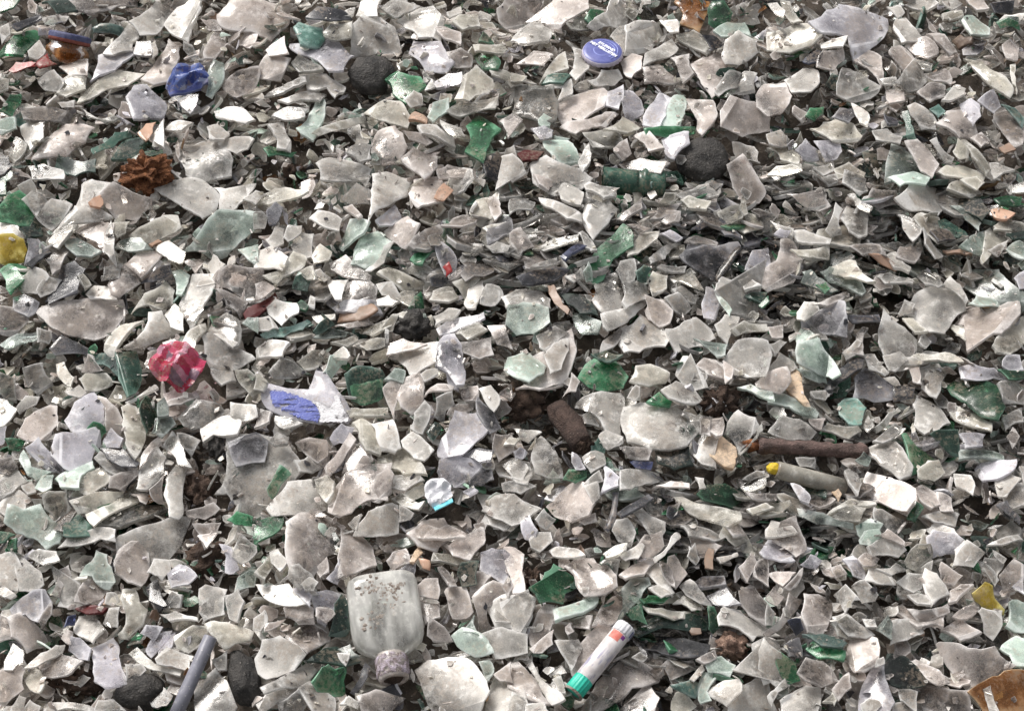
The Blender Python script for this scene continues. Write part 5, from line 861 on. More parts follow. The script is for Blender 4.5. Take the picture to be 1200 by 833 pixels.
SMALL = '''W7;-3692,2476,1841;44,-62;-104,-19 -31,21 111,62 90,5 -65,-68
W7;-4071,2347,1767;45,-45;-59,24 13,106 45,-1 1,-128
W7;-3797,2193,1647;28,-49;-62,-7 9,130 74,29 23,-78 -44,-73
P7;-3499,2163,1536;-8,-42;-125,13 -60,90 97,89 118,-95 -29,-95
W7;-3647,1991,1456;-14,-77;-116,18 10,110 105,14 59,-83 -58,-58
W7;-3502,1829,1324;-24,-76;-89,26 67,29 62,-33 -40,-23
A7;-3923,1610,1225;-25,-70;-86,50 61,59 80,-35 -55,-73
Y5;-3991,1869,1474;27,-40;-57,74 33,77 47,-45 -23,-105
Y5;-3815,1415,1071;-9,-62;-61,-51 -27,143 67,68 33,-57 -12,-103
W5;-3564,1253,964;-14,-42;-162,84 -44,91 143,-6 160,-102 -100,-65
W6;-2738,1544,1170;-19,-51;-73,-32 15,173 58,-140
L4;-2983,2386,1629;-10,-50;-72,-54 -62,76 53,77 80,-98
P6;-2404,2397,1647;24,-51;-78,-82 -23,142 57,209 92,15 20,-130 -67,-149
W5;-2578,2330,1605;18,-82;-70,97 -2,66 87,-72 54,-113 -68,22
W8;-2890,2355,1626;13,-45;-33,62 -3,92 39,-42 -3,-111
L5;-2541,1822,1348;-7,-57;-95,41 -13,80 72,75 65,-31 23,-118 -52,-46
W8;-2182,1762,1261;-24,-46;-181,84 -76,106 113,4 188,-95 106,-111 -155,15
W8;-2300,1647,1148;11,-41;-87,48 -10,102 97,-15 58,-74 -58,-59
W8;-2153,1542,1069;-32,-65;-156,63 159,45 109,-40 19,-65 -133,-2
Y4;-3232,1729,1257;-23,-60;-185,113 -125,73 14,-30 139,-21 197,-60 55,-71 -98,-2
W6;-2596,1635,1219;-18,-47;-116,-14 -20,61 107,16 29,-62
W7;-3743,763,685;-8,-38;-117,107 -36,111 90,-29 118,-89 29,-51 -85,-48
L5;-3539,592,587;26,-66;-50,-131 -34,10 -57,86 27,88 118,20 -3,-73
W7;-3392,356,387;27,-71;-85,-37 -3,80 89,64 50,-23 -51,-83
L5;-3571,277,289;-5,-59;-84,59 -8,83 112,16 49,-108 -69,-50
A5;-3548,39,115;5,-39;-147,-38 -35,52 138,86 113,-3 -67,-96
Y5;-3339,695,665;-21,-45;-108,-47 -68,63 97,95 80,45 16,-28 -18,-127
A5;-3207,632,582;12,-31;-126,60 -43,123 170,-20 102,-80 -6,-83 -99,2
A5;-2851,735,569;-17,-56;-136,-12 -93,50 74,56 168,-38 -14,-55
W8;-2967,609,632;-9,-62;-19,199 23,31 44,-170 -48,-57
W8;-3031,379,339;-25,-36;-122,20 -57,82 105,30 142,-89 -69,-42
Y5;-3135,399,425;31,-30;-56,40 -23,75 57,-27 21,-87
W9;-1958,1168,792;33,-63;-97,-34 -3,57 97,38 4,-62
A8;-1948,657,522;5,-51;-97,49 49,105 67,-114 -18,-38
P5;-2035,281,312;22,-36;-140,93 3,70 110,16 72,-136 -47,-42
A8;-2451,482,385;12,-40;-68,86 -6,116 61,80 26,-142 -13,-136
Y7;-2438,138,236;-6,-47;-86,39 -19,135 56,33 74,-124 -25,-81
Y7;-2826,11,140;-25,-39;-120,-80 -20,125 139,173 59,45 -17,-102 -41,-157
W8;-2045,-93,180;14,-28;-91,49 -62,54 92,-26 60,-77
Y6;-2276,-9,177;3,-39;-87,-81 -42,45 55,131 67,27 9,-120
Y6;-2540,674,538;-15,-49;-142,54 -34,123 114,-18 92,-116 -31,-41
P4;-3340,518,522;-5,-35;-54,-58 -6,151 63,124 22,-85 -25,-129
W6;-2433,-104,143;-17,-53;-70,21 39,46 79,-31 -48,-36
A5;-1875,33,238;0,-34;-65,9 -33,65 44,65 61,-102 -7,-35
Y7;-2925,817,669;20,-49;-69,48 53,79 36,-38 -20,-88
W5;-2941,472,459;40,-63;-61,28 75,87 54,-38 -68,-76
W6;-3581,930,853;20,-75;-99,3 -27,76 20,63 105,-33 2,-109
W6;-3382,65,126;62,-56;-50,58 49,48 42,-52 -40,-54
Y6;-3178,-225,-43;-20,-41;-98,116 -35,125 72,-42 57,-117 2,-79
P5;-2996,-199,18;-32,-72;-82,-45 -36,85 0,74 32,-8 95,-45 -8,-60
W7;-3085,-343,-126;14,-54;-73,1 11,61 75,4 39,-42 -52,-24
Y4;-3598,-256,-122;8,-74;-73,111 12,73 58,58 73,-115 -11,-86 -60,-40
W8;-3591,-400,-248;-9,-53;-69,115 -6,112 89,18 15,-118 -30,-124
W6;-3429,-383,-194;1,-69;-77,-23 -18,58 81,50 64,-6 -49,-79
A7;-3319,-829,-461;13,-49;-91,51 -77,139 -4,5 138,-27 49,-103 -15,-65
L8;-2764,-736,-303;-30,-65;-79,6 -21,94 79,6 60,-62 -40,-44
A4;-2411,-678,-209;26,-55;-60,49 40,71 82,18 -1,-102 -59,-35
A4;-2429,-599,-122;14,-38;-36,49 2,93 52,-57 -18,-85
P5;-2310,-482,-113;22,-46;-107,-22 88,91 122,50 -1,-42 -100,-75
W8;-1882,-541,-184;-1,-53;-94,83 88,55 111,-41 -20,-75 -85,-22
Y6;-1862,-334,-40;-10,-77;-102,80 -9,85 133,-18 29,-116 -51,-30
W6;-2049,-286,-5;26,-26;-98,75 62,76 105,-26 10,-111 -79,-12
P6;-2495,-815,-336;-3,-28;-50,-156 -52,-53 33,156 66,91 4,-34
P6;-2406,-1071,-525;47,-73;-60,16 40,122 47,-82 -28,-55
W5;-2759,-873,-420;16,-50;-119,46 -83,101 61,-6 153,-48 41,-76 -53,-16
P6;-2654,-974,-484;-3,-81;-89,22 85,73 101,36 4,-81 -101,-51
P5;-3501,-782,-474;24,-49;-70,52 25,83 74,4 22,-73 -51,-66
P5;-2097,-1163,-626;-13,-77;-117,10 75,64 121,19 20,-51 -100,-42
P6;-2033,-1359,-679;30,-73;-107,61 84,78 39,-32 -14,-107
L5;-2489,-309,37;-18,-37;-78,27 13,52 64,-78
W6;-2229,-751,-314;28,-62;-90,69 14,49 74,25 25,-92 -22,-50
W8;-3307,-974,-549;33,-49;-56,13 10,50 49,-18 -4,-44
A8;-3204,-951,-522;-12,-55;-72,-28 -25,67 52,62 51,-36 -6,-65
W7;-3115,-1443,-801;-5,-55;-123,9 -50,54 69,36 107,-35 -4,-64
W8;-3339,-1659,-946;5,-46;-54,27 -15,45 73,-17 42,-42 -47,-13
P6;-3318,-1837,-1105;1,-55;-57,95 18,66 66,-69 -28,-91
W7;-3225,-2021,-1224;-7,-42;-58,-12 -26,121 56,62 63,-17 11,-78 -46,-75
W7;-3009,-1997,-1199;11,-30;-130,-104 -43,6 38,83 97,96 91,18 -50,-97
Y7;-3098,-2103,-1320;-29,-29;-98,112 -20,104 94,-31 76,-120 7,-80 -62,19
P5;-2991,-1534,-933;28,-49;-54,-115 -27,79 24,118 55,43 2,-123
W7;-2635,-1676,-989;17,-74;-45,-29 -36,42 19,43 50,-13 11,-42
W7;-2626,-1784,-1065;2,-60;-52,-33 -22,71 47,79 48,-61 -22,-55
W9;-2325,-1541,-835;34,-50;-84,-35 -52,63 47,64 69,-11 20,-81
L6;-2806,-1966,-1179;-28,-65;-78,-8 -73,90 -9,72 84,-4 69,-80 6,-69
W7;-2417,-2156,-1231;0,-61;-63,54 39,61 71,18 -1,-80 -45,-52
L7;-2272,-1982,-1109;3,-61;-89,-58 23,65 63,80 54,22 -50,-108
L6;-2339,-1946,-1063;4,-73;-71,-11 -34,45 77,32 28,-65
Y6;-2304,-2098,-1196;0,-47;-168,70 -119,116 7,-5 190,-50 181,-88 12,-51 -105,10
W6;-2162,-1855,-1005;-36,-23;-159,73 -39,61 127,-40 141,-81 -73,-11
W6;-1794,-1876,-904;-36,-57;-79,80 13,112 67,18 32,-122 -34,-85
W6;-2562,-2323,-1359;25,-45;-79,-52 -64,26 26,52 117,-26
W7;-3146,-2290,-1395;23,-67;-43,-15 1,68 42,56 40,-53 -39,-56
W7;-3030,-2352,-1362;20,-62;-57,-22 -26,51 45,13 38,-42
L7;-1864,-1584,-748;-28,-70;-24,-78 -22,29 -81,118 13,84 75,-63 38,-89
W6;-1756,-1529,-707;30,-47;-86,-56 -37,113 68,50 73,2 -17,-108
W5;-2216,-1731,-957;-50,-65;-93,-32 -27,62 66,27 54,-56
P5;-3053,-1781,-1053;19,-63;-44,-31 23,103 32,16 -11,-87
P6;-2903,-1861,-1149;-18,-25;-43,-11 -21,59 28,32 36,-79
W6;-1851,-2181,-1135;25,-58;-59,16 31,81 41,-46 -13,-50
A6;-1735,-1686,-827;28,-55;-62,2 17,72 60,62 54,-45 -69,-89
P7;-2030,-1415,-682;-9,-30;-73,38 64,45 8,-82
Y4;-1641,2172,1543;-5,-42;-127,39 -74,128 109,-15 149,-88 -58,-62
W7;-1172,2718,1876;-15,-49;-106,-80 -76,103 104,87 77,-109
W8;-935,2744,1868;10,-63;-150,5 -48,99 181,40 43,-45 -25,-98
P6;-494,2465,1724;3,-46;-131,108 9,48 79,25 82,-120 -40,-60
Y6;-370,2664,1789;20,-40;-120,-51 -52,92 90,129 114,-52 -30,-116
W8;-470,2766,1830;23,-46;-67,-16 48,90 58,3 -39,-77
Y7;-159,2315,1643;27,-43;-155,10 75,73 124,18 94,-35 -136,-66
P5;-409,2284,1582;11,-73;-115,45 -3,86 83,38 88,-80 -53,-88
W7;-641,1882,1461;-11,-63;-45,-43 12,63 34,-19
L5;-504,2022,1468;-20,-48;-125,0 -5,71 108,65 122,-13 -2,-53 -97,-69
A8;-574,1699,1319;11,-51;-84,-79 -44,74 81,137 87,-1 -38,-129
W7;-758,1783,1382;32,-45;-78,-27 -13,93 52,74 64,-44 -24,-96
W5;-1153,1372,1083;24,-39;-116,-36 -33,92 79,103 75,-50 -4,-107
W8;-1794,1639,1120;36,-32;-125,107 -6,184 73,-17 87,-122 -29,-148
Y6;-1344,1727,1185;35,-64;-214,-83 -47,16 174,121 197,70 58,-15 -162,-105
P8;-1882,2247,1659;-27,-54;-96,8 55,122 105,-71 -64,-59
W5;-1737,1804,1263;-9,-55;-161,-11 -30,66 132,58 113,-46 -55,-66
P6;-12,1650,1236;-7,-43;-88,37 12,102 96,23 -21,-160
Y5;-460,1502,1228;-10,-44;-103,115 66,3 104,-88 18,-79 -85,50
W7;-567,1485,1196;38,-43;-168,42 -12,105 131,15 154,-72 27,-50 -130,-39
P6;-720,1412,1186;34,-60;-121,41 -2,48 123,-6 69,-56 -68,-28
P7;-432,1230,972;23,-66;-141,8 -59,59 158,52 167,-42 -123,-77
W5;-1783,2040,1416;-25,-43;-211,-38 138,101 154,10 -81,-73
Y5;-56,2088,1480;21,-38;-143,114 22,64 162,-60 57,-115 -99,-1
W6;-1649,1981,1345;10,-38;-208,-47 34,88 170,78 127,-34 -121,-84
W6;-1122,1158,935;7,-66;-63,25 50,39 13,-64
W7;-387,1197,917;-44,-54;-135,125 87,78 106,-6 16,-96 -75,-99
W8;-1392,870,712;11,-31;-132,25 -76,123 116,35 102,-108 -12,-73
P7;-1184,882,781;11,-42;-82,33 -20,74 66,-40 36,-66
W6;-1900,940,689;23,-82;-51,55 13,66 54,19 32,-64 -48,-76
L6;-926,893,717;22,-48;-101,-31 38,152 100,16 30,-59 -66,-77
W8;-981,579,520;19,-50;-104,-122 28,117 98,167 35,-33 -56,-125
P5;-659,713,634;46,-39;-117,-130 -94,-56 126,196 163,141 -73,-144
L6;-479,571,515;16,-63;-96,110 -45,150 19,102 77,-19 70,-109 7,-150 -33,-82
P6;-133,952,791;-5,-35;-78,123 19,117 53,-83 5,-153
Y6;-71,727,684;3,-39;-151,41 71,117 119,-64 -39,-92
W7;-97,533,627;12,-76;-92,10 -13,46 82,16 66,-34 -44,-38
W6;-276,613,586;-17,-53;-89,57 56,40 73,-31 -39,-66
W7;-1771,826,597;18,-47;-77,-36 -16,104 49,89 60,-56 -16,-99
W7;-1643,795,646;14,-69;-63,-44 -36,63 67,61 62,-1 -30,-77
W7;-1566,754,565;13,-59;-111,18 -21,110 76,99 79,-99 -23,-126
Y7;-1418,630,532;-5,-52;-71,-13 -14,104 78,31 59,-48 -51,-73
W8;-1407,445,448;17,-55;-62,40 -8,56 75,-20 30,-62 -35,-13
Y6;-1496,433,462;-45,-50;-87,45 23,69 68,-58 -5,-55
W6;-661,549,443;14,-31;-129,-26 -70,70 25,98 141,-43 32,-97
W7;-1275,356,367;-15,-49;-84,89 69,91 31,-92 -17,-86
W9;-901,359,347;-9,-78;-103,69 24,74 89,-41 42,-80 -53,-21
W8;-916,286,303;-24,-55;-86,32 11,54 95,-15 47,-44 -67,-27
Y6;-774,342,322;-4,-32;-102,-7 -11,60 84,55 28,-107
Y6;-493,252,369;0,-43;-110,-41 -82,42 57,83 106,-21 29,-62
Y6;-327,321,420;1,-77;-109,19 77,101 93,52 1,-142 -62,-29
W9;-276,229,373;-14,-35;-72,-72 -36,126 58,158 83,41 15,-129 -47,-120
W7;-139,169,404;-1,-78;-92,-64 -46,80 46,64 77,0 16,-80
P6;-1822,331,372;15,-33;-63,55 2,100 87,33 20,-70 -45,-115
W8;-1780,64,221;33,-41;-84,29 20,89 107,2 33,-49 -75,-69
W7;-1460,281,303;22,-32;-31,-51 -18,68 24,43 25,-60
Y6;-1357,183,213;-7,-40;-104,28 68,37 71,-5 -35,-60
A4;-1292,110,131;18,-50;-144,-51 -57,45 115,29 86,-22
P7;-1130,138,192;3,-51;-154,-15 75,47 139,10 -60,-41
Y6;-894,133,203;-27,-33;-230,-29 27,56 156,87 174,37 0,-48 -127,-101
Y6;-1003,8,88;-37,-60;-134,6 -15,45 96,26 98,-34 -46,-43
Y5;-876,111,210;-13,-79;-81,-61 11,63 58,62 13,-64
P7;-778,-47,97;-25,-36;-128,-59 -118,48 -7,75 173,-11 79,-52
Y5;-287,-64,232;-27,-27;-130,26 44,90 117,-28 -32,-87
L7;-425,-209,71;8,-59;-114,82 -63,188 13,209 68,124 71,-151 50,-254 -26,-189
W8;-476,83,280;-4,-24;-92,-5 13,91 106,61 47,-38 -73,-107
P6;-84,-100,204;-26,-61;-103,99 39,80 87,-112 -23,-65
Y5;-1185,19,108;18,-42;-121,-28 43,57 76,21 3,-50
W7;-1222,-103,61;-13,-29;-64,24 9,82 64,-22 50,-50 -59,-34
Y7;-1266,-1109,-456;-42,-32;-103,99 5,99 70,19 69,-74 27,-152 -70,12
W7;-1044,-1392,-562;-30,-60;-49,-13 -5,27 40,52 14,-65
P8;-1173,-871,-353;1,-53;-95,-81 53,173 99,122 19,-30 -74,-180
L8;-1184,-712,-274;-24,-79;-82,-21 2,80 88,48 51,-40 -58,-67
P7;-832,-446,-97;13,-53;-76,58 -12,152 80,123 26,-56 16,-195 -33,-78
W8;-577,-374,25;-27,-71;-71,10 55,39 55,-1 -39,-48
P6;-500,-482,-30;9,-50;-108,-66 -22,47 98,37 84,0 -50,-18
W5;-629,-644,-178;-20,-67;-83,-65 -54,43 20,132 67,66 39,-58 10,-118
W7;-715,-1058,-445;-2,-35;-98,58 76,56 121,17 -5,-76 -93,-56
Y7;-650,-1109,-508;20,-59;-87,-16 57,76 73,-1 -42,-59
Y5;-695,-1184,-528;-30,-33;-136,59 -61,97 67,-29 113,-22 70,-85 -55,-17
W6;-709,-1302,-566;-2,-67;-45,-48 -34,71 53,11 26,-34
W5;-470,-577,-129;16,-86;-72,-67 -57,66 54,112 70,23 10,-22 -5,-111
P5;-360,-566,-146;33,-59;-90,-43 -60,27 112,70 97,18 -58,-71
P6;-291,-476,-75;-23,-58;-70,46 53,57 54,-53 -38,-50
W9;-150,-538,-63;-8,-68;-89,64 1,85 61,3 61,-60 24,-114 -59,23
L4;-164,-642,-166;42,-49;-81,139 42,48 99,-67 19,-129 -79,10
L4;-208,-985,-460;12,-53;-83,-32 77,162 85,-4 5,-59 -83,-65
L4;-213,-872,-342;-26,-41;-128,18 -22,70 85,31 70,-57 -5,-61
P6;-65,-815,-310;30,-77;-55,83 68,89 83,-29 -24,-107 -70,-36
W7;31,-919,-434;-12,-51;-112,54 13,96 87,6 42,-92 -31,-62
L8;-278,-1108,-491;-19,-20;-55,1 17,51 48,0 -10,-53
A5;-820,-315,-9;15,-37;-83,-40 -12,72 64,62 54,-61 -23,-32
Y6;-1015,-517,-190;11,-32;-144,12 -18,26 145,65 164,-7 -28,-48 -117,-48
Y6;-1771,-362,-52;31,-62;-46,-47 -39,85 56,16 30,-53
W5;-1578,-571,-238;-27,-35;-91,20 -91,99 62,3 130,-52 -11,-68
W5;-1603,-759,-283;15,-27;-72,-25 -23,69 61,40 60,-24 -25,-59
W7;-1396,-905,-405;54,-42;-107,7 2,78 114,21 44,-45 -52,-60
P5;-1735,-567,-211;-27,-33;-62,-83 -34,93 51,41 45,-49
A8;-1246,-133,10;54,-64;-106,-89 -59,43 94,90 79,0 -6,-43
Y5;-1440,-89,4;4,-64;-106,-12 -4,74 103,76 49,-60 -42,-78
P5;-30,-483,-57;37,-46;-64,-28 32,87 32,-58
L6;-1147,-1698,-773;18,-59;-61,-38 15,117 35,-1 11,-77
P6;-745,-1540,-759;13,-72;-83,-18 -42,41 28,64 64,29 72,-28 -39,-88
L5;-691,-1590,-820;34,-53;-81,-35 4,54 55,62 23,-80
P6;-546,-1687,-894;0,-54;-102,4 -27,73 58,73 74,-19 62,-80 -65,-50
P7;-221,-1606,-894;-17,-56;-87,61 28,68 86,33 29,-54 -56,-108
A5;-262,-1942,-1023;-26,-10;-66,-29 17,117 49,-87
P6;-480,-1978,-1047;13,-85;-66,-19 -53,104 44,35 100,-61 -25,-60
A6;-161,-2196,-1174;-4,-49;-52,53 17,67 44,-23 -9,-96
A4;-1039,-2130,-1085;-18,-43;-79,27 4,50 65,-34 10,-43
W6;-1514,-2345,-1301;13,-60;-100,-34 -25,52 162,87 33,-15 -69,-88
L7;-1350,-1824,-852;-9,-34;-78,49 -23,62 54,-12 47,-98
P7;-1208,-1932,-930;24,-36;-58,34 23,64 69,5 19,-70 -53,-32
W6;-1538,-1631,-708;-32,-50;-64,62 -3,76 82,-24 26,-92 -41,-20
Y6;-1614,-1663,-761;50,-20;-72,-79 11,118 56,62 6,-99
W6;-1368,-1767,-741;16,-50;-74,64 -20,84 68,14 99,-30 7,-100 -81,-30
P6;-1241,-1657,-764;4,-47;-55,-7 22,91 43,-21 -10,-62
W6;-1307,-1834,-777;13,-48;-55,1 -4,59 54,24 30,-40 -24,-44
W7;-1623,-1967,-975;-17,-69;-42,27 27,80 46,-4 6,-59 -38,-43
P6;-1539,-1991,-974;24,-50;-37,6 84,50 -46,-55
P5;-428,-1626,-845;31,-16;-65,70 -36,90 72,-72 28,-87
W5;-1382,-2398,-1308;13,-91;-93,11 41,102 94,5 40,-61 -80,-57
P5;-536,-1804,-992;-8,-35;-92,96 51,53 68,-51 -28,-96
Y6;-405,-1467,-800;19,-31;-119,31 68,42 141,16 42,-54 -131,-35
P6;-26,-1728,-856;11,-62;-39,-1 3,74 32,1 4,-73
W6;-1065,-2178,-1096;5,-51;-47,28 35,30 12,-59
W6;-1017,-2403,-1282;-38,-28;-76,9 -35,63 61,-13 49,-58
P6;-49,-2231,-1194;5,-49;-68,2 41,94 54,-54 -27,-41
Y5;569,2752,1731;26,-48;-126,-13 14,93 87,32 107,-30 -81,-80
W6;903,2654,1633;-5,-50;-95,35 15,157 70,125 50,-172 4,-145 -43,3
P8;972,2385,1489;-15,-44;-91,51 3,143 92,97 73,-58 -9,-145 -67,-85
A7;1790,2527,1733;4,-60;-157,-18 -34,90 105,73 153,-55 30,-15 -96,-75
Y5;1484,2534,1641;5,-43;-141,73 5,150 146,-81 98,-142 -110,3
W7;1306,2688,1733;-39,-44;-97,107 49,64 61,-98 -14,-71
P5;1373,2283,1505;-25,-37;-90,141 65,147 85,-107 -12,-216 -48,39
W5;1724,2045,1429;-1,-64;-116,-78 13,131 117,106 72,-39 -85,-118
W6;1861,2065,1432;-8,-69;-95,-19 -5,113 96,89 70,-84 -65,-98
Y6;352,2258,1500;12,-44;-132,-197 -43,40 81,214 107,9 -10,-62
Y7;47,2048,1476;2,-61;-55,52 72,17 38,-34 -55,-35
P7;198,2329,1560;-21,-41;-171,-30 -26,98 135,26 60,-93
W7;431,2044,1382;-1,-51;-67,-119 -22,47 42,120 47,-47
W8;342,2069,1401;17,-44;-80,-2 68,42 67,0 -55,-40
L7;957,2014,1285;19,-41;-69,138 20,162 89,-107 -40,-189
L7;826,2056,1311;-12,-59;-95,-62 -58,66 67,122 63,-9 22,-115
Y7;872,1683,1190;36,-43;-172,-85 -1,106 147,38 29,-58
P6;862,1397,1088;30,-63;-82,-8 30,114 64,-16 -11,-90
P6;1044,1551,1113;-51,-41;-125,112 24,107 140,-132 12,-115 -54,31
L6;247,1588,1177;-23,-65;-108,49 2,57 73,5 64,-51 -32,-60
A8;258,1723,1224;6,-43;-52,12 -6,93 47,19 37,-59 -25,-63
W6;563,1373,1040;-18,-44;-56,-45 33,156 49,33 -25,-142
W8;10,1293,996;-10,-63;-96,104 -10,115 76,17 102,-61 -10,-138 -62,-36
W8;434,986,885;-2,-35;-88,39 -29,150 105,10 77,-137 -65,-60
W7;663,1006,922;1,-33;-116,48 -82,100 28,24 125,13 121,-64 24,-104 -102,-16
W8;382,797,828;1,-34;-182,144 0,72 141,-37 138,-122 28,-99 -128,46
P7;253,1138,925;43,-46;-92,51 117,64 24,-76 -48,-39
W5;77,952,811;9,-34;-94,54 20,79 100,38 67,-52 -93,-118
A7;549,250,533;26,-82;-34,18 7,90 38,-49 -10,-59
Y6;961,595,641;-6,-44;-116,-130 -79,-4 -11,99 132,113 111,28 -36,-103
L7;1178,678,667;-10,-57;-84,27 -4,50 87,-23 38,-58 -38,4
W5;1144,618,560;45,-40;-141,-103 -42,22 155,178 170,131 -11,-72 -125,-149
P5;1420,724,600;40,-52;-150,-41 -37,48 145,39 123,-5 -78,-40
W6;830,359,517;20,-56;-71,0 -36,79 70,111 63,-75 -26,-114
Y7;1062,325,436;3,-45;-67,3 -30,107 77,68 62,-56 -42,-119
W5;1205,161,332;37,-65;-103,43 2,101 110,-8 29,-87 -38,-47
A7;1522,162,348;2,-36;-53,143 -35,88 60,-75 39,-141 -12,-11
W8;1535,-22,230;7,-72;-84,20 -4,103 104,89 38,-26 3,-124 -56,-61
Y6;1697,-45,235;47,-47;-157,-55 -38,55 170,102 163,26 -27,-33 -106,-93
W6;263,-179,213;19,-56;-91,18 42,112 142,62 -23,-105 -69,-84
P5;737,-129,207;21,-43;-89,-43 91,146 121,112 -13,-88 -108,-124
W6;1729,368,421;-21,-26;-70,44 13,85 92,-50 -35,-78
P5;1174,866,749;-18,-38;-87,-4 -50,82 93,54 70,-58 -27,-74
Y5;1183,983,856;5,-86;-75,-45 -26,36 63,37 38,-28
Y6;1390,1051,790;-10,-32;-107,57 -40,88 123,3 75,-93 -51,-53
W5;238,310,595;-9,-29;-107,-13 88,52 87,-10 -68,-29
W5;550,494,694;4,-32;-64,89 -32,115 71,-99 24,-101
P4;887,812,813;-18,-47;-110,-56 90,124 85,18 -63,-85
P4;1158,920,773;16,-41;-123,-88 -51,26 137,126 81,25 -41,-86
W5;1168,446,499;11,-29;-105,-2 -70,40 121,42 99,-36 -44,-43
Y5;1251,415,461;-19,-25;-96,-15 69,74 96,15 -68,-73
W5;1270,268,365;33,-39;-113,24 -24,94 106,7 66,-68 -34,-57
P6;947,664,732;12,-38;31,-28 -95,24 -14,47 81,13 -3,-55
Y4;342,547,664;-29,-42;-193,-6 -12,31 167,47 149,-12 -112,-60
W6;467,252,519;13,-46;-82,-9 45,86 58,-14 -21,-62
A5;1435,-205,155;-9,-44;-144,104 -29,18 92,29 70,-67 9,-82
W8;673,-851,-243;-4,-59;-81,33 -28,80 87,29 86,-19 -18,-74 -46,-49
P6;1426,-342,58;0,-36;-133,28 -67,111 51,69 130,-55 67,-96 -49,-55
W7;858,-540,-45;-5,-82;-57,-25 4,65 33,49 32,-41 -12,-48
P6;214,-449,-25;19,-23;-127,-8 25,-20 165,84 149,45 -21,-42 -188,-58
W8;109,-714,-265;3,-50;-94,58 39,34 98,18 8,-71 -50,-38
W7;25,-892,-456;-13,-23;-160,134 -25,148 93,76 114,-58 84,-151 4,-118 -114,-26
L7;57,-865,-336;43,-57;-47,7 2,48 59,19 18,-36 -31,-37
Y7;0,-804,-273;-7,-50;-59,-28 -15,39 59,19 15,-31
W6;557,-957,-337;0,-52;-77,35 12,77 69,52 81,-32 -22,-99 -64,-32
L7;443,-973,-342;-6,-56;-35,81 22,30 57,-52 -8,-58 -36,-1
L8;667,-1111,-403;9,-30;-75,-119 -36,141 61,30 50,-50
W7;534,-1220,-440;-36,-66;-66,54 40,73 53,-46 8,-86 -36,7
P6;510,-1317,-596;-10,-88;-82,1 46,45 61,-12 -25,-34
W7;-14,-1143,-635;-5,-55;-202,-70 -88,137 44,117 217,33 72,-76 -43,-137
W6;216,-1300,-614;9,-89;-59,9 -1,80 78,8 13,-63 -30,-34
L7;117,-1331,-660;-18,-64;-61,56 -2,106 55,-11 40,-85 -32,-65
P6;1078,-1194,-397;-39,-24;-154,55 -18,42 112,-30 109,-70 -51,4
Y4;1632,-862,-255;-4,-44;-94,-105 87,142 90,88 -81,-123
P6;1395,-839,-149;5,-22;-58,-31 -26,85 57,101 33,-70 -5,-83
P5;1320,-848,-135;-13,-66;-37,68 50,64 29,-75 -42,-56
P7;1514,-417,62;-13,-48;-28,-84 -30,100 40,38 18,-52
W5;543,-659,-179;6,-76;-55,30 4,61 77,-60 -26,-31
P6;414,-472,-20;28,-44;-61,-90 6,128 67,66 34,-34 -45,-68
W5;1648,-1063,-400;9,-64;-91,-28 15,38 67,39 57,-7 -48,-42
Y3;1642,-1100,-442;-27,-31;-114,13 81,62 80,-15 -48,-60
A6;1720,-515,-37;-21,-38;-146,68 -48,80 92,-15 99,-94 1,-37
P5;854,-964,-269;-11,-58;-129,59 16,35 102,14 70,-65 -59,-42
W5;1267,-1414,-632;27,-27;-136,59 -1,54 159,-3 78,-61 -100,-48
P6;1485,-1424,-608;23,-46;-73,19 20,64 72,-27 -19,-56
P5;1661,-1193,-483;6,-24;-88,34 63,33 69,-40 -44,-26
Y6;1657,-1286,-524;1,-39;-90,-7 44,47 98,12 -51,-52
W5;44,-1036,-507;-17,-60;-118,40 88,25 118,7 15,-48 -103,-24
W6;569,-1094,-413;12,-81;-80,-26 22,62 51,-10 7,-25
W7;1267,-1199,-379;15,-52;-38,42 21,39 31,-34 -14,-46
W7;183,-1397,-712;11,-47;-69,9 -40,61 75,68 89,3 2,-85 -55,-56
W7;345,-1497,-737;-42,-25;-113,63 -66,74 103,-11 147,-76 9,-51 -83,3
W6;644,-1599,-775;-4,-70;-66,17 -37,38 68,37 45,-64 -10,-27
P7;189,-2060,-1085;-12,-69;-79,-21 -24,19 80,100 72,3 3,-51 -52,-49
P7;830,-1611,-784;0,-12;-130,-63 -41,26 92,116 133,93 38,-63 -90,-107
W8;965,-1650,-834;-6,-31;-91,53 -42,160 12,121 95,-118 37,-151 -13,-59
W7;971,-1774,-855;20,-21;-81,18 -7,53 89,-7 -1,-63
W8;1037,-1526,-670;46,-30;-116,-132 11,40 104,167 100,110 7,-15 -101,-163
W8;800,-1556,-700;-10,-56;-96,-11 48,75 75,43 29,-47 -55,-59
Y6;680,-1562,-684;-31,-38;-85,-12 -3,38 85,36 68,-11 -65,-51
Y6;1018,-1832,-986;28,-28;-177,13 -44,26 166,56 153,-10 39,-54 -136,-31
Y7;1165,-1756,-967;-16,-47;-115,7 -41,64 55,24 92,-43 8,-51
W6;826,-2088,-1159;15,-70;-58,-2 -1,34 47,1 11,-34
A8;1325,-2127,-1197;14,-45;-87,-8 -47,56 24,69 111,7 69,-72 -69,-52
A7;1243,-2226,-1300;-30,-58;-59,-72 -22,108 47,101 59,58 -1,-21 23,-79 -47,-94
W8;1188,-2157,-1234;-5,-32;-54,-40 37,74 46,23 -28,-57
P5;1263,-1488,-698;-4,-46;-73,7 -83,74 17,71 125,3 63,-78 -50,-76
Y7;1485,-1420,-674;0,-82;-119,-24 -59,118 26,90 121,-80 92,-109 -62,5
W7;1429,-1575,-716;30,-27;-86,-30 76,70 72,31 -60,-70
L4;1289,-1660,-865;-8,-9;-93,8 -31,71 110,67 113,-37 0,-48 -99,-60
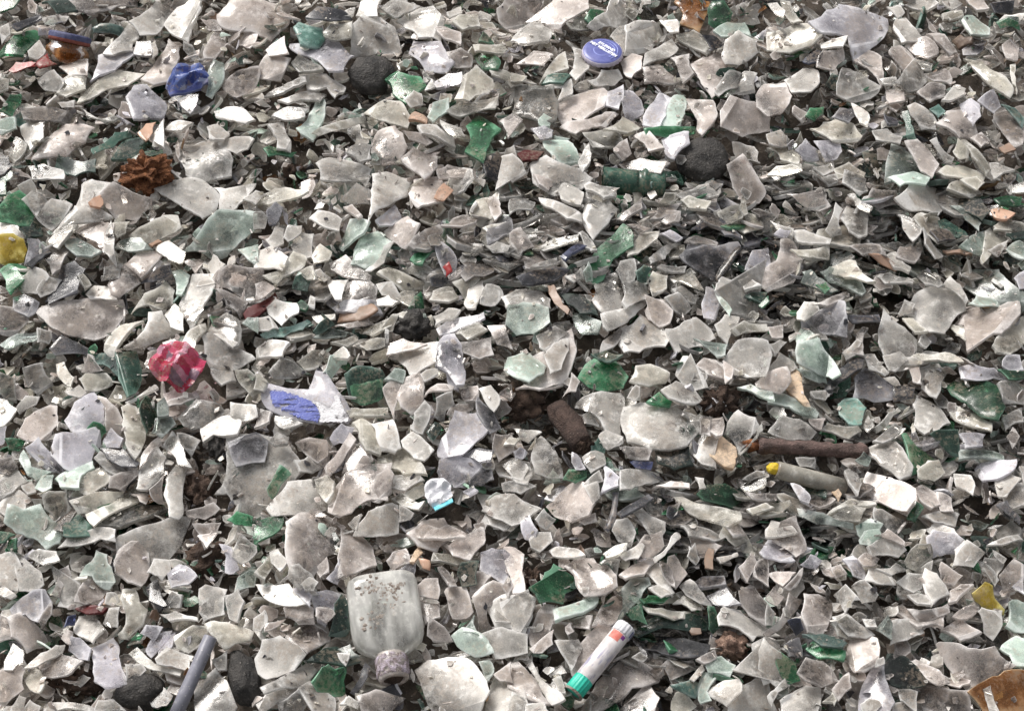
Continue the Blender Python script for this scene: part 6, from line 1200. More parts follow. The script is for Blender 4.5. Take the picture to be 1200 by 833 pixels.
L5;1370,-1763,-932;-30,-47;-112,33 35,89 124,-51 25,-51 -73,-20
W6;1196,-1743,-902;-37,-57;-106,63 -31,105 103,-95 33,-72
P6;1564,-1579,-798;29,-57;-74,-12 27,106 67,19 -19,-111
P6;1651,-1589,-812;12,-54;-62,-50 -24,61 52,112 33,-121
W7;30,-2466,-1257;10,-47;-30,93 51,39 37,-63 -57,-68
W6;156,-2525,-1237;-28,-14;-79,78 46,43 125,-90 -93,-29
W6;303,-2254,-1255;13,-25;-44,47 12,89 36,-65 -5,-70
P6;368,-1993,-1008;-1,-67;-24,12 4,40 31,-16 -11,-37
P5;423,-1898,-1025;-50,-28;-101,56 103,30 83,-83 -87,-1
P6;1087,-1581,-805;17,-40;-53,83 -8,105 70,-38 -9,-148
P5;1020,-1666,-797;5,-32;-46,107 8,73 39,-106 -1,-72
W5;1193,-1582,-718;32,-61;-42,-5 -23,71 49,-9 16,-57
P5;1260,-2092,-1156;25,-31;-86,-32 54,78 63,11 -30,-56
Y6;2261,2563,1883;-51,-65;-89,137 -8,90 96,-114 1,-112
W9;2568,2269,1698;-33,-40;-98,34 124,56 71,-65 -97,-25
W8;3187,2448,1755;1,-46;-100,33 -64,141 23,142 117,-67 72,-123 -49,-124
P7;3286,2266,1654;-32,-50;-132,95 45,126 117,-62 31,-110 -62,-47
W7;3143,2634,1876;23,-54;-87,22 32,76 62,-16 -6,-81
P6;3107,2130,1621;27,-53;-116,36 12,128 108,-21 -5,-141
W8;2724,1689,1281;-24,-35;-57,177 -4,112 58,-59 26,-146 -23,-80
L4;2611,1717,1279;42,-54;-132,-61 -46,53 77,81 83,7 19,-79
P6;2257,1744,1280;29,-49;-62,-16 -40,73 76,20 26,-76
L6;2306,1529,1039;46,-57;-124,-22 -11,115 89,42 96,-57 -48,-78
L8;2484,1525,1045;8,-62;-134,84 79,104 82,-4 30,-79 -56,-103
W7;2087,1644,1109;11,-43;-91,49 24,97 86,3 58,-78 -77,-70
Y7;2128,1547,1012;-9,-38;-133,86 -36,137 114,-34 93,-125 -40,-62
Y6;2105,1352,950;-41,-40;-148,-3 -64,65 121,34 129,-48 -41,-47
W6;2416,1335,965;25,-50;-114,-9 77,94 69,-8 -30,-76
Y7;2597,1305,947;-1,-64;-124,26 -1,90 117,-9 102,-51 -94,-56
P7;2561,2192,1587;44,-65;-151,-99 -85,57 111,123 120,21 7,-100
W6;3609,2713,1911;7,-45;-84,24 32,61 79,-2 -26,-82
P6;3800,2632,1924;-14,-39;-91,75 48,64 70,-68 -27,-70
Y6;3576,2535,1865;23,-52;-92,-1 86,66 87,-14 -81,-50
A7;3759,2466,1789;13,-47;-126,74 -16,120 110,-6 92,-89 -61,-97
P6;3465,2311,1695;15,-58;-125,90 22,91 112,-76 50,-110 -60,6
P8;3996,2247,1656;12,-50;-69,40 20,127 74,57 31,-118 -55,-104
Y7;3978,2011,1509;8,-44;-8,130 46,165 -9,-191 -29,-100
L7;3735,1699,1380;16,-81;-108,12 23,109 72,-31 13,-89
L9;3563,1630,1330;-32,-60;-80,79 9,123 69,47 64,-61 -4,-138 -58,-48
P5;3302,1821,1432;3,-44;-133,-9 -10,111 106,74 82,-54 -45,-120
W8;3448,1734,1439;-4,-42;-115,-70 7,103 93,56 71,-10 -55,-78
P7;3016,1826,1394;-15,-50;-64,77 67,41 58,-53 -61,-64
W6;2902,1489,1178;3,-49;-116,51 6,74 115,-7 86,-79 -91,-38
W7;3294,1309,1105;-30,-88;-99,88 -49,114 83,-47 64,-90 1,-64
Y8;3432,1293,1116;-5,-70;-64,0 -19,112 56,16 46,-60 -19,-68
Y6;3539,1278,1088;19,-57;-105,133 -55,154 112,-107 73,-166 -26,-11
Y8;3420,1208,978;17,-41;-183,-22 -96,74 42,76 205,7 169,-74 -135,-59
P6;3593,1384,1184;1,-43;-77,22 18,80 70,-19 -10,-83
W6;3694,1215,1007;-22,-33;-40,80 26,73 54,-44 -41,-108
W8;2146,2539,1910;-28,-46;-75,102 2,83 63,-41 37,-100 -27,-43
Y4;3261,2013,1586;-33,-35;-62,103 56,-4 36,-77 -31,-21
W6;2973,1943,1478;-26,-57;-75,39 57,33 65,-52 -48,-19
P6;3364,1959,1515;-12,-52;-109,52 60,78 88,-83 -39,-46
W5;2446,1241,906;33,-51;-87,-2 50,75 59,-6 -21,-67
W5;2626,1184,902;-6,-55;-102,13 -74,135 79,45 82,-77 14,-114
W6;2620,984,820;-37,-31;-78,122 -28,125 87,-93 50,-126 -33,-25
W6;2442,901,682;17,-68;-87,-65 5,166 61,117 17,-12 46,-81 -41,-123
W7;2042,841,653;-23,-32;-92,119 71,-13 45,-93 -25,-12
L7;2028,767,654;15,-68;-71,-16 -19,32 63,20 27,-36
W8;2245,806,606;10,-54;-139,45 -48,62 158,-3 137,-53 -107,-51
Y7;2244,693,533;29,-48;-174,-7 152,109 135,-38 -111,-63
P4;2662,683,552;-14,-27;-139,72 80,57 121,-81 -62,-47
P5;2950,664,534;2,-41;-98,-40 -49,71 111,74 36,-104
W6;2870,585,485;-6,-28;-87,85 2,142 78,-58 52,-119 -46,-48
W5;2827,489,401;-12,-29;-150,77 -26,71 129,-27 121,-75 -76,-45
W7;2130,171,280;-21,-52;-66,-3 -4,82 64,72 95,-8 -19,-84 -71,-58
P5;2359,277,331;-4,-29;-140,-51 95,84 113,46 -67,-78
W6;2910,342,224;-27,-70;-72,-39 -18,73 56,32 34,-66
W7;3278,420,337;10,-45;-102,26 -28,136 32,58 73,-83 50,-126 -27,-9
Y7;2935,188,157;-9,-44;-79,70 -2,64 86,-65 -6,-68
Y6;3306,139,103;-51,-49;-114,101 -35,95 119,-53 49,-103 -21,-37
A7;3475,339,274;20,-37;-141,-42 -54,64 142,38 115,-12 -59,-47
L7;3767,434,416;-8,-57;-69,17 10,78 67,47 35,-63 -44,-78
A6;3452,724,583;41,-53;-142,-57 -4,75 127,149 70,-76 -49,-89
W7;3620,672,564;19,-67;-87,-19 95,85 -7,-65
A6;3767,652,581;6,-40;-95,-11 21,85 61,43 13,-115
Y6;3752,850,675;-3,-55;-135,-22 -75,56 109,13 100,-46
A5;3427,906,729;-6,-58;-114,109 -42,106 96,-54 70,-129 -12,-30
Y6;3147,828,680;21,-44;-141,60 -60,141 71,100 101,-131 28,-166
W6;3124,703,576;48,-57;-74,124 -1,52 107,-65 18,-114 -49,4
Y6;3417,1086,874;28,-52;-130,-6 -25,98 121,-13 78,-52 -44,-28
Y7;3519,1128,929;20,-47;-125,-1 43,73 85,15 -2,-87
W5;3091,492,386;-6,-26;-84,58 -23,131 99,-58 48,-80 -40,-48
W6;2451,-42,68;5,-49;-78,-30 45,97 73,70 13,-50 -53,-86
A7;3024,1105,964;-6,-35;-172,48 26,84 141,0 97,-73 -92,-58
P4;2527,57,99;-12,-24;-93,-134 27,146 76,164 -8,-171
W6;3001,101,69;46,-47;-55,-24 1,77 58,11 -3,-64
W6;2961,-6,-16;21,-31;-280,-116 -134,-18 49,89 199,100 220,37 -48,-88
Y5;3830,1132,876;-47,-54;-76,42 69,36 57,-55 -52,-23
P6;1897,-19,197;18,-52;-61,34 54,66 44,-45 -36,-55
W6;1890,-187,168;56,-51;-82,-14 25,50 86,51 -28,-87
W5;2985,836,684;-25,-41;-81,167 60,43 78,-49 -2,-162 -56,5
A5;2145,-295,-31;49,-70;-150,52 97,29 114,-39 37,-38 -95,-4
W7;1886,-304,10;27,-51;-193,-155 -81,24 29,169 123,114 151,65 9,-49 -33,-162
P6;2118,-644,-217;-7,-56;-56,34 62,38 25,-53 -31,-18
W5;2493,-549,-277;-26,-30;-55,4 17,90 45,-22 -7,-71
Y5;2294,-640,-273;10,-41;-145,-9 -92,52 120,49 144,3 44,-71 -71,-23
P6;2892,-158,-75;-15,-40;-39,66 38,76 29,-84 -27,-57
L6;3579,-142,6;6,-66;-74,-22 -33,62 61,65 78,-51 -31,-54
A5;2427,-846,-388;10,-61;-67,-11 0,56 48,10 19,-55
L6;3214,-669,-332;19,-27;-90,57 103,75 62,-41 -74,-90
W6;3513,-882,-471;2,-61;-14,43 16,43 -2,-85
W7;3116,-929,-528;-27,-25;-59,114 48,63 55,-45 25,-120 -69,-10
P7;2826,-1082,-543;19,-27;-80,60 -7,124 70,47 77,-73 8,-115 -68,-39
P6;2934,-1143,-567;-31,-50;-48,94 43,29 44,-68 -39,-54
W6;2325,-1008,-455;36,-35;-57,56 -18,96 43,67 63,-21 10,-146 -41,-50
L6;1945,-1162,-484;-17,-46;-60,90 -38,88 63,-42 44,-83 -9,-52
Y6;2287,-1176,-559;-1,-19;-148,-44 13,64 171,63 178,19 -28,-13 -183,-88
Y5;2248,-1241,-590;-16,-49;-138,6 10,67 135,39 80,-71 -86,-40
A6;2399,-1333,-675;-23,-80;-97,37 3,86 86,48 56,-8 81,-79 -44,-63 -85,-20
Y6;1793,-1222,-558;-32,-63;-84,47 75,45 87,13 12,-46 -90,-58
W7;1778,-1380,-628;-2,-25;-87,9 -10,57 74,45 120,-40 -96,-70
W8;2941,-1380,-731;-36,-46;-158,123 -79,173 25,102 105,-28 129,-145 -30,-178 4,-40
Y6;2885,-869,-487;4,-56;-90,18 70,104 102,5 19,-62 -100,-64
W5;2646,-614,-315;-3,-28;-138,-64 45,59 93,79 68,15 -67,-87
Y5;2651,-484,-271;39,-75;-119,-65 11,49 104,93 120,71 -11,-44 -103,-102
L4;3397,-1086,-666;-3,-55;-85,53 -7,85 62,-30 52,-95 -22,-13
W6;3440,-988,-621;-16,-38;-77,51 99,140 60,-59 -17,-86 -66,-43
P5;3487,-664,-309;12,-25;-47,-6 26,114 47,6 -26,-113
W5;3541,-466,-265;14,-32;-87,-7 103,147 64,-28 -78,-110
W6;2911,-1211,-636;7,-51;-148,7 21,63 119,34 75,-66 -67,-39
P5;1741,-1201,-488;12,-47;-35,23 39,28 35,-23 -39,-28
W6;2176,-422,-110;40,-62;-87,14 39,42 71,6 33,-32 -55,-30
W5;2014,-914,-380;-18,-75;-71,36 59,31 56,-43 -44,-24
W6;2620,-99,-28;26,-39;-89,73 -1,104 92,-48 53,-87 -56,-41
W6;2749,-113,7;7,-47;-83,51 47,96 100,23 -9,-88 -54,-81
Y7;3022,-44,4;-26,-55;-158,27 -94,53 99,32 221,-66 47,-22 -118,-24
L7;1757,-1467,-748;7,-12;-117,-20 -41,125 46,132 71,-4 119,-68 15,-99 -94,-63
P8;1768,-1647,-837;-22,-53;-84,35 -27,45 98,32 52,-24 6,-66 -46,-22
P5;1848,-1714,-809;7,-66;-85,-65 21,38 59,82 48,24 -43,-79
A6;2370,-1438,-660;-18,-58;-67,-8 -27,51 72,59 80,-3 5,-59 -63,-39
P7;2535,-1418,-673;38,-42;-142,-13 -31,64 90,-8 84,-43
W9;2417,-1680,-814;32,-46;-113,-34 -78,51 -5,64 129,8 106,-35 -37,-53
W6;2491,-1674,-753;31,-32;-119,-18 33,54 104,19 -17,-55
W6;2615,-1696,-850;4,-59;-98,5 -6,74 79,67 66,-38 6,-68 -47,-39
W6;2641,-1846,-870;-2,-35;-79,27 -7,43 46,25 60,-52 -21,-42
P7;2875,-1629,-827;-15,-79;-62,35 -46,84 20,34 86,-9 28,-78 -26,-64
Y5;2162,-1995,-996;25,-63;-111,23 -1,88 111,11 75,-62 -73,-59
A4;2399,-2032,-965;-18,-52;-70,-11 15,79 36,25 19,-92
P6;2638,-1869,-982;-7,-9;-186,66 -74,145 -50,54 218,74 136,-115 60,-87 -26,-101 -80,-31
W7;3016,-2372,-1281;-15,-50;-37,71 13,97 39,-78 -15,-89
W7;2325,-2245,-1086;-25,-81;-18,17 22,30 28,-10 -33,-37
L3;1805,-2119,-1070;43,-34;-73,10 51,101 55,-51 -34,-59
P6;2650,-2222,-1173;-15,-22;-108,97 -64,118 63,2 111,-93 40,-119 -45,-1
P6;2903,-1948,-1043;-6,-33;-126,7 13,87 130,-20 -17,-74
P6;2957,-1853,-970;-6,-36;-104,-31 36,55 79,28 -11,-52
W6;3159,-1555,-858;-5,-78;-69,78 -27,64 63,-50 33,-92
W6;3348,-1297,-754;13,-21;-156,-48 95,71 116,32 -54,-54
W6;1664,-1934,-952;17,-87;-29,-54 -14,82 29,27 14,-55
P7;1702,-1785,-902;-15,-77;-48,1 9,69 69,-1 19,-56 -49,-13
L6;2248,-1616,-779;6,-58;-69,59 5,91 73,-89 -9,-60
L7;1976,-1578,-765;-2,-74;-78,-17 -4,54 64,10 19,-46
P6;2341,-1607,-730;6,-43;-70,9 -6,61 73,14 38,-37 -35,-48
W6;2300,-1803,-860;-15,-78;-92,45 -9,86 76,-12 54,-53 -29,-66
W6;2151,-1844,-847;-61,-59;-88,9 8,69 93,-37 -14,-40
P6;2143,-1643,-789;1,-42;-53,27 20,52 53,-22 -21,-56
W5;2293,-2018,-946;-25,-45;-46,39 33,21 40,-34 -27,-25
W6;2453,-2428,-1313;5,-57;-64,30 73,47 64,-37 -72,-39
W5;2486,-2396,-1235;-10,-47;-53,47 63,26 40,-46 -50,-27
W10;2244,-2458,-1269;6,-78;-63,12 -14,45 54,32 66,6 9,-54 -52,-41
W6;1675,-2358,-1233;7,-65;-66,-25 50,86 60,32 -43,-92
W6;3261,-1413,-828;-11,-71;-39,50 46,-10 22,-46 -29,6
P6;2087,-2327,-1215;0,-40;-70,-19 56,120 53,-4 -39,-96
L5;3361,-1612,-919;-24,-33;-56,-2 46,87 10,-84
P6;2914,-1733,-895;-33,-8;-44,33 35,67 113,33 -24,-67 -80,-65
Y6;2024,-2397,-1255;-9,-39;-7,52 12,-11 -5,-41'''
CAT = dict(glass_shard='glass shard', green_glass_shard='green shard', teal_glass_shard='teal shard', amber_glass_shard='amber shard',
           dark_glass_shard='dark shard', blue_glass_shard='blue shard', yellow_glass_shard='yellow shard', ceramic_chip='chip',
           brick_chip='chip', red_plastic_scrap='plastic scrap')
GRP = dict(glass_shard='clear glass shards on the heap', green_glass_shard='green glass shards among the clear ones',
           teal_glass_shard='teal glass shards', amber_glass_shard='amber glass shards', dark_glass_shard='dark glass shards',
           blue_glass_shard='blue glass shards', yellow_glass_shard='yellow glass pieces', ceramic_chip='orange and peach chips',
           brick_chip='rusty red chips', red_plastic_scrap='red plastic scraps')

def gradient(V, r):
    """one side of a shard is milkier, the other stays clearer"""
    a = np.array([tuple(v) for v in V]); q = np.array([r.gauss(0, 1), r.gauss(0, 1), r.gauss(0, .5)])
    s = a @ q; lo, hi = s.min(), s.max()
    return ((s-lo)/max(hi-lo, 1e-9)-.5)*r.uniform(.3, 1.15)

def parse(line):
    f = line.split(';')
    cls, lvl = f[0][0], int(f[0][1:])
    c = Vector([int(v)/1e4 for v in f[1].split(',')])
    nx, ny = [int(v)/100 for v in f[2].split(',')]
    N = Vector((nx, ny, math.sqrt(max(.01, 1-nx*nx-ny*ny))))
    out = [tuple(int(v)/1e4 for v in q.split(',')) for q in f[3].split()]
    return cls, lvl, c, N, out, f[4:]

bvh_v, bvh_f = [], []
def remember(V, F, mw):
    b = len(bvh_v)
    bvh_v.extend([mw @ Vector(v) for v in V]); bvh_f.extend([[i+b for i in f] for f in F])

for k, line in enumerate(SHARDS.splitlines()):
    cls, lvl, c, N, out, (nm, label) = parse(line)
    r = random.Random(100+k)
    g = shard_geometry(out, r.uniform(.0018, .0034) if nm != 'red_plastic_scrap' else .0012, r)
    if g is None: continue
    V, F, S, RM, SH, EG = g
    if cls in 'RO': EG = [0.0]*len(EG); RM = [0.0]*len(RM)
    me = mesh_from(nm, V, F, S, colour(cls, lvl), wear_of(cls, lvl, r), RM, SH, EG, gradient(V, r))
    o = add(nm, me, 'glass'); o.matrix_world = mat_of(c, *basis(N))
    tag(o, label, CAT[nm], GRP[nm])
    remember(V, F, o.matrix_world)

# ------------------------------------------------------------------ the rest of the heap: far more shards than one could name
AV, AF, AS, AT, AW, AR, ASH, AE, AG = [], [], [], [], [], [], [], [], []
grad_r = random.Random(31)
nv = 0
def stuff(V, F, S, RM, t, w, EG, SH=()):
    global nv
    AE.extend(EG); AG.append(gradient(V, grad_r))
    ASH.extend((a+nv, b+nv) for a, b in SH)
    AV.append(np.array(V, np.float64)); AF.extend([[i+nv for i in f] for f in F]); AS.extend(S)
    AT.extend([t]*len(F)); AW.extend([w]*len(F)); AR.extend(RM); nv += len(V)

for k, line in enumerate(SMALL.splitlines()):
    cls, lvl, c, N, out, _ = parse(line)
    r = random.Random(9000+k)
    g = shard_geometry(out, r.uniform(.0018, .0034), r)
    if g is None: continue
    V, F, S, RM, SH, EG = g
    mw = mat_of(c, *basis(N))
    W = [mw @ Vector(v) for v in V]
    stuff(W, F, S, RM, colour(cls, lvl), wear_of(cls, lvl, r), EG, SH)
    remember(V, F, mw)

def template(r):
    k = r.choice((6, 7, 8, 9))
    base = r.choice((3, 4, 4, 5, 5))
    asp = r.uniform(.45, 1) if r.random() < .5 else r.uniform(.14, .35)
    corner = sorted((i+r.uniform(-.3, .3))/base*2*math.pi for i in range(base))
    cp = [Vector((math.cos(a)*r.uniform(.75, 1.1), math.sin(a)*asp*r.uniform(.75, 1.1))) for a in corner]
    ring = []
    per = max(1, round(k/base))
    for i in range(base):
        a, b = cp[i], cp[(i+1) % base]
        for j in range(per+1):
            t = j/(per+1)
            e = b-a
            ring.append(a+e*t+Vector((e.y, -e.x))*(0 if j == 0 else r.gauss(.04, .05)))
    n = len(ring)
    R = r.choice((1.6, 2.5, 4, 8))*r.choice((1, 1, -1)); ang = r.uniform(0, 3.14)
    f = lambda p: -((p.x*math.cos(ang)+p.y*math.sin(ang))**2)/(2*R)
    th = r.uniform(.12, .26)
    cen = sum(ring, Vector((0, 0)))/n
    V = [(p.x, p.y, f(p)) for p in ring]
    V += [((p*.55+cen*.45).x, (p*.55+cen*.45).y, f(p*.55+cen*.45)) for p in ring]
    V += [(cen.x, cen.y, f(cen))]
    V += [(p.x*1.02, p.y*1.02, f(p)-th*.2) for p in ring]
    V += [(p.x*s, p.y*s, f(p)-th) for p in ring for s in (r.uniform(.82, 1.0),)]
    V += [(cen.x, cen.y, f(cen)-th)]
    F, S, RM = [], [], []
    c0, m0, b0, bc = 2*n, 2*n+1, 3*n+1, 4*n+1
    for i in range(n):
        j = (i+1) % n
        F += [[i, j, n+j, n+i], [n+i, n+j, c0], [bc, b0+j, b0+i]]; S += [True]*3; RM += [0.0]*3
        F += [[j, i, m0+i, m0+j], [m0+j, m0+i, b0+i, b0+j]]; S += [False]*2; RM += [.5, 1.0]
    EG = [1.0]*n+[0.0]*(n+1)+[1.0]*(2*n)+[0.0]
    return np.array(V), F, S, RM, EG
tr_ = random.Random(3)
TPL = [template(tr_) for _ in range(60)]

# hollows and ledges in the face where the pile is open and dark: (point, radius)
HOLLOWS = [((0.0288, 0.0811, 0.0669), 0.04483), ((0.0000, 0.0359, 0.0394), 0.03129), ((0.0569, 0.0619, 0.0580), 0.02535), ((0.1617, 0.1330, 0.0775), 0.03307), ((0.1998, -0.0889, -0.0516), 0.02945), ((0.1261, -0.1293, -0.0684), 0.04020), ((0.0893, -0.1847, -0.1163), 0.03357), ((0.2622, -0.0708, -0.0515), 0.02388), ((-0.0607, -0.0259, -0.0104), 0.02434), ((-0.1159, 0.2061, 0.1307), 0.02049), ((-0.0396, 0.1429, 0.0983), 0.01984), ((0.1677, -0.0463, -0.0137), 0.02100), ((0.0120, -0.0514, -0.0246), 0.02400), ((-0.0971, -0.1380, -0.0765), 0.01716), ((-0.0625, -0.1533, -0.0936), 0.01138), ((0.0808, -0.1149, -0.0569), 0.02313), ((-0.3539, 0.0092, 0.0002), 0.02487), ((-0.2146, -0.0642, -0.0381), 0.01493), ((-0.3314, 0.2332, 0.1475), 0.02075), ((0.3446, 0.1086, 0.0724), 0.03257), ((0.2958, 0.0826, 0.0512), 0.03221), ((0.2430, 0.0705, 0.0423), 0.03203), ((0.1956, 0.0452, 0.0287), 0.02529), ((0.0564, -0.1623, -0.0945), 0.01412), ((0.2452, -0.0183, -0.0209), 0.02457), ((0.0364, -0.0209, 0.0007), 0.01825), ((0.3381, 0.2383, 0.1603), 0.02074), ((-0.1637, 0.2054, 0.1274), 0.02050), ((-0.0802, -0.1354, -0.0780), 0.01147), ((-0.2368, -0.1265, -0.0835), 0.01447), ((-0.1794, -0.1704, -0.0959), 0.01685), ((-0.2851, -0.1537, -0.1067), 0.01143), ((-0.1480, -0.2100, -0.1220), 0.01099), ((0.1578, -0.1654, -0.0991), 0.01694), ((0.2474, -0.1653, -0.0926), 0.01690), ((-0.0241, -0.0362, -0.0121), 0.01813), ((-0.3077, 0.1253, 0.0871), 0.01968), ((0.2566, 0.1861, 0.1192), 0.01691), ((-0.2182, -0.0857, -0.0534), 0.01477)]
CLODS = [((0.0072, -0.0434, -0.0152), 0.01579), ((-0.2150, -0.0961, -0.0583), 0.00918), ((0.1447, -0.0525, -0.0113), 0.01178), ((0.0141, -0.1563, -0.0917), 0.00557), ((-0.2038, -0.1417, -0.0842), 0.01410), ((0.2136, -0.1019, -0.0591), 0.00961), ((-0.1694, 0.1472, 0.0871), 0.00820), ((-0.2809, -0.2069, -0.1375), 0.01821)]
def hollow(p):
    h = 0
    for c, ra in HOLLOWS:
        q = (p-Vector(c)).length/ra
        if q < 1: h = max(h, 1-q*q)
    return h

def loose(p, N, size, spin, cls, lvl, r):
    V, F, S, RM, EG = TPL[r.randrange(len(TPL))]
    T, B, N = basis(N)
    cs, sn = math.cos(spin), math.sin(spin)
    X = np.array(T*cs+B*sn); Y = np.array(B*cs-T*sn); Zv = np.array(N)
    hx = r.uniform(.8, 1.2)
    W = np.outer(V[:, 0]*size*hx, X)+np.outer(V[:, 1]*size/hx, Y)+np.outer(V[:, 2]*size, Zv)+np.array(p)
    stuff(W, F, S, RM, colour(cls, lvl), wear_of(cls, lvl, r), EG)

def pick(r, x):
    u = r.random()
    dark = max(0, min(1, (x+.12)/.3))
    if u < .04: return 'G', r.choice((3, 4, 4, 5))
    if u < .085: return 'E', r.choice((2, 3, 3, 4))
    if u < .11: return 'K', r.choice((2, 3, 4))
    if u < .118: return r.choice('TTBO'), 5
    cls = r.choice('WWWWWWWWPPPPPPYYYYAL')
    l = r.gauss(7.4-1.8*dark, 1.1)
    return cls, int(max(4, min(9, round(l))))

fr = random.Random(21)
def fill(count, x0, x1, v0, v1, e0, e1, s0, s1, tilt, skip=None):
    for _ in range(count):
        x, v = fr.uniform(x0, x1), fr.uniform(v0, v1)
        if skip and skip(x, v): continue
        e = fr.uniform(e0, e1)
        p = face_point(x, v, e)
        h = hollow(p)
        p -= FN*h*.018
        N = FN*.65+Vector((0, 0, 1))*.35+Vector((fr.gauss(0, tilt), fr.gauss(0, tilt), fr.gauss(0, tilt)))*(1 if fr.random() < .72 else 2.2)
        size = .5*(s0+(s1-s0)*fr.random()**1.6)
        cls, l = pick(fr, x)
        if h > .35: l = max(4, l-1)  # shade of the hollows put into the pieces' colour
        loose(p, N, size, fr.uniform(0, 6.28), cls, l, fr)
far = lambda x, v: abs(x) < .78 and -.68 < v < .83
inwin = lambda x, v: abs(x) < .42 and -.36 < v < .42
fill(2400, -.45, .45, -.38, .45, -.030, -.012, .018, .040, .28)
fill(5200, -.45, .45, -.38, .45, -.012, .003, .012, .030, .30)
fill(6000, -.45, .45, -.38, .45, -.003, .010, .008, .022, .40)
fill(3600, -.45, .45, -.38, .45, .000, .012, .005, .013, .45)
fill(3000, -.80, .80, -.70, .85, -.030, -.006, .022, .050, .28, inwin)
fill(3200, -.80, .80, -.70, .85, -.006, .012, .016, .045, .26, inwin)
fill(9000, -1.1, 1.1, -.95, 1.15, -.012, .010, .020, .052, .28, far)

# layered beds: in the darker band the pieces lie flat and one sees them edge on
BEDS = [((0.0253, 0.0590, 0.0537), 0.06951, 0.02844, 260), ((0.1171, 0.1073, 0.0694), 0.06503, 0.02926, 200), ((0.2126, 0.0820, 0.0446), 0.07086, 0.03221, 240), ((0.1995, 0.1453, 0.0801), 0.03990, 0.01663, 90), ((0.1324, -0.1225, -0.0658), 0.06333, 0.02591, 240), ((0.2095, -0.1091, -0.0669), 0.04074, 0.01746, 120), ((0.1004, -0.1890, -0.1234), 0.05022, 0.01953, 170), ((0.2897, -0.0506, -0.0453), 0.04829, 0.02414, 100), ((-0.1705, 0.0446, 0.0255), 0.05683, 0.02526, 110), ((0.3191, 0.1118, 0.0747), 0.04559, 0.02605, 110), ((-0.2755, -0.0992, -0.0660), 0.03517, 0.01465, 70), ((-0.0253, 0.0559, 0.0414), 0.03799, 0.01899, 90)]
for c_, hw, hh, cnt in BEDS:
    for _ in range(int(cnt*.75)):
        p = Vector(c_)+Vector((fr.gauss(0, hw*.55), 0, 0))+FV*fr.gauss(0, hh*.55)+FN*fr.uniform(-.010, .007)
        N = Vector((fr.gauss(0, .24), fr.gauss(-.1, .26), 1))
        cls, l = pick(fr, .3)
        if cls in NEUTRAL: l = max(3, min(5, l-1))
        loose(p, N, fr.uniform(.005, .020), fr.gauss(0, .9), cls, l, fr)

# brown grit and soil crumbs between the shards, thickest in the hollows
GRIT = [(.11, .08, .06), (.06, .045, .035), (.2, .155, .12), (.28, .23, .19), (.4, .35, .30)]
def grit(p, s, r):
    V, F, S, RM, EG = TPL[r.randrange(len(TPL))]
    W = V*np.array([s, s*r.uniform(.6, 1.1), s*r.uniform(1.2, 2.4)])
    T, B, N = basis(Vector((r.gauss(0, .6), r.gauss(0, .6), 1)))
    W = np.outer(W[:, 0], T)+np.outer(W[:, 1], B)+np.outer(W[:, 2], N)+np.array(p)
    stuff(W, F, [False]*len(F), [0.0]*len(F), r.choice(GRIT), 1.0, [0.0]*len(V))
for _ in range(5200):
    grit(face_point(fr.uniform(-.44, .44), fr.uniform(-.38, .44), fr.uniform(-.012, .003)), fr.choice((.0008, .001, .0014, .002, .003)), fr)
for c_, ra in HOLLOWS+CLODS:
    for _ in range(int(26*ra/.02)):
        q = Vector(c_)+Vector((fr.gauss(0, ra*.7), 0, 0))+FV*fr.gauss(0, ra*.5)+FN*fr.uniform(-.014, .002)
        grit(q, fr.choice((.0008, .0012, .0016, .0025, .004)), fr)

# crumbs of glass that came to rest on whatever is under them
bv = BVHTree.FromPolygons(bvh_v, bvh_f)
for _ in range(2600):
    x, v = fr.uniform(-.42, .42), fr.uniform(-.36, .42)
    o_ = face_point(x, v, .05)+Vector((0, 0, .05))
    hit = bv.ray_cast(o_, Vector((0, 0, -1)), .2)
    if hit[0] is None: continue
    s = fr.choice((.0009, .0011, .0014, .002, .003))
    nn = hit[1] if hit[1].z > 0 else -hit[1]
    if nn.z < .35: continue
    loose(hit[0]+nn*s*.35, nn+Vector((fr.gauss(0, .3), fr.gauss(0, .3), fr.gauss(0, .3))), s, fr.uniform(0, 6.28), *fr.choice((('W', 9), ('W', 8), ('Y', 8), ('P', 7), ('P', 5), ('K', 3), ('P', 6))), fr)  # the whitest crumbs also stand in for sun glints

AVn = np.vstack(AV)
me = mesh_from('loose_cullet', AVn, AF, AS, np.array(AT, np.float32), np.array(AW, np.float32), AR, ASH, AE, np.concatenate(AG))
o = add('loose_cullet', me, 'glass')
tag(o, 'mass of small broken glass pieces filling the heap between the larger shards', 'cullet', kind='stuff')

# the body of the heap underneath
nx, ny = 150, 150
V = []; F = []
for j in range(ny+1):
    for i in range(nx+1):
        x = -1.1+2.2*i/nx; v = -.95+2.1*j/ny
        p = face_point(x, v, -.022)
        p -= FN*hollow(p+FN*.022)*.03
        p += FN*(.006*noise.noise(Vector((x*40, v*40, 1)))+.004*noise.noise(Vector((x*130, v*130, 5))))
        V.append(p)
for j in range(ny):
    for i in range(nx):
        a = j*(nx+1)+i; F.append([a, a+1, a+nx+2, a+nx+1])
o = add('ground', mesh_from('ground', V, F, [True]*len(F)), 'soil')
tag(o, 'sloping body of the heap, dark glass fines and dirt under the shards', 'ground', kind='structure')

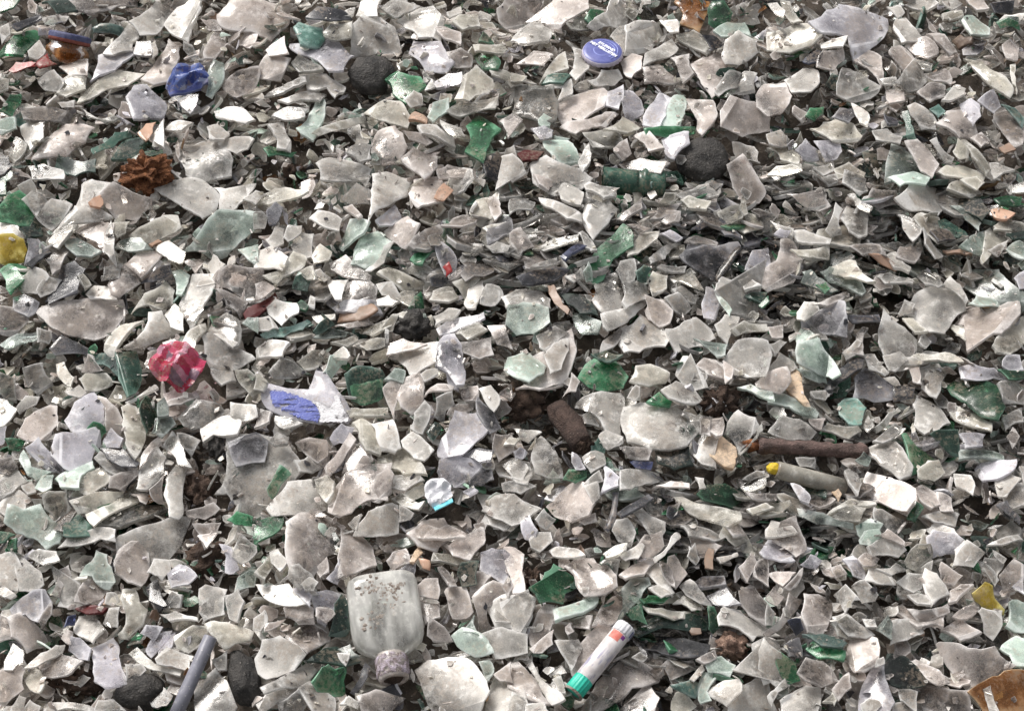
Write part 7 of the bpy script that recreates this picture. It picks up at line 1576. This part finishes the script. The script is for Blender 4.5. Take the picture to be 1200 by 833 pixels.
# ------------------------------------------------------------------ odd things lying in the glass
def lathe(profile, seg=40, flute=None, start=0.0, sweep=2*math.pi):
    V, F = [], []
    full = abs(sweep-2*math.pi) < 1e-6
    m = seg if full else seg+1
    for k, (ra, z) in enumerate(profile):
        for i in range(m):
            a = start+sweep*i/seg
            q = ra*(1+(flute(i, k) if flute else 0))
            V.append((q*math.cos(a), q*math.sin(a), z))
    for k in range(len(profile)-1):
        for i in range(seg):
            j = (i+1) % m
            a, b, c, d_ = k*m+i, k*m+j, (k+1)*m+j, (k+1)*m+i
            F.append([a, b, c, d_])
    return V, F

def frame(A, B):
    A, B = Vector(A), Vector(B)
    z = (B-A).normalized(); x = (FN-z*FN.dot(z)).normalized(); y = z.cross(x)
    return mat_of(A, x, y, z), (B-A).length

def smooth_obj(name, VF, mat, parent, **kw):
    V, F = VF
    return add(name, mesh_from(name, V, F, [True]*len(F), **kw), mat, parent)
def flat_obj(name, VF, mat, parent, **kw):
    V, F = VF
    return add(name, mesh_from(name, V, F, [False]*len(F), **kw), mat, parent)

def lump(rx, ry, rz, rough, freq, seed, sub=4, ridged=False):
    bm = bmesh.new(); bmesh.ops.create_icosphere(bm, subdivisions=sub, radius=1)
    for v in bm.verts:
        q = v.co*freq+Vector((seed*3.1, seed*1.7, seed))
        k = 1+rough*(noise.noise(q)+.5*noise.noise(q*2.3)+.28*noise.noise(q*5.1))
        if ridged: k = .62+rough*(1.6-2.2*abs(noise.noise(q))-1.5*abs(noise.noise(q*2.1+Vector((5, 3, 1))))-.7*abs(noise.noise(q*4.7)))
        v.co = Vector((v.co.x*rx*k, v.co.y*ry*k, v.co.z*rz*k))
    V = [tuple(v.co) for v in bm.verts]; F = [[v.index for v in f.verts] for f in bm.faces]
    bm.free(); return V, F

def stone(name, label, cat, at_, rx, ry, rz, roll, mat, rough=.16, freq=1.2, seed=1, smooth=True, group=None, ridged=False):
    V, F = lump(rx, ry, rz, rough, freq, seed, 5 if ridged else 4, ridged)
    o = add(name, mesh_from(name, V, F, [smooth]*len(F)), mat)
    T, B, N = basis(FN); c, s = math.cos(roll), math.sin(roll)
    o.matrix_world = mat_of(at_, T*c+B*s, B*c-T*s, N)
    return tag(o, label, cat, group)

stone('black_stone', 'smooth black stone with a matt face right of the green bottle neck', 'stone', (0.1491, 0.1542, 0.0966), 0.02071, 0.02071, .013, -.2, 'black_stone', .15, 1.3, 1)
stone('black_stone', 'glossy black lump below the broad grey shard near the top', 'stone', (-0.1127, 0.2243, 0.1444), 0.01724, 0.01862, .012, .3, 'black_stone', .2, 1.0, 2)
stone('black_stone', 'tall dark stone beside a grey shard at the bottom left', 'stone', (-0.1710, -0.2196, -0.1251), 0.00985, 0.01860, .013, .35, 'black_stone', .2, 1.1, 3)
stone('black_stone', 'dark oval stone lying flat near the bottom left edge', 'stone', (-0.2375, -0.2190, -0.1360), 0.01647, 0.01098, .012, .15, 'black_stone', .16, 1.1, 4)
stone('coal_lump', 'crumbly black lump with a pitted surface left of centre', 'lump', (-0.0720, 0.0158, 0.0169), 0.01314, 0.01127, .010, .1, 'black_stone', .42, 2.6, 5)
stone('coal_lump', 'tiny black crumb beside the long lavender shard with a red stain', 'lump', (-0.0533, 0.0430, 0.0406), 0.00698, 0.00444, .005, 0, 'black_stone', .3, 1.6, 6)
stone('coal_lump', 'dark knobbly lump in the hole beside the big bluish grey shard', 'lump', (-0.2047, -0.0660, -0.0379), 0.00657, 0.01195, .008, .1, 'black_stone', .45, 2.4, 7)
stone('soil_clod', 'dark brown clod under the pale broken shard at the centre', 'clod', (0.0072, -0.0386, -0.0176), 0.01579, 0.01386, .009, -.3, 'clod', 0.50, 2.4, 8)
stone('soil_clod', 'brown crumbly soil pile beside the upright white shard on the left', 'clod', (-0.2161, -0.0912, -0.0611), 0.00918, 0.01253, .009, .2, 'clod', 0.55, 2.8, 9)
stone('soil_clod', 'black-brown soil clod above the rusty rod, right of the big dusty shard', 'clod', (0.1455, -0.0470, -0.0141), 0.01178, 0.01077, .009, .4, 'clod', 0.60, 3.2, 10)
stone('soil_clod', 'small round brown clod touching the green shard at the lower middle', 'clod', (0.0142, -0.1515, -0.0947), 0.00557, 0.00744, .009, .1, 'clod', 0.53, 2.8, 11)
stone('soil_clod', 'reddish brown clod beneath the peach chip, right of the grey triangle', 'clod', (-0.2049, -0.1366, -0.0873), 0.01410, 0.01221, .009, .1, 'clod', 0.45, 2.5, 12)
stone('soil_clod', 'dark soil lump below the yellow-tipped tube', 'clod', (0.2147, -0.0966, -0.0621), 0.00961, 0.00627, .009, .1, 'clod', 0.55, 2.8, 13)
stone('soil_clod', 'round grey-brown seed-like clod right of the rust-brown clump', 'clod', (-0.1703, 0.1535, 0.0850), 0.00820, 0.00714, .009, .1, 'clod', 0.49, 2.6, 14)
stone('soil_clod', 'brown crumb pile near the bottom left, above the oval stone', 'clod', (-0.2823, -0.2022, -0.1408), 0.01821, 0.00772, .009, .1, 'clod', 0.55, 2.9, 15)
stone('stone_lump', 'pinkish stony lump with black pits near the bottom right of centre', 'stone', (0.1428, -0.1925, -0.1189), 0.01058, 0.00835, .010, -.2, 'pink_stone', .45, 2.6, 16)
stone('fibre_clump', 'rust-brown fibrous clump under the dark green shards at upper left', 'clump', (-0.2801, 0.1284, 0.0943), 0.01915, 0.01585, .014, .5, 'fibre', .42, 1.25, 17, False, None, True)

# blue bottle cap with white print
A = Vector((0.0734, 0.2428, 0.1590))
T, B, N = basis(FN*.86+Vector((.05, 0, 1))*.30)
t = thing('crown_cork', 'round blue bottle cap with two lines of white print near the top', 'bottle cap', mat_of(A, T, B, N))
R0 = 0.01623
fl = lambda i, k: (.035 if i % 4 < 2 else 0) if k >= 4 else 0
smooth_obj('top', lathe([(.0001, .0010), (R0*.5, .0010), (R0*.80, .0008), (R0*.95, .0003), (R0*.97, .0)], 64), 'blue_cap', t)
smooth_obj('rim', lathe([(R0*.97, -.0001), (R0*.99, -.0002), (R0*1.01, -.0009), (R0*1.02, -.0018), (R0*1.03, -.0034), (R0*.97, -.0034)], 96, fl), 'cap_rim', t)
for ra in (.40, .60, .74):
    V, F = lathe([(R0*ra, .0008), (R0*(ra+.012), .00135), (R0*(ra+.045), .0013), (R0*(ra+.055), .0008)], 60, None, math.radians(-62), math.radians(150))
    smooth_obj('printed_ring', (V, F), 'cap_ring', t)
V, F = lathe([(R0*.40, .0008), (R0*.42, .00135), (R0*.455, .0013), (R0*.47, .0008)], 40, None, math.radians(160), math.radians(125))
smooth_obj('printed_ring', (V, F), 'cap_ring', t)
dg = None
for txt, off, sz in (('MET VERLUSTEN', .02, .225), ('ETUPAND', .27, .225)):
    cu = bpy.data.curves.new('print', 'FONT'); cu.body = txt; cu.align_x = 'CENTER'; cu.size = R0*sz*1.05; cu.extrude = .0002; cu.space_character = .95; cu.offset = R0*.012
    ob = bpy.data.objects.new('print', cu); col.objects.link(ob)
    bpy.context.view_layer.update()
    dg = bpy.context.evaluated_depsgraph_get()
    me = bpy.data.meshes.new_from_object(ob.evaluated_get(dg)); me.materials.clear()
    bpy.data.objects.remove(ob)
    o = add('print', me, 'white_print', t)
    o.matrix_local = Matrix.Rotation(math.radians(-42), 4, 'Z') @ Matrix.Translation((0, R0*(off-.02), .0013))

# amber bottle neck wearing a navy cap, seen edge on
A = Vector((-0.3568, 0.2408, 0.1708))
T, B, N = basis(Vector((.20, .30, .9)))
t = thing('bottle_neck', 'amber broken bottle neck still wearing a navy screw cap, at the upper left', 'bottle neck', mat_of(A, T, B, N))
R0 = 0.01669
smooth_obj('neck', lathe([(R0*.84, -.002), (R0*.86, -.006), (R0*.90, -.008), (R0*1.02, -.010), (R0*1.04, -.013), (R0*.95, -.016), (R0*.98, -.021), (R0*.88, -.021), (R0*.7, -.003)], 48), 'glass', t, tint=colour('B', 6), wear=.35)
cp = t
smooth_obj('shell', lathe([(.0001, .003), (R0*.8, .003), (R0*.97, .0025), (R0, .0015), (R0, -.0018)], 72, lambda i, k: .02 if (k >= 3 and i % 3 == 0) else 0), 'navy_cap', t)
smooth_obj('lower_ring', lathe([(R0*1.0, -.0019), (R0*1.01, -.0045), (R0*.93, -.0046)], 72), 'cap_red', t)

# printed tube with a teal end
A, B_ = (0.0389, -0.2307, -0.1276), (0.0743, -0.1950, -0.1014)
mw, ln = frame(A, B_)
t = thing('lip_balm_tube', 'pale printed plastic tube with a ridged teal end and a white cap', 'tube', mw)
R0 = 0.00643
rid = lambda i, k: .05 if i % 4 < 2 else 0
smooth_obj('body', lathe([(R0*.96, ln*.2), (R0, ln*.205), (R0, ln*.86), (R0*.96, ln*.865)], 48), 'tube_print', t)
smooth_obj('teal_end', lathe([(.0001, -.0002), (R0*.9, 0), (R0*.98, .0008), (R0*.98, ln*.19), (R0*.95, ln*.2)], 64, rid), 'teal', t)
smooth_obj('end_lip', lathe([(R0*.95, -.0012), (R0*1.07, -.0010), (R0*1.08, .0002), (R0*1.0, .0006)], 48), 'brown_dirt', t)
smooth_obj('white_cap', lathe([(R0*.98, ln*.866), (R0*1.03, ln*.87), (R0*1.03, ln*.975), (R0*.9, ln), (.0001, ln)], 64, rid), 'white_plastic', t)
for a0 in (62, 80, 96):
    V, F = lathe([(R0*1.09, ln*.875), (R0*1.09, ln*.97)], 4, None, math.radians(a0), math.radians(8))
    smooth_obj('stripe', (V, F), 'navy_line', t)
V, F = lathe([(R0*1.012, ln*.745), (R0*1.012, ln*.855)], 10, None, math.radians(-45), math.radians(70))
smooth_obj('red_label', (V, F), 'red_label', t)
V, F = lathe([(R0*1.016, ln*.80), (R0*1.016, ln*.85)], 6, None, math.radians(26), math.radians(24))
smooth_obj('purple_mark', (V, F), 'purple_dot', t)

# small flat bottle, mouth downhill
A, B_ = Vector((-0.0864, -0.1642, -0.0834)), Vector((-0.0747, -0.2259, -0.1232))
mw, ln = frame(A, B_)
t = thing('small_bottle', 'small empty clear bottle lying upside down with a crusted neck', 'bottle', mw)
W0 = 0.02353
def loft(sections, seg=56):
    V, F = [], []
    for (z, hw, hd, ex) in sections:
        for i in range(seg):
            a = 2*math.pi*i/seg; c, s = math.cos(a), math.sin(a)
            V.append((hd*math.copysign(abs(c)**ex, c), hw*math.copysign(abs(s)**ex, s), z))
    for k in range(len(sections)-1):
        for i in range(seg):
            j = (i+1) % seg
            F.append([k*seg+i, k*seg+j, (k+1)*seg+j, (k+1)*seg+i])
    F.append(list(reversed(range(seg))))
    return V, F
D0 = W0*.48
sec = [(ln*.00, W0*.62, D0*.55, .62), (ln*.015, W0*.80, D0*.8, .58), (ln*.05, W0*.94, D0*.95, .55), (ln*.11, W0*.99, D0, .52), (ln*.50, W0*1.0, D0, .52), (ln*.58, W0*.985, D0*.98, .54),
       (ln*.655, W0*.90, D0*.9, .6), (ln*.70, W0*.74, D0*.8, .72), (ln*.735, W0*.54, D0*.78, .85), (ln*.755, W0*.43, D0*.76, 1)]
wall = .0022
inner = [(max(z, ln*.03) if k else ln*.03, max(.003, hw-wall), max(.002, hd-wall), ex) for k, (z, hw, hd, ex) in enumerate(sec)]
inner = [s for k, s in enumerate(inner) if k == 0 or s[0] > ln*.04]
V, F = loft(sec)
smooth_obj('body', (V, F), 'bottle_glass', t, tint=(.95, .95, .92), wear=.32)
rn = W0*.41
smooth_obj('neck', lathe([(rn, ln*.752), (rn, ln*.80), (rn*1.06, ln*.81), (rn*1.06, ln*.85), (rn, ln*.86), (rn*1.02, ln*.96), (rn*.95, ln*.985), (rn*.7, ln*.985), (rn*.66, ln*.93)], 48), 'glass', t, tint=colour('P', 7), wear=.6)
smooth_obj('crust_band', lathe([(rn*1.05, ln*.775), (rn*1.10, ln*.79), (rn*1.09, ln*.83), (rn*1.12, ln*.90), (rn*1.10, ln*.95), (rn*1.04, ln*.96)], 60, lambda i, k: .05*noise.noise(Vector((i*.5, k*1.7, 2)))), 'lilac', t)
V, F = lump(rn*.72, rn*.72, .004, .2, 2, 3, 3)
o = smooth_obj('mouth_dirt', (V, F), 'clod', t); o.location = (0, 0, ln*.95)
dr = random.Random(8)
V, F = [], []
spots = [(-.35, .20), (-.12, .21), (.02, .19), (.28, .165), (-.15, .36), (.3, .47)]
for _ in range(150):
    sy, sz_ = spots[min(5, int(dr.random()**1.2*6))]; sy += dr.gauss(0, .16); sz_ += dr.gauss(0, .04)
    yy = (sy+dr.gauss(0, .11))*W0; zz = ln*(sz_+dr.gauss(0, .022))
    b = len(V); v_, f_ = lump(*(dr.uniform(.0005, .0019) for _ in range(3)), .3, 1.5, dr.random()*9, 1)
    V += [(x*.4+D0*.97, y+yy, z+zz) for x, y, z in v_]; F += [[i+b for i in f] for f in f_]
flat_obj('stuck_dirt', (V, F), 'brown_dirt', t)['kind'] = 'stuff'

# grey plastic rod
A, B_ = (-0.2114, -0.2484, -0.1348), (-0.1920, -0.2097, -0.0999)
mw, ln = frame(A, B_)
t = thing('plastic_rod', 'grey lavender plastic rod leaning up from the bottom edge', 'rod', mw)
R0 = 0.00450
smooth_obj('shaft', lathe([(R0*.6, 0), (R0, 0), (R0*1.01, ln*.3), (R0*.97, ln*.6), (R0, ln*.99), (R0*.9, ln), (R0*.55, ln), (R0*.5, ln*.9)], 32), 'rod', t)

# long rusty rod
A, B_ = (0.1687, -0.0833, -0.0293), (0.2453, -0.0702, -0.0410)
mw, ln = frame(A, B_)
t = thing('rusty_rod', 'long brown rusty rod lying level with a broken orange left end', 'rod', mw)
R0 = 0.00501
prof = [(R0*(1+.08*math.sin(i*1.7)+.05*math.sin(i*.6)), ln*i/24) for i in range(25)]
bumpy = lambda i, k: .26*noise.noise(Vector((math.cos(i*.196)*2, math.sin(i*.196)*2, k*.6)))
smooth_obj('shaft', lathe([(.0001, 0)]+prof+[(R0*.6, ln*1.03), (.0001, ln*1.035)], 32, bumpy), 'rust', t)
V, F = lump(.0075, R0*.8, R0*.7, .5, 2.2, 4, 3)
o = smooth_obj('broken_end', ([(z, y, x) for x, y, z in V], F), 'orange_rust', t); o.location = (0, 0, -.004)

# grey glass tube with a yellow plug
A, B_ = (0.1797, -0.0974, -0.0402), (0.2279, -0.0977, -0.0541)
mw, ln = frame(A, B_)
t = thing('glass_tube', 'dirty grey glass tube with a yellow plug in its left end', 'tube', mw)
R0 = 0.00601
smooth_obj('barrel', lathe([(R0*.75, .001), (R0*.95, 0), (R0, .002), (R0*1.02, ln*.6), (R0, ln), (R0*.8, ln), (R0*.78, ln*.8)], 40), 'glass', t, tint=colour('Y', 5), wear=.62)
V, F = lump(R0*.72, R0*.66, .0048, .22, 1.7, 6, 3)
o = smooth_obj('plug', (V, F), 'yellow', t); o.location = (0, 0, -.0015)

# rusty pipe stub
A, B_ = (0.0312, -0.0471, -0.0181), (0.0493, -0.0808, -0.0313)
mw, ln = frame(A, B_)
t = thing('pipe_stub', 'short dark rusty pipe stub with a crumbly brown end at the centre', 'pipe stub', mw)
R0 = 0.00837
smooth_obj('barrel', lathe([(.0001, -.001), (R0*.9, 0), (R0*1.0, ln*.2), (R0*.97, ln*.5), (R0*1.02, ln*.8), (R0*.92, ln*.97), (R0*.6, ln)], 36, lambda i, k: .42*noise.noise(Vector((math.cos(i*.1745)*1.3, math.sin(i*.1745)*1.6, k*.9)))), 'dark_rust', t)
V, F = lump(R0*.74, R0*.74, .004, .5, 3.2, 9, 4)
o = smooth_obj('rust_plug', (V, F), 'clod', t); o.location = (0, 0, ln)

# ridged green bottle neck
A, B_ = (0.0695, 0.1274, 0.0884), (0.1173, 0.1264, 0.0860)
mw, ln = frame(A, B_)
t = thing('bottle_neck', 'dark green broken bottle neck lying sideways with raised ridges', 'bottle neck', mw)
R0 = 0.01019
smooth_obj('neck', lathe([(R0*1.08, 0), (R0*1.02, ln*.2), (R0*.95, ln*.52), (R0*.94, ln*.56), (R0*.8, ln*.56), (R0*.86, ln*.2), (R0*.95, .001), (R0*1.08, 0)], 48), 'glass', t, tint=colour('E', 4), wear=.5)
smooth_obj('finish', lathe([(R0*.90, ln*.565), (R0*.92, ln*.62), (R0*1.10, ln*.64), (R0*1.14, ln*.69), (R0*1.02, ln*.73), (R0*.95, ln*.78), (R0*1.05, ln*.83), (R0*1.08, ln*.96), (R0*1.0, ln), (R0*.75, ln), (R0*.7, ln*.6)], 48), 'glass', t, tint=colour('E', 4), wear=.6)

# crumpled scraps with many facets
def crumple(c, out, height, palette, seed, name, label, cat, wear=.7, mat='glass', folds=4, step=.0013):
    """a crumpled scrap: a dense sheet broken by many straight folds, each facet with its own shade"""
    r = random.Random(seed)
    pts = chip([(a/1e4, b/1e4) for a, b in out], r)
    xs = [p.x for p in pts]; ys = [p.y for p in pts]
    cen = sum(pts, Vector((0, 0)))/len(pts); size = max(max(xs)-min(xs), max(ys)-min(ys))
    inner = []
    y = min(ys)
    while y < max(ys):
        x = min(xs)
        while x < max(xs):
            inner.append(Vector((x+r.uniform(-.3, .3)*step, y+r.uniform(-.3, .3)*step))); x += step
        y += step
    n = len(pts)
    vs, es, fs, *_ = geometry.delaunay_2d_cdt(list(pts)+inner, [], [list(range(n))], 1, 1e-6)
    used = sorted({i for f in fs for i in f}); mp_ = {i: k for k, i in enumerate(used)}
    W_ = [(r.uniform(0, 6.283), size*r.uniform(.22, .6), r.uniform(0, 1)) for _ in range(folds)]
    def fold(p):
        h = 0; key = 0
        for k, (a_, per, ph) in enumerate(W_):
            q = (p.x*math.cos(a_)+p.y*math.sin(a_))/per+ph
            fl_ = math.floor(q); q -= fl_
            h += per*abs(q-.5)*(.55 if k < 3 else .3)
            key = key*31+int(fl_*2+(q > .5))
        e = (p-cen).length/(size*.5)
        return h+height*(1-e*e), key
    V = []
    for i in used:
        h, _k = fold(vs[i]); V.append((vs[i].x, vs[i].y, h-size*.12))
    F = [[mp_[i] for i in f] for f in fs]
    cols = []
    for f in fs:
        p = sum((vs[i] for i in f), Vector((0, 0)))/len(f)
        rr = random.Random(fold(p)[1]*7+seed)
        q = palette[rr.randrange(len(palette))]; k = rr.uniform(.85, 1.08)
        cols.append(tuple(min(.9, lin(min(255, v*k))/HUE_EXPO) for v in q))
    o = add(name, mesh_from(name, V, F, [False]*len(F), cols, wear), mat)
    o.matrix_world = mat_of(c, *basis(FN))
    return tag(o, label, cat)
crumple(*((-0.2371, -0.0259, 0.0025), [(-206, -1), (-148, 89), (-123, 143), (-25, 216), (57, 161), (139, 107), (217, 7), (196, -91), (122, -179), (20, -206), (-92, -144), (-158, -91)]), .008, [(190, 40, 86), (166, 30, 62), (226, 150, 176), (210, 70, 110), (180, 40, 70), (150, 120, 140)], 5, 'foil_scrap', 'crumpled hot pink and crimson scrap with white creases on the left', 'scrap')
crumple(*((-0.2573, 0.2013, 0.1461), [(-165, -81), (-129, 26), (-103, 98), (-25, 135), (69, 144), (128, 98), (176, 26), (143, -55), (54, -108), (-24, -135), (-124, -144)]), .009, [(78, 100, 172), (104, 124, 190), (165, 176, 214), (56, 74, 146)], 8, 'foil_scrap', 'crumpled shiny blue scrap near the upper left', 'scrap', 1.1)
o = crumple(*((-0.0504, -0.1194, -0.0457), [(-87, 31), (-66, 77), (-15, 110), (43, 103), (96, 44), (109, -34), (75, -73), (-20, -124), (-55, -98), (-80, -34)]), .002, [(226, 222, 224), (240, 238, 240), (205, 198, 200), (236, 230, 232)], 11, 'wrapper_scrap', 'crumpled white scrap with a shiny cyan stripe, left of centre', 'scrap', 1.5, 'white_plastic')
c, out = ((-0.0457, -0.1297, -0.0489), [(-66, -21), (57, 47), (64, 21), (-54, -46)])
def ragged(out, r):
    pts = [Vector((a, b)) for a, b in out]
    res = []
    for i, a in enumerate(pts):
        b = pts[(i+1) % len(pts)]; k = max(2, int((b-a).length/7))
        for j in range(k):
            res.append(tuple(a.lerp(b, j/k)+Vector((r.gauss(0, 4.5), r.gauss(0, 4.5)))))
    return res
def sheet(name, c, out, mat, th=.0006, parent=None):
    V = [(a/1e4, b/1e4, 0) for a, b in out]+[(a/1e4, b/1e4, -th) for a, b in out]; n = len(out)
    F = [list(range(n)), list(reversed(range(n, 2*n)))]+[[(i+1) % n, i, n+i, n+(i+1) % n] for i in range(n)]
    me = mesh_from(name, V, F)
    mw = mat_of(c, *basis(FN))
    o_ = add(name, me, mat, parent)
    if parent: o_.matrix_parent_inverse = parent.matrix_world.inverted()
    o_.matrix_world = mw
    return o_
bpy.context.view_layer.update()
sheet('cyan_stripe', c, out, 'cyan', .0015, o)

# clear shard carrying blue and white paint
c, out = ((-0.1441, -0.0398, -0.0147), [(-334, 68), (-284, 125), (-142, 82), (3, 75), (42, 233), (116, 218), (209, 61), (318, -171), (290, -206), (99, -206), (-40, -185), (-281, -80)])
r = random.Random(77)
V, F, S, RM, SH, EG = shard_geometry([(a/1e4, b/1e4) for a, b in out], .003, r, False)
o = add('painted_glass_shard', mesh_from('painted_glass_shard', V, F, S, colour('L', 8), .6, RM), 'glass')
o.matrix_world = mat_of(c, *basis(FN)); tag(o, 'long pale shard with a chipped blue painted patch and white tail', 'painted shard')
bpy.context.view_layer.update()
c, out = ((-0.1524, -0.0454, -0.0168), [(-188, 105), (-153, 119), (-43, 98), (32, 63), (118, 28), (169, -15), (179, -85), (165, -140), (62, -119), (-31, -71), (-142, -22), (-171, 42)])
sheet('blue_paint', c, ragged(out, r), 'blue_paint', .0005, o)
c, out = ((-0.1276, -0.0484, -0.0178), [(-124, 60), (-68, 39), (-12, -4), (27, 53), (18, 109), (48, 109), (130, -87), (114, -115), (-71, -115), (-63, -45)])
sheet('white_paint', c, ragged(out, r), 'white_paint', .0005, o)

# ------------------------------------------------------------------ camera, light, world
cam = bpy.data.cameras.new('camera'); co = bpy.data.objects.new('camera', cam); sc.collection.objects.link(co)
co.location = (-0.0000, -1.1329, 0.5283)
co.rotation_euler = (math.radians(90-25), 0, 0)
cam.lens = 60.8; cam.sensor_width = 36; cam.clip_start = .01; cam.clip_end = 100
sc.camera = co

SUN_EL, SUN_AZ = math.radians(63), math.radians(-115)     # high, from the left and slightly behind the heap
w = bpy.data.worlds.new('World'); sc.world = w; w.use_nodes = True
nt = w.node_tree; bg = nt.nodes['Background']
sky = nt.nodes.new('ShaderNodeTexSky'); sky.sky_type = 'NISHITA'; sky.sun_disc = False
sky.sun_elevation = SUN_EL; sky.sun_rotation = math.radians(-65); sky.dust_density = 4; sky.air_density = 1.0
hs = nt.nodes.new('ShaderNodeHueSaturation'); hs.inputs['Saturation'].default_value = .12
nt.links.new(sky.outputs[0], hs.inputs['Color']); nt.links.new(hs.outputs[0], bg.inputs['Color'])
bg.inputs['Strength'].default_value = .15
sun = bpy.data.lights.new('sun', 'SUN'); so = bpy.data.objects.new('sun', sun); sc.collection.objects.link(so)
sun.energy = 3.2; sun.angle = math.radians(24); sun.color = (1, .95, .89)
# lamp direction: from the sun towards the heap
dirv = Vector((math.sin(SUN_AZ)*math.cos(SUN_EL), -math.cos(SUN_AZ)*math.cos(SUN_EL), math.sin(SUN_EL)))
so.rotation_euler = dirv.to_track_quat('Z', 'Y').to_euler()
so.location = dirv*5

sc.view_settings.view_transform = 'Standard'; sc.view_settings.look = 'None'; sc.view_settings.exposure = 0
cy = sc.cycles
cy.max_bounces = 6; cy.diffuse_bounces = 4; cy.glossy_bounces = 3; cy.transmission_bounces = 6; cy.transparent_max_bounces = 14
cy.caustics_reflective = False; cy.caustics_refractive = False; cy.blur_glossy = .5
cy.use_denoising = True
cy.use_adaptive_sampling = True; cy.adaptive_threshold = .015
